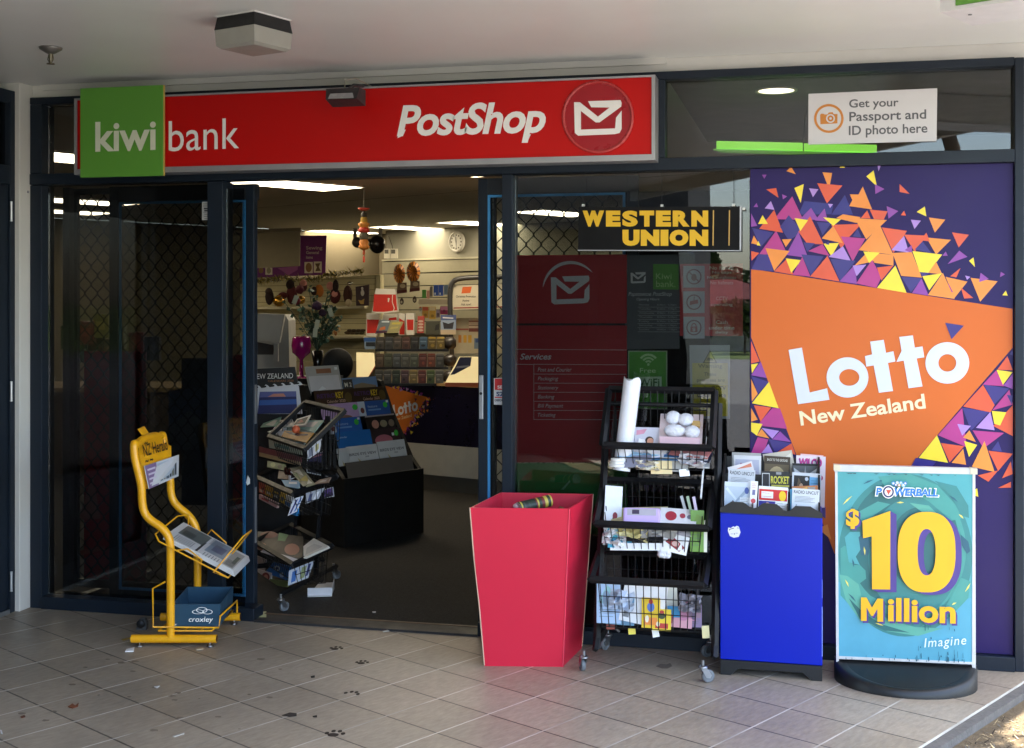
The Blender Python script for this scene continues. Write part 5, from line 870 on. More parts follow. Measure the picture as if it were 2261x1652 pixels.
flat('dry_leaf', 'reddish brown leaf on the left tiles', 'leaf', [(150,1560), (160,1553), (166,1558), (174,1551), (172,1559), (160,1563)], C(120,66,40), .003); flat('dry_leaf', 'small brown leaf at the far left of the tiles', 'leaf', [(45,1582), (54,1578), (56,1582), (48,1584)], C(110,64,44), .003)
flat('dry_twig', 'thin yellowish twig beside the left end of the yellow base tube', 'twig', [(268,1411), (288,1407), (289,1409), (272,1413)], C(150,120,50), .003)
rn = random.Random(21)
for i in range(26):
    x = rn.uniform(20, 620); y = rn.uniform(1440, 1630); s_ = rn.uniform(3, 12); flat('grime_mark', 'one of the small dark grime marks scattered over the left tiles', 'stain', [(x+s_*cos(q)*rn.uniform(.6, 1), y+s_*.26*sin(q)*rn.uniform(.5, 1)) for q in [k*.63 for k in range(10)]][::-1], C(128,115,98,.6), .0006, .0004, 'grime marks on the left tiles')
flat('stain', 'dark oily smear on the tiles below the wire rack', 'stain', [(1448,1471), (1458,1466), (1472,1467), (1480,1464), (1484,1471), (1474,1476), (1462,1476)], C(116,105,92,.6), .0006, .0004)
for x, y in ((2219,1491), (2246,1492)): pass
t = thing('door_stop', 'small grey metal door stop on the tiles behind the yellow stand', 'door stop', onZ(312, 1390)); p = onZ(312, 1391); m_ = MB(); m_.slab([p+RGT*x+UPV*z for x, z in ((-.024,0), (.024,0), (.024,.03), (.015,.052), (-.008,.052), (-.02,.035))], -FWD, .03, M('stop_grey', (96,98,100), .4, .5)); m_.build('bracket', t); m_ = MB(); m_.lathe(p-FWD*.001+UPV*.03, [(0,0), (.017, 0), (.02, .01), (.017, .016), (0, .016)], C(16,16,17), 16, tuple(-FWD)); m_.build('rubber_buffer', t)
# ---------------------------------------------------------------- wire racks
rk = M('rack_black', (20,20,22), .5, var=.1, spec=.3); wk = M('wire_black', (14,14,15), .5)
def grid(m_, a, b_, c, d, n, k, r=.0019):                  # quad a-b-c-d, n wires along a>b spacing, k rows
    for i in range(n+1): q = i/n; m_.tube([a.lerp(b_, q), d.lerp(c, q)], r, wk, 4, smooth=False)
    for j in range(1, k+1): q = j/k; m_.tube([a.lerp(d, q), b_.lerp(c, q)], r, wk, 4, smooth=False)
def basket(par, fr_, x0, x1, F, B, df, db, n=13):
    V = lambda x, y, z: fr_ @ Vector((x, y, z)); e = .012
    bsk = MB(); P = [V(x0, *F), V(x1, *F), V(x1, *B), V(x0, *B)]
    for i in range(4): bsk.tube([P[i], P[(i+1) % 4]], .0155, rk, 4, smooth=False)
    o = bsk.build('basket', par)
    w_ = MB(); i0, i1 = x0+.03, x1-.03; Ff = (F[0]+.012, F[1]-.006); Bb = (B[0]-.012, B[1]-.006); f2 = (F[0]+.04, F[1]-df); b2 = (B[0]-.02, F[1]-db)
    a, b_, c, d = V(i0, *Ff), V(i1, *Ff), V(i1-.012, *f2), V(i0+.012, *f2); g, h = V(i1-.012, *b2), V(i0+.012, *b2); p, q = V(i1, *Bb), V(i0, *Bb)
    grid(w_, a, b_, c, d, n, 2 if df < .15 else 3); grid(w_, d, c, g, h, n, 3); grid(w_, q, p, g, h, n, 4); grid(w_, a, q, h, d, 7, 2); grid(w_, b_, p, g, c, 7, 2)
    w_.build('wire_mesh', o); return o
def caster(par, p, rz, s_=1.0):
    m_ = MB(frame_at(p, rz)); zc = M('zinc', (160,162,164), .3, .9); gy = M('grey_tyre', (112,116,120), .6)
    m_.tube([(0, 0, .09), (0, 0, .066)], .007, zc, 8); m_.lathe((0, 0, .06), [(.014, .008), (.02, .004), (.02, 0), (.006, -.002)], zc, 14)
    for sx in (-.0125, .0125): m_.slab([(sx, -.012, .06), (sx, .014, .06), (sx, .034, .03), (sx, .028, .018), (sx, .012, .02)] if sx > 0 else [(sx, .012, .02), (sx, .028, .018), (sx, .034, .03), (sx, .014, .06), (sx, -.012, .06)], (1 if sx > 0 else -1, 0, 0), .002, zc)
    o = m_.build('caster', par); w_ = MB(frame_at(p, rz)); w_.lathe((-.0095, .022, .0255), [(.0, .001), (.008, 0), (.01, .003), (.017, .003), (.0195, .0), (.0255, .002), (.0255, .017), (.0195, .019), (.01, .016), (0, .018)], gy, 20, (1, 0, 0)); w_.build('wheel', o); return o
t = thing('wire_rack', 'black wheeled wire rack with three tilted baskets in front of the poster window', 'wire rack', (-.62, -.25, 0)); I4 = Matrix.Identity(4)
xl, xr = -.852, -.366; m_ = MB()
for x in (xl, xr):
    m_ = MB(); m_.tube([(x, -.10, 1.09), (x+.002, -.385, .13), (x+.003, -.40, .085)], .0155, rk, 4, smooth=False); m_.build('post', t)
    m_ = MB(); m_.tube([(x+.002, -.40, .12), (x+.002, -.35, .10), (x, -.06, .095)], .013, rk, 4, smooth=False); m_.tube([(x+.002, -.43, .088), (x+.002, -.385, .13)], .013, rk, 4, smooth=False); m_.build('foot_bar', t)
m_ = MB(); m_.tube([(xl, -.10, 1.08), (xr, -.10, 1.08)], .009, rk, 4); m_.build('cross_bar', t); m_ = MB(); m_.tube([(xl, -.32, .16), (xr, -.32, .16)], .009, rk, 4); m_.build('cross_bar', t)
k1 = basket(t, I4, -.848, -.385, (-.25, .915), (-.075, 1.142), .1, .09); k2 = basket(t, I4, -.858, -.39, (-.385, .603), (-.15, .752), .115, .10); k3 = basket(t, I4, -.862, -.40, (-.475, .39), (-.24, .46), .2, .19)
for x, y, rz in ((-.894, -.45, .5), (-.405, -.475, -1.1), (-.85, -.09, 2.6), (-.40, -.1, 2.2)): caster(t, (x, y, 0), rz)
m_ = MB(); m_.tube([(xl, -.05, .10), (xl+.05, -.06, .07)], .006, MATS['zinc'], 8); m_.build('foot_bar', t)
# --- things in the three baskets
rb = 'things in the wire rack by the red bin'
def flatm(name, label, cat, x, y, z, w_, h_, col, items=[], yaw=0.0, tilt=-1.35, roll_=0.0, th=.003, grp=None, base=None):
    f = (base or Matrix.Identity(4)) @ frame_at((x, y, z), yaw) @ Euler((tilt, roll_, 0)).to_matrix().to_4x4() @ Matrix.Translation((-w_/2, 0, 0)); return mag(name, label, cat, f, w_, h_, col, items, th, grp)
m_ = MB(); pw = M('wrap_white', (232,232,238), .5, var=.02); a = Vector((-.775, -.19, .80)); b_ = Vector((-.735, -.135, 1.19)); d = b_-a; u_ = d.orthogonal().normalized(); v_ = d.normalized().cross(u_)
ringv = [[a+d*q+(u_*cos(2*pi*j/24)+v_*sin(2*pi*j/24))*.037*(1+.03*q) + (d.normalized()*(.010*sin(3*2*pi*j/24)) if q == 1 else Vector()) for j in range(24)] for q in (0, .33, .66, 1)]
vs = sum(ringv, []); m_.add(vs, [(i*24+j, i*24+(j+1) % 24, (i+1)*24+(j+1) % 24, (i+1)*24+j) for i in range(3) for j in range(24)], pw, True); m_.add(ringv[0][::-1], [tuple(range(24))], pw); m_.lathe(b_, [(.036, -.001), (.03, -.004), (.03, -.12), (0, -.12)], C(190,188,190), 24, tuple(d.normalized()))
single(m_, 'paper_roll', 'tall white roll of paper standing at the left of the top basket', 'paper roll')
m_ = MB(); a = Vector((-.79, -.215, .822)); 
for j in range(3): m_.lathe(a+Vector((0, 0, .012*j)), [(.034-.003*j, 0), (.034-.003*j, .01), (.028, .011), (0, .011)], C(236,232,226), 20)
single(m_, 'paper_cups', 'short stack of white paper cups at lower left of the top basket', 'cups')
flatm('baby_card', 'pale card with a picture of a sleeping baby behind the top basket rim', 'card', -.66, -.19, .85, .13, .15, C(206,204,214), [('p',[(.05,.9),(.4,.95),(.3,.8),(.05,.75)],C(214,150,170)), ('e',.5,.6,.14,.12,C(60,40,34)), ('e',.53,.57,.11,.1,C(204,150,124)), ('p',[(.2,.4),(.5,.5),(.9,.36),(.9,.05),(.15,.05)],C(226,224,232))], 0, -.5)
t2 = thing('wool_pack', 'clear bag of white wool balls on pink card in the top basket', 'pack', (-.52, -.17, .9)); f = frame_at((-.61, -.19, .915), .02, -.75); m_ = MB(f); m_.box((.085, .004, .085), (.185, .004, .17), C(214,194,194)); m_.add([(0, -.002, .0), (.17, -.002, 0), (.17, -.03, .02), (0, -.035, .02)], [(0,1,2,3)], C(244,206,216)); m_.build('backing_card', t2)
wl = M('wool_white', (228,228,234), .9, var=.08, sc_=60, bump=.6, bs=90)
for x, z, r, sq in ((.05, .135, .033, (1,.7,1)), (.105, .125, .034, (1,.7,.9)), (.06, .065, .042, (1.1,.6,.7)), (.135, .06, .034, (1,.7,.9))): m_ = MB(f); m_.ball((x, -.018, z), r, wl, 16, sq); m_.build('wool_ball', t2)
m_ = MB(f); m_.box((.15, -.012, .105), (.035, .02, .03), C(196,160,100), None, .005); m_.build('wool_ball', t2)
flatm('white_card', 'tall narrow white card on edge at the right side of the top basket', 'card', -.423, -.17, .82, .30, .012, C(236,236,238), [], radians(88), 0, radians(-52), .006)
LY = [('magazine','slate grey envelope poking through the front of the top basket',-.70,-.22,.822,.12,.05,(120,120,140),.1,-.3),('magazine','light blue magazine lying across the top basket',-.69,-.20,.868,.20,.14,(150,196,226),.25,-1.2),('magazine','deep blue folder lying in the middle of the top basket',-.60,-.20,.855,.17,.13,(60,120,176),-.1,-1.15),('magazine','rosy brown booklet at the right of the top basket',-.49,-.2,.872,.17,.12,(190,120,116),-.2,-1.2),('magazine','pink booklet under the blue folder in the top basket',-.53,-.2,.84,.19,.13,(226,170,176),-.15,-1.2),('paper','cream torn paper hanging through the top basket wires',-.60,-.215,.795,.09,.055,(236,214,160),.05,-.2),('magazine','white stack of cards at the bottom right of the top basket',-.5,-.19,.826,.2,.1,(222,220,214),.03,-1.35),('magazine','pale grey sleeve at the bottom of the top basket',-.55,-.21,.806,.12,.06,(170,168,164),0,-.25),('magazine','off white flyer at the bottom left of the top basket',-.73,-.19,.815,.16,.1,(226,222,216),-.2,-1.1),('paper','white folded paper tip under the right half of the top basket',-.5,-.222,.79,.045,.03,(240,240,238),.5,-.3),('magazine','dark navy booklet wedged at right of the top basket',-.46,-.2,.85,.12,.1,(40,44,66),-.1,-1.3),
 ('magazine','sand coloured leaflet lying along the middle basket',-.68,-.33,.585,.24,.15,(196,186,140),.1,-1.15),('magazine','rose pink leaflet lying in the middle basket',-.55,-.32,.582,.24,.15,(222,176,190),-.06,-1.2),('magazine','black wallet booklet low in the middle basket',-.62,-.345,.535,.22,.09,(30,28,30),.12,-.9),('magazine','silver grey sleeve sloping across the middle basket',-.56,-.34,.556,.22,.08,(176,172,176),.18,-.9),('toy_pack','turquoise and blue toy pack at lower left of the middle basket',-.76,-.345,.5,.10,.085,(60,160,190),.15,-.35),('magazine','white envelope along the bottom front of the middle basket',-.65,-.35,.494,.30,.03,(236,236,236),0,-.2),('magazine','green patterned leaflet on edge at right of the middle basket',-.44,-.335,.495,.055,.17,(110,150,60),.1,-.25),('magazine','ivory flyer at the right end of the middle basket',-.425,-.32,.492,.05,.13,(230,226,206),.2,-.2),
 ('magazine','blue and white map sheet at left of the bottom basket',-.795,-.42,.20,.10,.17,(176,200,230),.1,-.1),('magazine','steel blue card leaning at left of the bottom basket',-.75,-.415,.195,.12,.11,(110,150,176),-.1,-.15),('magazine','ivory folded sheet standing behind the white card in the bottom basket',-.58,-.37,.22,.13,.15,(222,220,206),.1,-.1),('magazine','grey card under the ivory sheet in the bottom basket',-.69,-.40,.2,.1,.09,(160,158,160),.2,-.2),('card_box','small bright blue box at right of the bottom basket',-.53,-.40,.235,.05,.045,(60,140,190),0,-.1),('card_box','pink and purple pack right of the blue box in the bottom basket',-.47,-.40,.225,.065,.08,(190,120,150),.1,-.2),('card_box','dusty pink packet low at the right of the bottom basket',-.5,-.41,.197,.09,.04,(206,150,160),0,-.3),('card_box','violet card far right in the bottom basket',-.44,-.40,.2,.05,.09,(120,100,130),.1,-.15),('card_box','plum red pack beside the yellow packs in the bottom basket',-.565,-.41,.2,.06,.05,(150,70,90),.05,-.2),('paper','yellow paper corner hanging below the left of the bottom basket',-.70,-.40,.155,.03,.025,(236,214,70),.3,-.3),('paper','white paper corner hanging below the middle of the bottom basket',-.60,-.40,.15,.03,.03,(236,236,232),.6,-.3),('paper','brick red scrap at the lower left of the bottom basket',-.79,-.40,.17,.035,.04,(150,70,50),.2,-.4),('paper','cream scrap at the lower right post of the rack',-.40,-.37,.15,.03,.05,(220,206,150),.2,-.1)]
rn = random.Random(31)
for nm, lb, x, y, z, w_, h_, c, yaw, tl in LY:
    it = []
    if h_ > .06:
        c2 = tuple(max(10, min(240, int(v*rn.uniform(.5, 1.25)))) for v in c); c2 = tuple(max(10, min(240, int(v*rn.uniform(.75, 1.12)))) for v in c); it = [('p', [(.05,.5), (rn.uniform(.2,.5),.92), (.95,rn.uniform(.6,.9)), (.9,.4)], C(*c2)), ('e', rn.uniform(.3,.7), rn.uniform(.4,.7), .16, .2, C(*(int(v*.8) for v in c))), ('l', .1, .12, .9, .45, 4, C(90,90,94))] if 'ivory' not in lb else []
    flatm(nm, lb, nm.replace('_', ' '), x, y, z, w_, h_, C(*c), it, yaw, tl, rn.uniform(-.06, .06), .004, None)
flatm('greeting_card', 'white card with a dark red flower standing at left in the middle basket', 'card', -.80, -.31, .5, .075, .25, C(222,224,228), [('p',[(.35,.1),(.5,.5),(.9,.1)],C(60,20,30)), ('e',.62,.5,.14,.06,C(140,40,54))], .35, -.25, .1)
m_ = MB(frame_at((-.67, -.33, .632), .12, -.45)); m_.box((0, 0, 0), (.155, .022, .07), C(196,170,222), None, .009); m_.poly([(-.06,-.0118,-.0), (.06,-.0118,.0), (.06,-.0118,.028), (-.06,-.0118,.028)], C(172,166,176)); m_.poly([(-.04,-.0124,.006), (-.01,-.0124,.006), (-.01,-.0124,.024), (-.04,-.0124,.024)], C(60,46,70)); single(m_, 'tissue_pack', 'plump lavender packet lying on top of the middle basket', 'packet')
flatm('greeting_card', 'white card with red flowers lying flat at right of the middle basket', 'card', -.52, -.33, .605, .15, .09, C(224,222,224), [('e',.3,.5,.16,.3,C(170,50,66)), ('e',.62,.55,.08,.16,C(176,70,84)), ('e',.82,.5,.08,.14,C(130,130,150))], .08, -.95, .05)
for k in range(3): flatm('card_sleeve', 'clear sleeved %s card standing at the right side of the middle basket' % ('grey', 'pale green', 'lilac')[k], 'card', -.455+.018*k, -.27-.02*k, .52, .012, .2, C(*((170,172,174), (150,170,140), (186,170,190))[k]), [], .3, -.2, -.25+.05*k)
flatm('card_box', 'white box with a dark red diamond print at front of the middle basket', 'box', -.535, -.352, .49, .105, .075, C(232,230,228), [('p',[(.1,.5),(.3,.9),(.9,.4),(.7,.12)],C(140,30,36)), ('e',.5,.5,.14,.14,C(210,170,160))], .05, -.15, .2, .025)
m_ = MB(); [m_.ball((-.575+.012*(k % 3)-.01, -.345, .478+.012*(k//3)), .016, C(226,226,230), 8, (1, .7, .8), .5, k) for k in range(6)]; single(m_, 'paper_ruffle', 'crumpled white plastic wrap hanging below the middle basket', 'plastic wrap')
flatm('white_card', 'large white card with barcode leaning in the bottom basket', 'card', -.665, -.425, .205, .18, .17, C(240,240,242), [('r',.08,.1,.22,.26,C(150,152,156)), ('l',.09,.11,.21,.25,5,C(60,60,64))], -.05, -.22, .14)
for k, (x, z, c) in enumerate(((-.62, .195, (230,190,40)), (-.575, .187, (238,206,50)))): flatm('toy_pack', ('golden yellow toy pack with a red cap and blue figure in the bottom basket', 'bright yellow toy pack with dark pictures in the bottom basket')[k], 'toy pack', x, -.435, z, .075, (.12, .085)[k], C(*c), [('e',.5,.7,.2,.16,C(*((90,120,190), (70,80,50))[k])), ('e',.5,.88,.12,.08,C(190,60,50)), ('r',.15,.1,.85,.35,C(*((236,140,60), (190,60,50))[k])), ('e',.3,.3,.1,.12,C(240,230,200))], .02, -.12, 0, .012)
def crumple(label, p, w_, h_, col, rot, seed, amp=.018, nm='crumpled_paper'):
    rn = random.Random(seed); f = frame_at(p, rot[2], rot[0], rot[1]); m_ = MB(f); n = 6; vs = [(w_*(i/n-.5)+rn.gauss(0, w_*.03), rn.gauss(0, amp), h_*(j/n-.5)+rn.gauss(0, h_*.03)) for j in range(n+1) for i in range(n+1)]
    c1 = C(*col); c2 = C(*(int(v*.86) for v in col))
    for j in range(n):
        for i in range(n): a = j*(n+1)+i; m_.add([vs[k] for k in (a, a+1, a+n+2, a+n+1)], [(0, 1, 2), (0, 2, 3)], c1 if rn.random() < .75 else c2)
    single(m_, nm, label, 'paper')
crumple('crumpled white tissue behind the wool pack in the top basket', (-.64, -.16, .90), .13, .07, (226,224,224), (-.6, 0, .1), 1)
crumple('crinkled clear wrap over the wool pack in the top basket', (-.47, -.215, .86), .12, .05, (214,212,216), (-.4, .2, 0), 2)
crumple('crumpled white paper at the front left of the middle basket', (-.78, -.34, .545), .10, .07, (232,232,234), (-.3, .2, .1), 3)
crumple('crumpled grey catalogue page in the middle basket', (-.60, -.335, .575), .15, .06, (170,166,160), (-.9, .0, .1), 4)
crumple('crumpled yellowish page in the middle basket', (-.70, -.34, .57), .13, .06, (206,192,130), (-.7, .1, -.1), 5)
crumple('crinkled silver wrapper at the right of the bottom basket', (-.46, -.415, .30), .09, .07, (150,146,154), (-.3, .1, .1), 6)
crumple('crumpled pale blue page at the left of the bottom basket', (-.74, -.425, .30), .10, .08, (196,206,222), (-.2, .1, .1), 7)
crumple('crumpled cream receipt paper at the bottom of the top basket', (-.66, -.222, .83), .10, .04, (232,224,206), (-.2, .1, .05), 8)
# ---- second rack just inside the doorway
rz = -radians(48.7); W0 = .62; org = cz(-1.0435, 6.3); R2 = Matrix.Translation(org) @ Euler((0, 0, rz)).to_matrix().to_4x4() @ Matrix.Translation((-W0, 0, 0))
t = thing('wire_rack', 'black wire rack with three baskets standing just inside the left of the doorway', 'wire rack', R2 @ Vector((W0/2, .1, 0)))
qf = R2.inverted() @ onZ(620, 1352)
for x in (.05, W0-.2): m_ = MB(R2); m_.tube([(x, .19, .92), (x, .12, .09)], .014, rk, 4, smooth=False); m_.build('post', t); m_ = MB(R2); m_.tube([(x if x < .2 else qf.x, -.14 if x < .2 else qf.y, .085), (x if x < .2 else .25, .3, .085)], .013, rk, 4, smooth=False); m_.build('foot_bar', t)
basket(t, R2, 0, W0, (0, .78), (.207, .96), .115, .12, 15); basket(t, R2, -.05, W0, (-.064, .556), (.165, .63), .115, .13, 15); basket(t, R2, -.05, W0, (-.065, .2), (.14, .275), .115, .12, 15)
for x, y in ((qf.x, qf.y), (.05, -.13), (.2, .3)): caster(t, R2 @ Vector((x, y, 0)), rz+.4)
dR = Vector((.751, .66, 0)); xR_ = Vector((.66, -.751, 0))
def box_q(name, label, cat, tr, L, th, c, prints=(), grp=None):
    m_ = MB(); m_.slab(tr.pts(L), tr.N, th, c)
    for i, (P_, pc) in enumerate(prints): m_.poly(tr.pts(P_, .0008+.0003*i), pc)
    return single(m_, name, label, cat, grp)
def LR(kind, b, off=0.0, ox=600, oy=880, k=3.516):
    y0, z0 = ((0, .78), (-.064, .556), (-.065, .2))[b]; P = R2 @ Vector((W0, y0, z0))
    if kind == 'f': return Tr(ox, oy, k, P+dR*(.05+off), -dR)
    if kind == 's': return Tr(ox, oy, k, P-xR_*(.05+off), xR_)
    return Tr(ox, oy, k, P+dR*.05+UPV*(.0+off), UPV*.8-dR*.6)
B1, B2, B3 = 'top', 'middle', 'bottom'
LZ = [('l',0,.00,'booklet','pale aqua magazine under the tan booklet in the top doorway basket',[(240,700),(400,640),(660,690),(560,815)],(186,206,202),[([(300,700),(400,660),(420,690),(330,735)],(150,190,186))]),
('l',0,.012,'booklet','mint card stack at the right of the top doorway basket',[(480,665),(600,600),(735,600),(650,705)],(160,196,186),[([(520,660),(610,615),(690,612),(640,660)],(214,206,200))]),
('l',0,.018,'booklet','white booklet with blue scribble beside the tan booklet',[(270,705),(305,655),(405,668),(365,738)],(224,224,230),[(ell(330,695,22,16,12),(150,160,190))]),
('l',0,.022,'booklet','tan booklet with a lounging figure on the top doorway basket',[(362,742),(390,690),(648,708),(578,795)],(206,152,72),[([(395,700),(470,702),(520,718),(600,722),(592,734),(500,738),(440,722)],(60,50,66))]),
('l',0,.015,'leaflet','sea green leaflet at the left of the top doorway basket',[(178,660),(205,625),(362,568),(335,650)],(120,170,150),[([(220,640),(300,600),(330,600),(290,650)],(214,220,210))]),
('l',0,.03,'paper','white crumpled sheet behind the tan booklet in the top doorway basket',[(380,660),(345,600),(455,588),(488,645)],(230,226,218),[([(390,640),(370,610),(430,606)],(206,190,170))]),
('l',0,.04,'photo_card','dark photo card with white border tilted up in the top doorway basket',[(452,655),(500,588),(622,550),(575,642)],(230,228,224),[([(470,642),(505,597),(604,566),(566,630)],(44,32,32)),([(500,630),(540,590),(560,615)],(140,60,56))]),
('f',0,0,'booklet','white and teal magazine behind the wires of the top doorway basket',[(255,840),(545,905),(540,845),(250,762)],(200,214,206),[([(300,830),(430,860),(430,830),(300,800)],(120,170,170))]),
('f',0,.002,'booklet','mauve magazine in the lower part of the top doorway basket',[(168,880),(535,968),(540,925),(168,830)],(150,84,94),[]),
('f',0,.004,'booklet','cream magazine at the very bottom of the top doorway basket',[(168,915),(525,1000),(533,968),(168,882)],(216,192,152),[]),
('s',0,0,'booklet','silver and white magazines seen through the right side of the top doorway basket',[(590,955),(700,870),(720,760),(592,848)],(206,206,212),[([(600,930),(640,905),(645,830),(600,860)],(120,124,140)),([(660,880),(690,850),(690,800),(660,820)],(180,170,110))]),
('l',1,.02,'pack','leafy green packet at the back of the middle doorway basket',[(236,1010),(240,955),(402,985),(398,1040)],(70,104,46),[(ell(290,990,22,22,12),(120,150,80)),(ell(350,1010,20,18,12),(46,66,34))]),
('l',1,.012,'booklet','sky blue booklet in the middle doorway basket',[(395,1178),(362,1122),(526,1128),(524,1200)],(90,170,220),[([(430,1160),(430,1140),(500,1142),(500,1162)],(206,226,240))]),
('l',1,.022,'bag','clear crackly bag of green and gold shreds in the middle doorway basket',[(560,1190),(425,1025),(530,1000),(660,1160)],(140,142,116),[([(470,1050),(520,1030),(560,1090)],(206,206,190)),([(520,1130),(580,1080),(610,1140)],(196,176,80)),([(470,1080),(500,1060),(540,1130)],(90,116,70)),([(590,1160),(600,1120),(640,1155)],(226,224,206))]),
('l',1,.008,'pouch','dark maroon pouch under the sunglasses in the middle doorway basket',[(330,1110),(340,1040),(450,1060),(440,1120)],(70,24,26),[]),
('l',1,.015,'leaflet','brown paper leaflet at the right corner of the middle doorway basket',[(640,1160),(700,1120),(800,1098),(775,1145)],(160,130,112),[([(680,1150),(720,1128),(770,1118),(750,1138)],(196,180,170))]),
('f',1,0,'card_box','orange red box at the left of the middle doorway basket',[(166,1232),(214,1250),(216,1165),(166,1140)],(206,84,46),[([(172,1225),(205,1238),(205,1215),(172,1200)],(240,226,206))]),
('f',1,.001,'card_box','golden yellow box with a white panel in the middle doorway basket',[(217,1252),(282,1284),(288,1196),(220,1168)],(232,180,46),[([(228,1240),(270,1260),(272,1236),(230,1216)],(236,230,206))]),
('f',1,.002,'card_box','black and white lettered box in the middle doorway basket',[(285,1284),(340,1310),(352,1226),(290,1196)],(40,40,44),[([(298,1270),(330,1285),(334,1260),(300,1246)],(220,220,216)),([(302,1235),(338,1250),(340,1236),(304,1220)],(226,190,60))]),
('f',1,.003,'card_box','yellow box with grey picture right of the black lettered box',[(342,1310),(390,1340),(402,1252),(354,1228)],(238,200,60),[(ell(372,1290,14,20,12),(110,110,110))]),
('f',1,.004,'card_box','white box with blue lower half near the corner of the middle doorway basket',[(388,1342),(442,1370),(452,1276),(402,1254)],(230,232,236),[([(390,1338),(440,1364),(444,1330),(394,1306)],(60,120,190))]),
('f',1,-.004,'card_box','pink and white strip along the bottom of the middle doorway basket',[(166,1290),(322,1372),(332,1332),(166,1250)],(236,200,204),[([(190,1290),(250,1320),(252,1306),(192,1276)],(206,90,100))]),
('s',1,-.006,'pen_pack','white and navy pen pack at the corner of the middle doorway basket',[(420,1440),(500,1400),(560,1262),(470,1290)],(214,216,226),[([(430,1425),(450,1415),(510,1290),(490,1300)],(40,50,120)),([(470,1405),(485,1398),(545,1275),(530,1280)],(60,120,190))]),
('s',1,0,'booklet','silver sleeves seen through the right side of the middle doorway basket',[(575,1335),(690,1290),(745,1192),(580,1240)],(170,172,178),[([(590,1320),(620,1310),(640,1240),(610,1250)],(70,80,120)),([(640,1300),(670,1290),(700,1220),(670,1230)],(226,226,230))]),
('f',1,-.012,'card_box','bright blue packet poking out below the middle doorway basket',[(445,1425),(495,1440),(500,1375),(450,1360)],(40,140,214),[])]
LZ2 = [('l',2,.02,'magazine','dark magazine with a bald man on its cover lying on the bottom doorway basket',[(1000,890),(1000,765),(1312,800),(1312,958)],(44,38,38),[(ell(1238,890,52,40,16),(186,126,106)),([(1140,830),(1150,775),(1215,790),(1190,835)],(100,150,100)),(ell(1080,790,60,24,14),(110,40,40)),(ell(1030,870,34,26,12),(150,100,84))]),
('l',2,.03,'envelope_box','open white card box at the right of the bottom doorway basket',[(1318,948),(1316,868),(1388,812),(1492,868)],(232,226,214),[([(1330,930),(1340,880),(1390,850),(1450,870)],(206,200,190))]),
('l',2,.028,'envelope','long white envelope along the front of the bottom doorway basket',[(1020,905),(1045,885),(1285,958),(1255,985)],(222,222,230),[]),
('f',2,.004,'card','lilac grey sheet at the left of the bottom doorway basket',[(990,1040),(1042,1062),(1062,962),(990,930)],(176,170,176),[]),
('f',2,0,'magazine','white magazine with a red haired portrait in the bottom doorway basket',[(1000,1100),(1095,1128),(1098,1052),(1004,1024)],(226,222,222),[(ell(1058,1078,28,30,14),(130,40,40)),(ell(1060,1082,15,20,12),(206,150,130))]),
('f',2,.002,'card_box','blue printed pack with white rings in the bottom doorway basket',[(1052,1050),(1195,1100),(1222,1010),(1110,978)],(50,120,196),[(ell(1135,1020,22,20,14),(220,230,240)),(ell(1135,1020,10,9,12),(40,60,120)),(ell(1170,1065,16,18,12),(206,220,240))]),
('f',2,-.002,'card_box','olive pack at the bottom of the bottom doorway basket',[(1080,1130),(1200,1150),(1205,1110),(1085,1092)],(120,130,80),[]),
('s',2,0,'booklet','blue and white booklets seen through the right side of the bottom doorway basket',[(1212,1140),(1350,1085),(1392,968),(1218,1036)],(196,202,212),[([(1230,1120),(1260,1108),(1275,1030),(1240,1044)],(60,110,180)),([(1290,1095),(1320,1082),(1340,1000),(1305,1014)],(150,160,110)),([(1330,1075),(1345,1068),(1370,985),(1350,990)],(50,60,120))])]
for lst, a_ in ((LZ, ()), (LZ2, (280, 1050, 2.753))):
    for kd, b, off, nm, lb, L, c, pr_ in lst: box_q(nm, lb, nm.replace('_', ' '), LR(kd, b, off, *a_), L, .012 if 'box' in nm else .004, C(*c), [(P_, C(*q_)) for P_, q_ in pr_])
m_ = MB(R2); m_.ball((.25, .07, .84), .022, C(226,110,70), 12); single(m_, 'toy_ball', 'small orange ball on the top doorway basket', 'ball')
t2 = thing('sunglasses', 'dark brown sunglasses with white price tag in the middle doorway basket', 'sunglasses', R2 @ Vector((.24, .03, .6)))
for x in (.2, .26): m_ = MB(R2); m_.ball((x, .03, .615), .026, C(60,26,22,.2), 12, (1, .3, .9)); m_.build('lens', t2)
m_ = MB(R2); m_.tube([(.285, .03, .62), (.34, .05, .6), (.38, .0, .595)], .003, C(200,200,200), 6); m_.build('arm', t2); m_ = MB(R2); m_.box((.36, .0, .60), (.035, .002, .025), C(236,236,236)); m_.build('price_tag', t2)
TPp = Tr(600, 880, 3.516, CAM+FWD*6.72, -FWD)
box_q('photo_print', 'dusk sky photo print hanging behind the right edge of the doorway rack', 'photo print', TPp, [(585,1010),(742,975),(736,872),(590,905)], .003, C(206,206,214), [([(592,1000),(736,968),(731,880),(597,912)], C(48,42,86)), ([(597,940),(731,905),(731,890),(600,920)], C(150,96,110))])
box_q('photo_print', 'grey mountain photo print below the dusk print at the doorway rack', 'photo print', TPp, [(585,1060),(775,1100),(748,945),(580,985)], .003, C(206,206,210), [([(592,1052),(764,1088),(742,955),(588,992)], C(84,82,92)), ([(592,1052),(764,1088),(756,1040),(690,990),(640,1020),(600,1000)], C(54,50,56))])
box_q('photo_print', 'violet photo print lowest behind the doorway rack', 'photo print', TPp, [(740,1285),(828,1270),(818,1185),(745,1205)], .003, C(206,206,210), [([(742,1275),(820,1262),(812,1192),(745,1212)], C(100,70,140)), ([(742,1275),(820,1262),(816,1236),(780,1228)], C(60,40,84))])
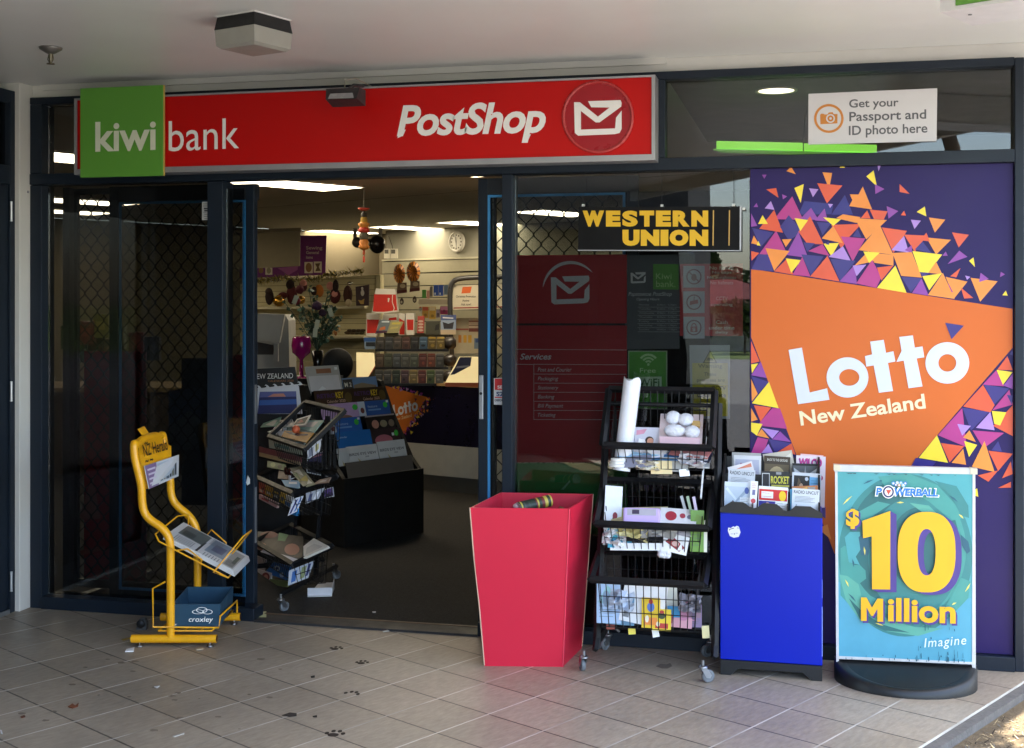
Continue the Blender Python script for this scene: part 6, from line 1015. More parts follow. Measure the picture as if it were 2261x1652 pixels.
flat('paper_tray', 'small white open card tray on the carpet inside the doorway', 'tray', [(679,1317), (733,1316), (738,1286), (704,1287)], C(214,214,216), .006)
m_ = MB(); a, b_ = onZ(679, 1318, .0), onZ(733, 1317, 0); c_ = onZ(738, 1303, 0); m_.slab([a+UPV*.006, b_+UPV*.006, b_+UPV*.045, a+UPV*.045], -FWD, .002, C(222,222,226)); m_.slab([b_+UPV*.006, c_+UPV*.006, c_+UPV*.06, b_+UPV*.045], RGT, .002, C(210,210,212)); single(m_, 'paper_tray', 'folded white card front of the tray on the doorway carpet', 'card')
flat('leaflet', 'small yellow and blue leaflet on the carpet at the left door jamb', 'leaflet', [(566,1362), (588,1363), (588,1350), (566,1352)], C(190,190,140), .003, .008); flat('paper_scrap', 'white scrap on the carpet near the threshold', 'litter', [(845,1393), (856,1391), (860,1393), (846,1395)], C(200,196,190), .003, .012); flat('paper_scrap', 'tiny pale scrap further inside on the carpet', 'litter', [(822,1350), (830,1350), (829,1352), (823,1352)], C(190,186,180), .003, .006)
# ---- black stepped calendar stand
cs = cz(-1.029, 7.64); RC = Matrix.Translation(cs) @ Euler((0, 0, radians(60))).to_matrix().to_4x4()
t = thing('calendar_stand', 'black stepped floor stand of calendars in the middle of the doorway', 'display stand', RC @ Vector((.33, .22, 0))); cb = M('stand_black', (12,12,13), .55)
m_ = MB(RC); m_.bx(0, .66, 0, .012, .01, .43, cb); m_.build('front_panel', t); Wd = .66
prof = [(.012, .01), (.43, .01), (.45, .99), (.40, .985), (.30, .80), (.10, .50), (.012, .42)]
for x, nx in ((0, -1), (Wd-.03, 1)): m_ = MB(RC); P_ = [(x if nx < 0 else x+.03, y, z) for y, z in prof]; m_.slab([RC @ Vector(p) for p in P_] and (P_ if nx > 0 else P_[::-1]), (RC.to_3x3() @ Vector((nx, 0, 0))) and (nx, 0, 0), .03, cb); m_.build('side_panel', t)
m_ = MB(RC); m_.bx(.03, .63, .43, .445, .02, .985, cb); m_.build('back_panel', t)
tr_ = [(.09, .47), (.145, .565), (.20, .66), (.255, .75), (.31, .84), (.365, .92)]
for y, z in tr_: m_ = MB(RC); m_.bx(.031, .629, y, y+.05, z-.012, z, cb); m_.bx(.031, .629, y-.004, y, z-.03, z+.025, cb); m_.build('shelf', t)
def cal(label, k, x0, w_, h_, col, items): y, z = tr_[k]; f = RC @ Matrix.Translation((x0, y+.012, z)) @ Euler((-.30, 0, 0)).to_matrix().to_4x4(); mag('calendar', label, 'calendar', f, w_, h_, C(*col), items, .004, 'calendars on the black stepped stand')
bev = [('t','BIRDS EYE VIEW',.06,.56,.94,.68,C(60,56,52)), ('t','2020',.55,.44,.68,.5,C(90,90,90)), ('p',[(.3,.45),(.36,.2),(.5,.1),(.42,.24)],C(200,180,90))]
grn = ('e',.86,.72,.07,.16,C(70,190,70))
cal('white bird calendar at the left of the lowest tier', 0, .05, .1, .135, (214,212,208), bev[2:]); cal('white bird calendar in the middle of the lowest tier', 0, .13, .25, .14, (222,220,216), bev); cal('white bird calendar at the right of the lowest tier', 0, .385, .235, .15, (218,216,212), bev)
cal('plain blue calendar on the second lowest tier', 1, .09, .28, .135, (40,110,180), [('t','calendar',.06,.7,.3,.78,C(190,210,230))]); cal('dark calendar with a pink blossom on the second lowest tier', 1, .37, .25, .13, (60,44,44), [('e',.4,.4,.3,.3,C(190,110,120)), grn, ('r',.7,.6,.78,.75,C(230,230,230))])
bl_ = [('r',.0,0,.22,1,C(206,214,222)), ('e',.12,.5,.06,.16,C(120,60,50)), ('t','feature',.3,.62,.6,.76,C(170,190,220)), ('r',.3,.45,.7,.54,C(120,160,210)), grn, ('r',.9,.84,.97,.96,C(230,230,230))]
cal('blue and white calendar on the third tier', 2, .06, .27, .12, (50,100,176), bl_); cal('dark calendar with three portraits on the third tier', 2, .37, .25, .12, (44,36,34), [('e',.3,.5,.12,.24,C(200,140,120)), ('e',.58,.5,.12,.2,C(150,140,110)), ('e',.85,.5,.1,.2,C(140,120,100)), ('r',0,.92,1,1,C(170,160,160))])
cal('pink calendar with a green spot on the fourth tier', 3, .05, .32, .12, (196,160,200), [grn, ('e',.55,.2,.2,.14,C(150,110,90)), ('l',.1,.5,.7,.8,3,C(150,110,160))]); cal('white and blue calendar on the fourth tier', 3, .35, .27, .12, (54,92,160), bl_)
ret = [('t','RETRO',.06,.55,.55,.8,C(90,60,110),.03), ('t','KEY',.56,.5,.78,.85,C(214,180,50),.03), ('t','Calendar 2020',.3,.26,.8,.42,C(206,170,150)), ('e',.9,.5,.1,.3,C(100,80,40))]
cal('brown calendar with yellow word at the left of the fifth tier', 4, .04, .30, .115, (70,48,30), ret); cal('brown calendar with yellow word at the right of the fifth tier', 4, .345, .28, .115, (64,44,28), ret)
cal('clear packed white calendar sticking up on the top tier', 5, .03, .27, .19, (190,184,176), [('r',.05,.05,.95,.66,C(222,216,214)), ('r',.3,.74,.75,.9,C(160,110,80)), ('r',.86,.84,.95,.94,C(236,236,236)), ('p',[(.2,.1),(.4,.3),(.5,.2)],C(240,238,236))]); cal('landscape calendar with hills and sky on the top tier', 5, .31, .29, .1, (120,150,190), [('p',[(.3,.1),(.3,.5),(.55,.62),(.95,.4),(.95,.1)],C(150,130,104)), ('r',.0,.1,.28,.9,C(70,66,60)), ('t','M 2',.04,.4,.24,.7,C(220,214,200),.03)])
m_ = MB(RC); m_.box((.33, .045, .47), (.55, .004, .10), C(104,94,84), (-.3, .0, 0)); single(m_, 'card_sheet', 'grey brown card sheet in the front pocket of the calendar stand', 'card')
# calendar header board at the left
TA4 = Tr(600, 880, 3.516, CAM+FWD*7.25, -FWD); t = thing('calendar_board', 'black header board about calendars with white wave border and blue sea poster below', 'display board', onD(610, 960, 7.25).xy.to_3d()); m_ = MB()
m_.slab(TA4.pts([(60,330), (510,280), (480,130), (60,152)]), -FWD, .01, cb); m_.build('header', t)
m_ = MB(); TA4.text(m_, 'NEW ZEALAND', 110, 238, 465, 192, C(214,212,206), .001, .004, 0, 1, 8); TA4.text(m_, 'CALENDARS 2020', 245, 264, 470, 246, C(150,96,50), .001, .0, 0, 1, 4)
for k in range(6): x = 120+k*72; y = 322-k*7; m_.poly(TA4.pts([(x,y+8), (x+70,y+2), (x+66,y-8), (x+50,y-24), (x+34,y-30), (x+22,y-20), (x+36,y-20), (x+40,y-8), (x+26,y-2)], .001), C(206,206,208))
m_.poly(TA4.pts([(60,345), (512,300), (510,282), (60,330)], .0016), C(206,206,208)); m_.build('lettering', t)
m_ = MB(); m_.slab(TA4.pts([(120,545), (545,545), (512,300), (120,340)], -.011), -FWD, .004, C(206,208,214)); m_.poly(TA4.pts([(150,545), (500,540), (490,345), (170,350)], -.010), C(34,42,96)); m_.poly(TA4.pts([(170,400), (490,392), (490,345), (170,350)], -.0095), C(90,96,150)); m_.poly(TA4.pts([(240,395), (400,392), (380,365), (290,368)], -.009), C(196,130,110)); m_.poly(TA4.pts([(160,470), (495,460), (493,415), (168,425)], -.0095), C(50,90,160)); m_.build('sea_poster', t)
m_ = MB(); a = onD(560, 960, 7.25); m_.bx(0, 0, 0, 0, 0, 0, cb); m_ = MB(frame_at(onD(605, 900, 7.27).xy.to_3d(), YAW)); m_.bx(-.14, .13, 0, .03, .005, 1.0, cb); m_.build('post', t)
# ---------------------------------------------------------------- shop interior
def QT(ox, oy, k, d): return Tr(ox, oy, k, CAM+FWD*d, -FWD)
A1 = lambda d: QT(640, 600, 6.281, d); A2 = lambda d: QT(900, 600, 6.353, d); A3 = lambda d: QT(600, 420, 3.516, d); A4 = lambda d: QT(600, 880, 3.516, d); A5 = lambda d: QT(900, 820, 6.353, d)
def R4(x0, y0, x1, y1): return [(x0, y1), (x1, y1), (x1, y0), (x0, y0)]
def qs(m_, tr, L, th, c, lift=0.0): m_.slab(tr.pts(L, lift), -FWD, th, c); return m_
# counter with lottery front
cr0, cl0 = onZ(1054, 1094), onZ(936, 1082); cdir = (cr0-cl0).normalized(); cn = Vector((cdir.y, -cdir.x, 0)); c1_, c2_ = cl0-cdir*.75, cr0+cdir*1.6
t = thing('counter', 'shop counter with navy and orange lottery front above white base panels', 'counter', (c1_+c2_)/2)
def cfront(name, z0, z1, dpt, mat, off=0.0): m_ = MB(); m_.slab([c1_+UPV*z0+cn*off, c2_+UPV*z0+cn*off, c2_+UPV*z1+cn*off, c1_+UPV*z1+cn*off], cn, dpt, mat); return m_.build(name, t)
cfront('plinth', .0, .125, .5, C(96,92,84), -.02); cfront('base_panel', .126, .37, .5, C(206,200,186)); cfront('front_panel', .371, .84, .5, M('counter_navy', (16,12,40), .3)); cfront('counter_top', .841, .862, .6, C(190,150,96), .02)
TC = Tr(900, 820, 6.353, cl0+cn*.0012, cn); m_ = MB(); co = C(206,110,34); m_.poly(TC.pts([(370,905), (1060,1095), (700,1680), (640,1640)], .001), co)
class Sub:
    def __init__(s, tr, f): s.tr = tr; s.f = f
    def __call__(s, x, y, l=0): a = s.f(x, y); return s.tr(a[0], a[1], l)
    def pts(s, L, l=0): return [s(x, y, l) for x, y in L]
lotto(Sub(TC, lambda x, y: (870+(x-1068)*.43, 1250+(y-1047)*.66-(x-1068)*.02)), m_, C(226,226,232), C(230,206,160), C(90,30,60), .0024)
rn = random.Random(17); cs4 = [C(238,150,50), C(190,80,40), C(236,206,60), C(120,40,130), C(150,60,150), C(160,130,190)]
for i in range(110):
    if i < 30: x = rn.uniform(480, 990); y = 905+(x-370)*.275-rn.uniform(0, 46)*(1 if x < 1000 else .5); y = max(y, 905)
    else: q = rn.random(); x = 1075-390*q+abs(rn.gauss(0, 60)); y = 1100+560*q+rn.uniform(-30, 40)
    r = rn.uniform(8, 30)*(1 if x < 1120 else .5); a = rn.uniform(0, 6.28); P_ = TC.pts([(x+r*cos(a+b), y+r*1.2*sin(a+b)) for b in (0, 2.2, 4.2)], .0014+.00001*i); m_.poly(P_, rn.choice(cs4))
m_.build('print', t)
for k, (L, lab) in enumerate((([(1350,865), (1880,868), (1880,460), (1570,460)], 'right'), ([(-60,775), (125,775), (230,600), (215,398), (-60,390)], 'left'))):
    t = thing('lit_counter_sign', 'glowing cream sloping display with orange edge at the %s end of the ticket rack' % lab, 'lit display', onD(1020 if k == 0 else 805, 850, 9.8).xy.to_3d()+UPV*.865); d = 9.62
    m_ = MB(); qs(m_, A5(d), L, .03, M('lit_cream', (250,226,176), .5, emit=(255,226,160), es=.09)); m_.build('face', t); m_ = MB(); tr = A5(d)
    if k == 0: qs(m_, tr, [(1350,930), (1880,935), (1880,869), (1350,866)], .03, C(190,90,34)); qs(m_, tr, [(1430,745), (1500,735), (1640,660), (1750,600), (1770,460), (1585,460), (1510,620)], .001, C(60,56,90), .0012); qs(m_, tr, [(1520,640), (1720,620), (1730,590), (1540,605)], .001, C(176,170,180), .0018)
    else: qs(m_, tr, [(-60,830), (215,830), (225,776), (-60,776)], .03, C(190,110,50)); qs(m_, tr, [(130,775), (225,650), (232,604)], .03, C(190,80,30))
    m_.build('edge', t)
# scratch ticket boxes: three rows of eight on a rack
t = thing('ticket_rack', 'three tier clear rack of ticket boxes on the counter', 'rack', onD(918, 848, 9.9).xy.to_3d()+UPV*.863); rows = [(145, 340, 250, 1345, 10.12), (408, 625, 240, 1335, 10.0), (672, 885, 225, 1325, 9.88)]
for i, (y0, y1, x0, x1, d) in enumerate(rows):
    m_ = MB(); qs(m_, A5(d+.012), R4(x0-10, y1-6, x1+60, y1+32), .10, C(30,26,24)); m_.build('shelf', t)
    m_ = MB(); p = A5(d)(1420, (y0+y1)/2); m_.lathe(p+FWD*.05, [(.035, -.05), (.05, -.02), (.05, .03), (.03, .05)], C(52,46,42,.3), 16, tuple(RGT)); m_.build('end_cap', t)
colr = [[('grey brown',(96,86,76)),('slate',(86,84,84)),('taupe',(110,92,76)),('russet',(116,70,54)),('charcoal',(60,56,50)),('sky blue',(96,130,160)),('mustard',(150,124,50)),('gold',(166,140,66))],[('brown',(110,84,60)),('olive',(90,92,66)),('steel',(96,100,104)),('silver',(110,110,104)),('sage',(106,112,96)),('brick red',(130,60,46)),('orange red',(150,76,50)),('smoke grey',(90,90,88))],[('dark grey',(80,82,78)),('ash grey',(96,96,94)),('forest green',(60,74,56)),('plum',(110,76,84)),('straw yellow',(176,150,86)),('rust red',(140,64,46)),('lime green',(110,130,70)),('pale silver',(130,130,126))]]
for i, (y0, y1, x0, x1, d) in enumerate(rows):
    for j in range(8):
        xa, xb = x0+(x1-x0)*j/8+7, x0+(x1-x0)*(j+1)/8-7; nm, c = colr[i][j]; m_ = MB(); tr = A5(d); c = tuple(int(v*.62) for v in c); qs(m_, tr, R4(xa, y0+26, xb, y1-8), .06, C(*c)); qs(m_, tr, [(xa, y0+24), (xb, y0+24), (xb-8, y0), (xa+10, y0)], .05, C(*(min(255, int(v*(1.9 if (i == 0 and j > 5) or (i == 1 and j == 7) else 1.25))) for v in c)))
        h = y1-y0; k_ = rn.choice((.4, .55, .7, 1.3, 1.5)); qs(m_, tr, R4(xa+14, y0+60, xb-14, y0+74), .001, C(*(min(255, v+60) for v in c)), .0008); qs(m_, tr, R4(xa+20, y0+86, xb-20, y0+94), .001, C(*(min(255, v+40) for v in c)), .0008); m_.poly(tr.pts(ell((xa+xb)/2+rn.uniform(-14, 14), y0+h*.68, rn.uniform(18, 34), rn.uniform(14, 30), 12), .001), C(*(int(v*k_) for v in c)))
        single(m_, 'ticket_box', '%s ticket box in the %s row of the counter rack' % (nm, ('top', 'middle', 'bottom')[i]), 'ticket box', 'ticket boxes in the counter rack')
# slat wall and clock on the right back wall
bn = -DA; bwp = Vector((pb.x, pb.y, 0))-DA*.0; t = thing('slat_wall', 'cream slatted display wall below the wall clock', 'slat wall', bwp)
TB = Tr(900, 600, 6.353, bwp-DA*.05, -DA); slt = M('slat_cream', (150,144,120), .6, var=.05); ys = [345, 540, 735, 920, 1110, 1290, 1480]
for k in range(6):
    m_ = MB(); L = [(350, ys[k+1]-6), (2120, ys[k+1]-6-(56 if k == 0 else 44-12*k)), (2120, ys[k]+6-(56 if k < 1 else 50-12*k)), (350, ys[k]+6)]; m_.slab(TB.pts(L), -DA, .03, slt); m_.build('slat', t)
m_ = MB(); m_.slab(TB.pts([(350,338), (2120,285), (2120,255), (350,312)], .012), -DA, .05, C(176,170,146)); m_.build('top_rail', t); m_ = MB(); m_.slab(TB.pts([(340,1500), (2120,1460), (2120,1440), (340,1480)], -.032), -DA, .004, C(60,52,40)); m_.bx(0,0,0,0,0,0,slt)
m_ = MB(); m_.slab(TB.pts([(352,1500), (2110,1450), (2110,262), (352,330)], -.031), -DA, .004, C(52,46,34)); m_.build('backing', t)
t = thing('wall_clock', 'round white wall clock with dark hands on the cream back wall', 'clock', onP((900+1552/6.353)/1.1318, (600+20/6.353)/1.1318, bwp, DA)); q = Tr(600, 420, 3.516, bwp-DA*.03, -DA); ctr = q(1912, 650); rx = (q(1975, 650)-q(1850, 650)).length/2
m_ = MB(); m_.lathe(ctr, [(rx*1.05, 0), (rx*1.05, .03), (rx*.9, .045), (rx*.86, .03)], C(206,202,190), 32, tuple(-DA)); m_.build('rim', t); m_ = MB(); m_.lathe(ctr, [(rx*.87, .028), (0, .029)], C(214,210,196), 32, tuple(-DA)); m_.build('dial', t)
bu = -DB*-1.0; m_ = MB(); cu_, cv_ = DB, UPV
for k in range(12): a = k*pi/6; p = ctr-DA*.031+(cu_*sin(a)+cv_*cos(a))*rx*.68; m_.box(p, (.022, .022, .004), C(110,104,90), Matrix((tuple(cu_), tuple(cv_), tuple(DA))).transposed())
m_.build('numerals', t); m_ = MB(); 
for a, l, w_ in ((-.12, .55, .008), (pi-.06, .62, .006)): d = cu_*sin(a)+cv_*cos(a); e = cu_*cos(a)-cv_*sin(a); p = ctr-DA*.034; m_.poly([p-e*w_, p+e*w_, p+d*rx*l+e*w_*.5, p+d*rx*l-e*w_*.5], C(40,38,34))
m_.build('hands', t)
for k, (x0, x1) in enumerate(((378, 468), (484, 590))):
    tr = Tr(900, 600, 6.353, bwp-DA*.02, -DA); t = thing('thermostat', 'white wall control box, %s of the pair at the end of the back wall' % ('left', 'right')[k], 'wall control', tr(x0, 295), 'white control boxes on the back wall'); m_ = MB(); m_.slab(tr.pts(R4(x0, 138, x1, 292)), -DA, .02, C(200,194,176)); m_.build('case', t); m_ = MB(); m_.slab(tr.pts(R4(x0+8, 152, x0+72, 216), .001), -DA, .001, C(70,68,56)); m_.build('screen', t)
    m_ = MB(); m_.tube([tr(x0+30, 138), tr(x0+24, 90), tr(x0-8, 0), tr(x0-30, -60)], .006, C(70,64,50), 6); m_.build('cable', t)
# hanging string-bags of baubles on the slat wall
for k, (cx_, cy_, rx_, ry_, hx) in enumerate(((622, 535, 92, 155, 665), (845, 505, 108, 165, 870))):
    d = 16.6; tr = A2(d); t = thing('net_bag', ('smaller orange striped round net bag hanging at left on the slat wall', 'larger orange striped round net bag hanging at right on the slat wall')[k], 'net bag', tr(cx_, cy_+330)); c = tr(cx_, cy_); sx = (tr(cx_+rx_, cy_)-c).length; sz = (tr(cx_, cy_-ry_)-c).length
    m_ = MB(); n = 36; oc1, oc2 = C(196,120,36), C(92,48,22); ctr = c-FWD*.05
    for j in range(n): a0, a1 = 2*pi*j/n, 2*pi*(j+1)/n; P_ = [ctr+FWD*.03]+[c+RGT*sx*cos(a)+UPV*sz*sin(a) for a in (a0, a1)]; mid = [c-FWD*.07+(RGT*sx*cos(a)+UPV*sz*sin(a))*.6 for a in (a0, a1)]; m_.add([P_[0], mid[0], mid[1]], [(0, 1, 2)], oc1 if j % 3 else oc2); m_.add([mid[0], P_[1], P_[2], mid[1]], [(0, 1, 2, 3)], oc1 if j % 3 else oc2)
    m_.build('bag', t); m_ = MB(); qs(m_, A2(d-.02), [(hx-85, cy_+320), (hx+75, cy_+300), (hx+70, cy_+140), (hx-70, cy_+150)], .04, C(110,86,64)); qs(m_, A2(d-.02), [(hx-85, cy_+320), (hx+75, cy_+300), (hx+75, cy_+255), (hx-82, cy_+265)], .04, C(84,24,20), .003); m_.poly(A2(d-.02).pts(ell(hx+10, cy_+195, 45, 34, 16), .003), C(186,170,140)); m_.build('header_card', t); m_ = MB(); m_.poly(A2(d-.02).pts(ell(hx-5, cy_+440, 32, 52, 18)), C(60,40,26)); m_.poly(A2(d-.02).pts(ell(hx-8, cy_+450, 15, 22, 14), .001), C(180,170,150)); m_.build('tag', t)
# stock hanging and standing at the right
tr = A2(15.8)
for i, (x0, x1, y0, y1, c, lb) in enumerate(((985, 1045, 790, 925, (80,150,60), 'green'), (1055, 1100, 800, 930, (206,150,130), 'pale pink'), (1105, 1150, 740, 900, (110,100,90), 'brown'), (1165, 1240, 715, 885, (40,80,170), 'royal blue'), (1245, 1318, 715, 885, (50,86,176), 'mid blue'), (1325, 1400, 715, 870, (110,130,150), 'steel blue'))): box_q('hanging_pack', '%s pack hanging on the right half of the slat wall' % lb, 'pack', tr, R4(x0, y0, x1, y1), .03, C(*c), [(R4(x0+15, y1-50, x0+35, y1-15), C(200,210,230))] if i in (3, 4) else [], 'packs hanging on the slat wall')
t = thing('header_shelf', 'cream shelf strip above packets at the right back wall', 'shelf', tr(1160, 1025)); m_ = MB(); qs(m_, tr, R4(925, 940, 1405, 1022), .25, C(190,176,150)); m_.build('strip', t)
for i, (x0, x1, y0, y1, c, lb, pr) in enumerate(((985, 1085, 1060, 1240, (196,150,60), 'red topped gold', (190,80,50)), (1095, 1200, 1060, 1255, (206,160,60), 'gold and cream', (220,200,160)), (1210, 1262, 1110, 1230, (120,100,120), 'lilac', (150,130,150)), (1270, 1400, 1055, 1180, (140,30,80), 'magenta', (190,120,150)), (935, 980, 1055, 1150, (200,196,180), 'cream', (190,100,60)))): box_q('packet', '%s packet below the cream shelf strip' % lb, 'packet', A2(15.4), R4(x0, y0, x1, y1), .04, C(*c), [(R4(x0+6, y0+4, x1-6, y0+60), C(*pr)), (ell((x0+x1)/2, y1-50, 26, 24, 12), C(*(int(v*.75) for v in c)))], 'packets below the cream shelf strip')
t = thing('promo_stand', 'curved black and silver display stand holding a cream promotion poster at the right door jamb', 'display stand', onD(1035, 860, 11)); tr = A2(10.6); m_ = MB(); P_ = [tr(x, y) for x, y in ((1440,1480), (1425,1000), (1430,740), (1470,660), (1560,610), (1900,590), (2300,585))]; m_.tube(smooth(P_), .022, C(60,58,56,.3), 8); m_.build('frame', t); m_ = MB(); qs(m_, tr, [(1460,1110), (2300,1090), (2300,700), (1480,720)], .01, C(206,196,172), -.02); m_.poly(tr.pts([(1605,850), (1750,840), (1770,740), (1625,745)], -.019), C(206,96,40)); 
tr.text(m_, 'Christmas Promotion', 1520, 912, 1835, 876, C(80,76,70), -.018, .012); tr.text(m_, 'Active', 1620, 980, 1730, 944, C(80,76,70), -.018, .012); tr.text(m_, 'Ask now!', 1600, 1040, 1760, 1000, C(80,76,70), -.018, .012); m_.poly(tr.pts([(1480,1088), (2300,1070), (2300,1052), (1482,1072)], -.018), C(150,50,40)); m_.build('poster', t)
m_ = MB(); m_.tube([A2(10.6)(1440, 1480), onD(1010, 1000, 10.7)], .02, C(60,58,56,.3), 8); m_.build('leg', t)
tr = A2(10.3); box_q('wall_sheet', 'cream notice board with three amber strips at the right of the counter', 'notice board', A2(10.75), [(1480,1800), (2300,1800), (2300,1240), (1480,1240)], .02, C(170,160,134), [(R4(1560, 1510, 1608, 1630), C(170,110,40)), (R4(1640, 1510, 1690, 1630), C(186,140,40)), (R4(1715, 1510, 1770, 1630), C(180,140,40)), (R4(1725, 1250, 2300, 1450), C(196,180,160)), (R4(1725, 1280, 2300, 1300), C(130,70,54)), (R4(1725, 1350, 2300, 1362), C(110,80,60)), (R4(1725, 1400, 2300, 1455), C(110,54,40)), (R4(1480, 1405, 1720, 1430), C(150,76,60))])
box_q('poster_card', 'blue poster card with white script heading standing on the counter', 'poster card', A2(10.2), [(1278,1500), (1520,1500), (1525,1190), (1280,1190)], .01, C(80,92,140), [([(1280,1500), (1520,1500), (1520,1425), (1280,1425)], C(200,180,150)), ([(1282,1425), (1518,1425), (1518,1270), (1282,1275)], C(150,166,190)), ([(1310,1300), (1330,1410), (1470,1410), (1490,1300), (1400,1330)], C(50,48,54)), ([(1310,1222), (1480,1232), (1478,1252), (1312,1242)], C(220,220,226))])
box_q('tall_pack', 'tall red packet with a row of pale hearts on the counter', 'packet', A2(10.25), [(905,1480), (1005,1480), (1020,1210), (915,1210)], .04, C(176,70,60), [(ell(962, 1290+48*k, 42, 18, 14), C(206,170,150)) for k in range(4)])
box_q('monitor_back', 'dark grey screen back standing behind the counter', 'screen', A2(10.6), [(1040,1500), (1262,1500), (1262,1290), (1040,1290)], .06, C(66,66,52), [([(1180,1440), (1255,1420), (1255,1330), (1200,1350)], C(30,30,28))])
redb, whb = M('bag_red', (186,34,18), .6, var=.12, sc_=9), C(206,202,192)
def gift(label, d, L, Lr, pr=()): box_q('gift_bag', label, 'gift bag', A2(d), L, .12, whb, [(Lr, redb)]+list(pr), 'red and white gift bags on the counter')
gift('largest red gift bag with white top and a price, sitting on the others', 10.7, [(185,1150), (380,1165), (600,1135), (555,780), (250,770)], [(200,1135), (375,1140), (590,1115), (565,865), (225,860)], [([(440,985), (455,985), (470,925), (440,920)], whb), ([(515,1140), (530,1130), (550,1080), (515,980), (520,870), (508,870), (505,980), (535,1085)], whb)])
gift('red gift bag with white border at the lower left of the group', 10.8, [(95,1530), (260,1530), (310,1170), (100,1165)], [(108,1480), (250,1480), (300,1265), (110,1262)])
gift('narrow red gift bag with white border at the right of the group', 10.75, [(735,1510), (855,1505), (862,1165), (725,1165)], [(750,1430), (845,1430), (848,1262), (742,1262)])
gift('mostly white gift bag with a red strip behind the leaflets', 10.95, [(330,1400), (600,1400), (590,1175), (360,1180)], [(450,1275), (580,1270), (575,1225), (460,1240)])
gift('white gift bag with red shade right of the leaflets', 10.9, [(610,1510), (720,1510), (715,1180), (610,1165)], [(625,1500), (705,1500), (705,1290), (620,1240)])
for lab, L, c, p_ in (('grey leaflet with orange picture leaning before the gift bags', [(240,1490), (430,1470), (490,1280), (320,1260)], (110,120,124), [([(300,1440), (400,1420), (400,1370), (320,1390)], C(206,120,70)), ([(340,1310), (460,1310), (465,1285), (345,1285)], C(200,210,214)), ([(240,1490), (430,1470), (425,1440), (250,1440)], C(76,40,60))]), ('yellow grey leaflet leaning before the gift bags', [(420,1480), (600,1475), (690,1300), (480,1285)], (170,160,110), [([(470,1420), (600,1400), (610,1370), (490,1385)], C(196,180,110)), ([(500,1340), (640,1340), (645,1310), (510,1310)], C(206,190,90))])): box_q('leaflet', lab, 'leaflet', A2(10.35), L, .01, C(*c), p_)
box_q('counter_card', 'small blue and black card at the left end of the ticket rack', 'card', A5(10.15), [(70,335), (240,335), (250,150), (60,150)], .01, C(120,140,160), [([(60,215), (245,215), (248,155), (60,155)], C(40,80,140)), ([(92,290), (240,290), (240,225), (92,225)], C(16,18,22))]); box_q('blue_leaflet', 'small blue leaflet at the right door jamb beyond the counter', 'leaflet', A5(10.4), R4(1810, 160, 1920, 330), .01, C(90,110,130), [(R4(1830, 170, 1880, 230), C(30,60,110))])
# gondola shelves on the left
t = thing('gondola', 'cream slatted shelving unit with two shelves full of gifts', 'shelving unit', onD(735, 900, 16.2).xy.to_3d()); tr = A1(16.4); gcm = M('gondola_cream', (196,186,146), .6)
m_ = MB(); qs(m_, tr, [(-250,1900), (1880,1900), (1880,545), (-250,690)], .06, gcm); m_.build('back_panel', t)
m_ = MB(); qs(m_, A1(16.38), [(1885,1900), (1945,1900), (1945,540), (1885,545)], .5, C(196,186,146)); m_.build('end_post', t)
m_ = MB()
for k, y in enumerate((600, 690, 780, 870, 960, 1160, 1230, 1310, 1400, 1600, 1700)): qs(m_, tr, [(-250, y+6+(7-k)*6), (1878, y+4), (1878, y-2), (-250, y+(7-k)*6)], .001, C(92,84,58), .002)
m_.build('slat_grooves', t)
for y0, y1, x1 in ((1045, 1082, 1700), (1515, 1548, 1690)): m_ = MB(); qs(m_, A1(15.95), [(-250, y1+6), (x1, y1-6), (x1, y0-6), (-250, y0+6)], .42, C(206,196,164)); m_.build('shelf', t)
m_ = MB(); qs(m_, A1(15.96), [(503,1750), (522,1750), (522,1180), (503,1180)], .1, C(190,182,160)); m_.build('end_post', t)
def plush(label, d, parts, cat='soft toy', nm='soft_toy'):
    t = thing(nm, label, cat, A1(d)(parts[0][0], parts[0][1])); tr = A1(d)
    for j, (x, y, rx_, ry_, c, pn) in enumerate(parts): m_ = MB(); cc_ = tr(x, y); a = (tr(x+rx_, y)-cc_).length; b_ = (tr(x, y-ry_)-cc_).length; m_.ball(cc_-FWD*.02*j, 1, c if not isinstance(c, tuple) else M('plush_%d_%d_%d' % c, c, .9, var=.15, sc_=30, bump=.4), 12, (a, min(a, b_)*.8, b_), .06, j); m_.build(pn, t)
    return t
mar, pk, dk, gd = (76,18,22), (206,140,130), (34,16,16), M('bauble_gold', (200,150,60), .25, .9)
plush('dark brown figure with a foil star top at the far left of the gift shelf', 16.0, [(210,890,70,130,dk,'body'), (205,810,60,60,(50,34,28),'head')])
plush('large dark red hatted figure left of the flowers on the gift shelf', 16.0, [(560,850,85,160,mar,'body'), (540,700,70,80,dk,'hat'), (430,870,80,55,mar,'arm')])
plush('pink faced figure in a dark cap behind the flowers', 16.1, [(740,720,70,90,mar,'body'), (745,680,58,60,pk,'head')])
plush('small orange bear with a black head beside it on the gift shelf', 16.0, [(990,800,75,100,(180,110,40),'body'), (915,800,55,70,dk,'head')])
plush('red figure with pink head and hands on the gift shelf', 16.0, [(1240,880,90,120,mar,'body'), (1165,720,60,65,pk,'head'), (1240,850,50,55,pk,'hand'), (1260,720,50,100,dk,'hat')])
plush('brown jar shaped figure with silver foil top on the gift shelf', 16.0, [(1440,860,75,150,(70,40,30),'body'), (1475,680,45,30,M('foil', (220,216,206), .2, 1),'foil_top')])
plush('round cream egg at the front of the gift shelf', 15.9, [(1450,985,52,58,(200,184,150),'body')], 'ornament', 'ornament')
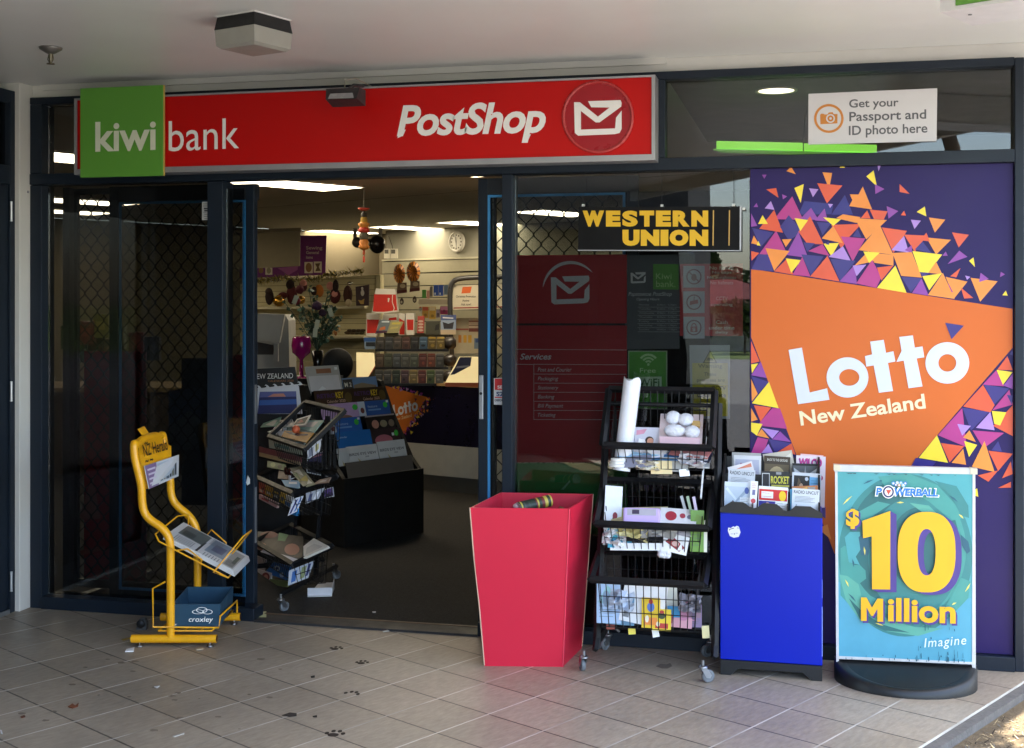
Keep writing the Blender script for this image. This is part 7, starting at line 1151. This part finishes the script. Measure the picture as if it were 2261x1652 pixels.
for lb, x, y, r in (('large round gold vase at left of the gift shelf', 360, 960, 95), ('smaller gold vase half hidden by the flowers on the gift shelf', 705, 945, 68)):
    m_ = MB(); p = A1(15.9)(x, y+r*.85); s_ = (A1(15.9)(x+r, y)-A1(15.9)(x, y)).length; m_.lathe(p, [(.5*s_, 0), (.9*s_, .4*s_), (s_, .85*s_), (.85*s_, 1.4*s_), (.4*s_, 1.7*s_), (.36*s_, 1.8*s_), (.44*s_, 1.85*s_)], gd, 20); single(m_, 'gold_vase', lb, 'vase', 'gold vases on the gift shelf')
box_q('gift_pouch', 'dark maroon pouch with white and gold figure at the right of the gift shelf', 'pouch', A1(15.9), [(1570,1030), (1770,1030), (1770,700), (1560,735)], .06, C(50,22,26), [(ell(1670, 830, 28, 50, 14), C(206,200,190)), (ell(1666, 762, 18, 26, 12), C(206,200,190)), ([(1600,940), (1640,1005), (1690,1005), (1700,920), (1650,950)], C(186,150,70))])
rn = random.Random(44)
for k in range(9):
    x = 1010+k*48 if k < 6 else 1180+(k-6)*60; y = 1440+(k % 2)*22-(30 if k >= 6 else 0); c = ((206,150,90), (190,120,70), (214,180,130), (170,110,60), (196,160,110), (150,96,56))[k % 6]
    plush('%s small ornament figure number %s on the lower gift shelf' % (('peach', 'chestnut', 'cream', 'brown', 'beige', 'cocoa', 'peach topped', 'chestnut topped', 'cream topped')[k], ('one', 'two', 'three', 'four', 'five', 'six', 'seven', 'eight', 'nine')[k]) if False else '%s small ornament figure on the lower gift shelf' % ('peach', 'chestnut', 'cream', 'brown', 'beige', 'cocoa', 'pale peach', 'reddish brown', 'ivory')[k], 15.9, [(x, y, 26, 40, c, 'body'), (x, y-44, 22, 24, (214,170,120), 'head')], 'ornament', 'ornament')
for k in range(4): plush('%s brown twisted loaf shaped ornament on the lower gift shelf' % ('dark', 'dull', 'greyish', 'olive')[k], 15.9, [(1440+70*k, 1455, 60, 26, ((84,66,44), (96,78,56), (90,82,64), (84,80,52))[k], 'body'), (1470+70*k, 1420, 44, 22, (70,56,40), 'twist')], 'ornament', 'ornament')
# tinsel garland
m_ = MB(); rn = random.Random(6); tr = A1(16.1); pth = [(-40,640), (120,640), (300,610), (450,600), (620,630), (800,610), (1000,600), (1120,545), (1240,540), (1400,515), (1550,500), (1660,495)]; tg = [C(120,108,40,.3), C(70,66,26,.3), C(150,140,70,.25), M('tinsel_gold', (190,170,90), .2, 1)]
for i in range(620):
    k = rn.uniform(0, len(pth)-1.001); a, b_ = pth[int(k)], pth[int(k)+1]; f = k-int(k); p = tr(a[0]+(b_[0]-a[0])*f, a[1]+(b_[1]-a[1])*f+rn.gauss(0, 16)); d = Vector((rn.uniform(-1, 1), rn.uniform(-1, 1), rn.uniform(-1, 1))).normalized()*rn.uniform(.03, .075); e = d.orthogonal().normalized()*.006; m_.add([p-e, p+e, p+d+e*.3, p+d-e*.3], [(0, 1, 2, 3)], rn.choice(tg))
single(m_, 'tinsel_garland', 'gold green tinsel garland draped along the top of the gift shelves', 'garland')
# purple banner, roller blind, lantern, mirror bracket
t = thing('purple_banner', 'purple banner about sewing items with two white picture cards', 'banner', A1(17.2)(560, 590)); tr = A1(17.2); pv = M('banner_purple', (104,30,112), .6, var=.08); m_ = MB(); qs(m_, tr, [(-260,600), (1085,545), (1105,-70), (690,-70), (690,400), (-260,445)], .02, pv); m_.build('cloth', t)
m_ = MB(); tr.text(m_, 'Sewing', 785, 165, 1040, 95, C(190,170,180), .002, .02); tr.text(m_, 'General', 785, 220, 985, 172, C(190,170,180), .002, .02); tr.text(m_, 'items', 785, 295, 890, 250, C(190,170,180), .002, .02)
for L in (R4(760, 345, 890, 520), R4(905, 338, 1030, 512), R4(145, 435, 255, 545)): m_.poly(tr.pts(L, .002), C(206,196,186))
m_.poly(tr.pts(ell(826, 432, 48, 74, 20), .003), C(130,92,60)); m_.poly(tr.pts([(925,370), (1010,362), (985,420), (1015,485), (930,490), (955,430)], .003), C(90,66,48)); m_.poly(tr.pts([(340,440), (660,410), (650,470), (560,520), (500,560), (430,500)], .002), C(150,80,150)); m_.poly(tr.pts(ell(200, 480, 34, 50, 16), .003), C(140,130,110)); m_.poly(tr.pts(ell(78, 475, 36, 48, 16), .003), C(130,96,60)); m_.build('print', t)
t = thing('roller_blind', 'beige roller blind pulled down at the left of the doorway view', 'blind', A3(15.6)(350, 880)); tr = A3(15.6); m_ = MB(); qs(m_, tr, [(-150,895), (525,862), (528,560), (-150,585)], .01, C(140,128,100)); m_.build('cloth', t); m_ = MB(); qs(m_, tr, [(-150,578), (532,556), (532,525), (-150,548)], .08, C(120,108,84)); m_.build('cassette', t)
t = thing('hanging_lantern', 'tiered red and yellow paper lantern hanging from the shop ceiling', 'lantern', A3(11.0)(1088, 830)); tr = A3(11.0); ax_ = tr(1088, 830); px_ = (tr(1188, 830)-tr(1088, 830)).length/100
H = lambda y: (tr(1088, y)-tr(1088, 830)).z
for nm, prof, c in (('top_disc', [(0,378), (22,376), (50,362), (50,352), (0,348)], (190,70,50)), ('crown', [(8,376), (14,392), (26,400), (28,430), (26,432)], (44,40,36)), ('tier', [(26,432), (32,470), (30,476)], (176,140,50)), ('tier', [(30,476), (54,492), (40,512), (36,524)], (196,130,50)), ('tier', [(36,524), (50,540), (50,562), (34,568)], (170,44,30)), ('tier', [(34,568), (40,580), (42,620), (34,628)], (84,80,64)), ('tier', [(30,628), (44,650), (36,672), (50,690), (40,710), (16,722)], (196,120,44)), ('tassel', [(10,722), (12,758), (4,766)], (196,84,50)), ('tassel', [(2,770), (9,782), (9,825), (2,830)], (206,70,50))): m_ = MB(); m_.lathe(ax_, [(r*px_, H(y)) for r, y in prof], M('lantern_%d_%d' % c[:2], c, .6, var=.15), 16); m_.build(nm, t)
m_ = MB(); m_.tube([tr(1088, 350), tr(1088, 205), onP((600+1088/3.516)/1.1318, (420+150/3.516)/1.1318, CAM+FWD*11, FWD)], .003, C(150,146,136), 5); m_.build('cord', t)
t = thing('ceiling_mount', 'dark ceiling mounted camera frame behind the hanging lantern', 'camera mount', A3(13.5)(1120, 700)); tr = A3(13.5); m_ = MB(); P_ = [tr(x, y) for x, y in ((1010,530), (1010,655))]; m_.tube(P_, .02, C(96,88,72), 8); m_.tube([tr(1235, 525), tr(1228, 650)], .02, C(120,112,96), 8); m_.tube([tr(1000, 655), tr(1230, 625)], .018, C(40,36,32), 8); m_.build('bracket', t); m_ = MB(); m_.ball(tr(1205, 672), .10, C(26,24,24,.2), 14, (.9, .9, 1)); m_.build('camera', t); m_ = MB(); m_.ball(tr(1030, 655), .06, C(60,56,50,.25), 12); m_.build('camera', t); m_ = MB(); m_.ball(tr(1200, 634), .04, C(220,216,200,.2), 10); m_.build('camera', t)
# grey machine, glass, flowers, chair back at the left
t = thing('photo_kiosk', 'pale grey machine with slanted screen at the left of the doorway view', 'machine', onD(600, 830, 9.2).xy.to_3d()); tr = A3(9.2); kg = C(160,160,158,.4); m_ = MB(); qs(m_, tr, [(60,1900), (435,1900), (425,1340), (395,1290), (60,1290)], .3, C(150,150,148,.5)); m_.build('body', t); m_ = MB(); qs(m_, A3(9.1), [(100,1520), (270,1520), (280,1535), (345,1535), (392,1285), (100,1278)], .05, kg); m_.build('lid', t); m_ = MB(); qs(m_, A3(9.15), [(100,1640), (290,1640), (292,1555), (160,1530), (100,1525)], .02, C(52,52,54,.3)); m_.build('screen', t)
m_ = MB(); qs(m_, A3(9.12), [(292,1700), (332,1700), (332,1545), (300,1545)], .04, C(150,150,148)); m_.build('side_trim', t)
t = thing('wine_glass', 'oversized magenta wine glass standing behind the calendar stand', 'glass', onD(665, 835, 8.5)); ax_ = onD(665.5, 835, 8.5); s_ = 8.5/2750; mg = M('magenta_glass', (160,20,110), .12, spec=.6, alpha=.82); m_ = MB(); m_.lathe(ax_, [(r*s_, z*s_) for r, z in ((20,0), (18,2), (5,5), (4,40), (8,46), (20,56), (22,72), (20,88), (18,92), (16,92), (18,72), (12,56), (0,50))], mg, 24); m_.build('bowl', t)
m_ = MB(); m_.box(onD(665, 850, 8.6), (.2, .2, .1), C(20,20,20)); 
t = thing('display_plinth', 'dark plinth behind the calendar stand carrying the magenta glass and flowers', 'plinth', onD(690, 850, 8.7).xy.to_3d()); p = onD(690, 850, 8.75); m_ = MB(frame_at(p.xy.to_3d(), YAW)); m_.bx(-.17, .2, -.3, .12, .005, onD(690, 836, 8.5).z, C(16,16,17)); m_.build('body', t)
t = thing('flower_vase', 'slim black vase of dark flowers and eucalyptus leaves behind the calendar stand', 'flower vase', onD(700, 836, 8.6)); p = onD(701, 836, 8.6); s_ = 8.6/2750; m_ = MB(); m_.lathe(p, [(9*s_, 0), (9*s_, 30*s_), (14*s_, 62*s_), (12*s_, 62*s_), (8*s_, 40*s_)], C(14,14,15,.2), 16); m_.build('vase', t)
rn = random.Random(12); fg = [C(56,84,62), C(44,70,50), C(74,104,84), C(34,54,36)]; m_ = MB(); m2 = MB(); top_ = p+UPV*60*s_
for i in range(26):
    a = rn.uniform(-1.15, 1.15); h_ = rn.uniform(60, 150)*s_; e = top_+RGT*sin(a)*h_*.62+UPV*h_*cos(a*.6)+FWD*rn.uniform(-.08, .08); m_.tube([top_, top_.lerp(e, .5)+UPV*.02, e], .0025, fg[3], 5)
    for j in range(9): q_ = top_.lerp(e, rn.uniform(.3, 1.05)); d = (RGT*rn.uniform(-1, 1)+UPV*rn.uniform(-.5, .8)+FWD*rn.uniform(-.5, .5)).normalized()*rn.uniform(.02, .05); n_ = d.orthogonal().normalized()*d.length*.36; m2.add([q_, q_+d*.5+n_, q_+d, q_+d*.5-n_], [(0, 1, 2, 3)], rn.choice(fg))
m_.build('stem', t); m2.build('foliage', t)
for x, y, r, c in ((662, 640, 10, (90,24,30)), (700, 675, 11, (66,40,66)), (712, 690, 9, (52,30,52)), (655, 665, 9, (110,30,34))): m_ = MB(); m_.ball(onD(x, y, 8.5), r*s_, M('petal_%d_%d' % c[:2], c, .8, var=.2), 10, (1, .8, .9), .3, x); m_.build('flower', t)
for x, y, rz_ in ((652, 662, .4), (696, 735, .1), (730, 690, -.3), (700, 716, .2)): m_ = MB(); f = frame_at(onD(x, y, 8.45), YAW, .1, rz_); m_.v = []; k_ = MB(f); k_.box((0, 0, 0), (.03, .002, .06), C(196,200,176)); k_.build('tag', t)
m_ = MB(); c_ = onD(745, 805, 8.9); m_.lathe(c_, [(0, -.02), (.11, -.02), (.12, 0), (.11, .015), (0, .02)], C(8,8,9,.7), 28, tuple((-FWD+RGT*.5+UPV*.1).normalized())); o = single(m_, 'chair_back', 'round black chair back behind the calendar stand', 'chair back')
m_ = MB(); pts_ = [onD(745+22*cos(a), 800+0*sin(a), 8.9) for a in (0,)]
rn = random.Random(71); m_ = MB()
t = thing('stock_table', 'low table of stock glimpsed behind the left window grille', 'table', onD(250, 900, 10.5).xy.to_3d()); p = onD(250, 900, 10.8); m_ = MB(frame_at(p.xy.to_3d(), YAW)); m_.bx(-.9, .9, 0, .8, .72, .76, C(120,100,70)); m_.bx(-.86, .86, .02, .78, .005, .72, C(70,58,44)); m_.build('table_top', t)
for k, (x, y, c, nm) in enumerate(((150, 745, (90,110,60), 'green'), (190, 735, (170,70,60), 'red'), (222, 720, (190,180,90), 'yellow'), (258, 745, (200,196,180), 'cream'), (170, 775, (60,110,60), 'dark green'), (210, 770, (120,60,60), 'maroon'), (245, 775, (200,150,110), 'tan'), (300, 760, (150,60,70), 'rose'), (335, 770, (80,90,110), 'slate'))): box_q('stock_bag', '%s gift bag on the stock table behind the left grille' % nm, 'gift bag', QT(0, 0, 1/1.1318, 10.6+.03*k), R4(x-16, y-26, x+16, y+26), .08, C(*(int(v*.55) for v in c)), [(R4(x-10, y-10, x+10, y+8), C(*(int(v*.7) for v in c)))], 'gift bags on the stock table behind the left grille')
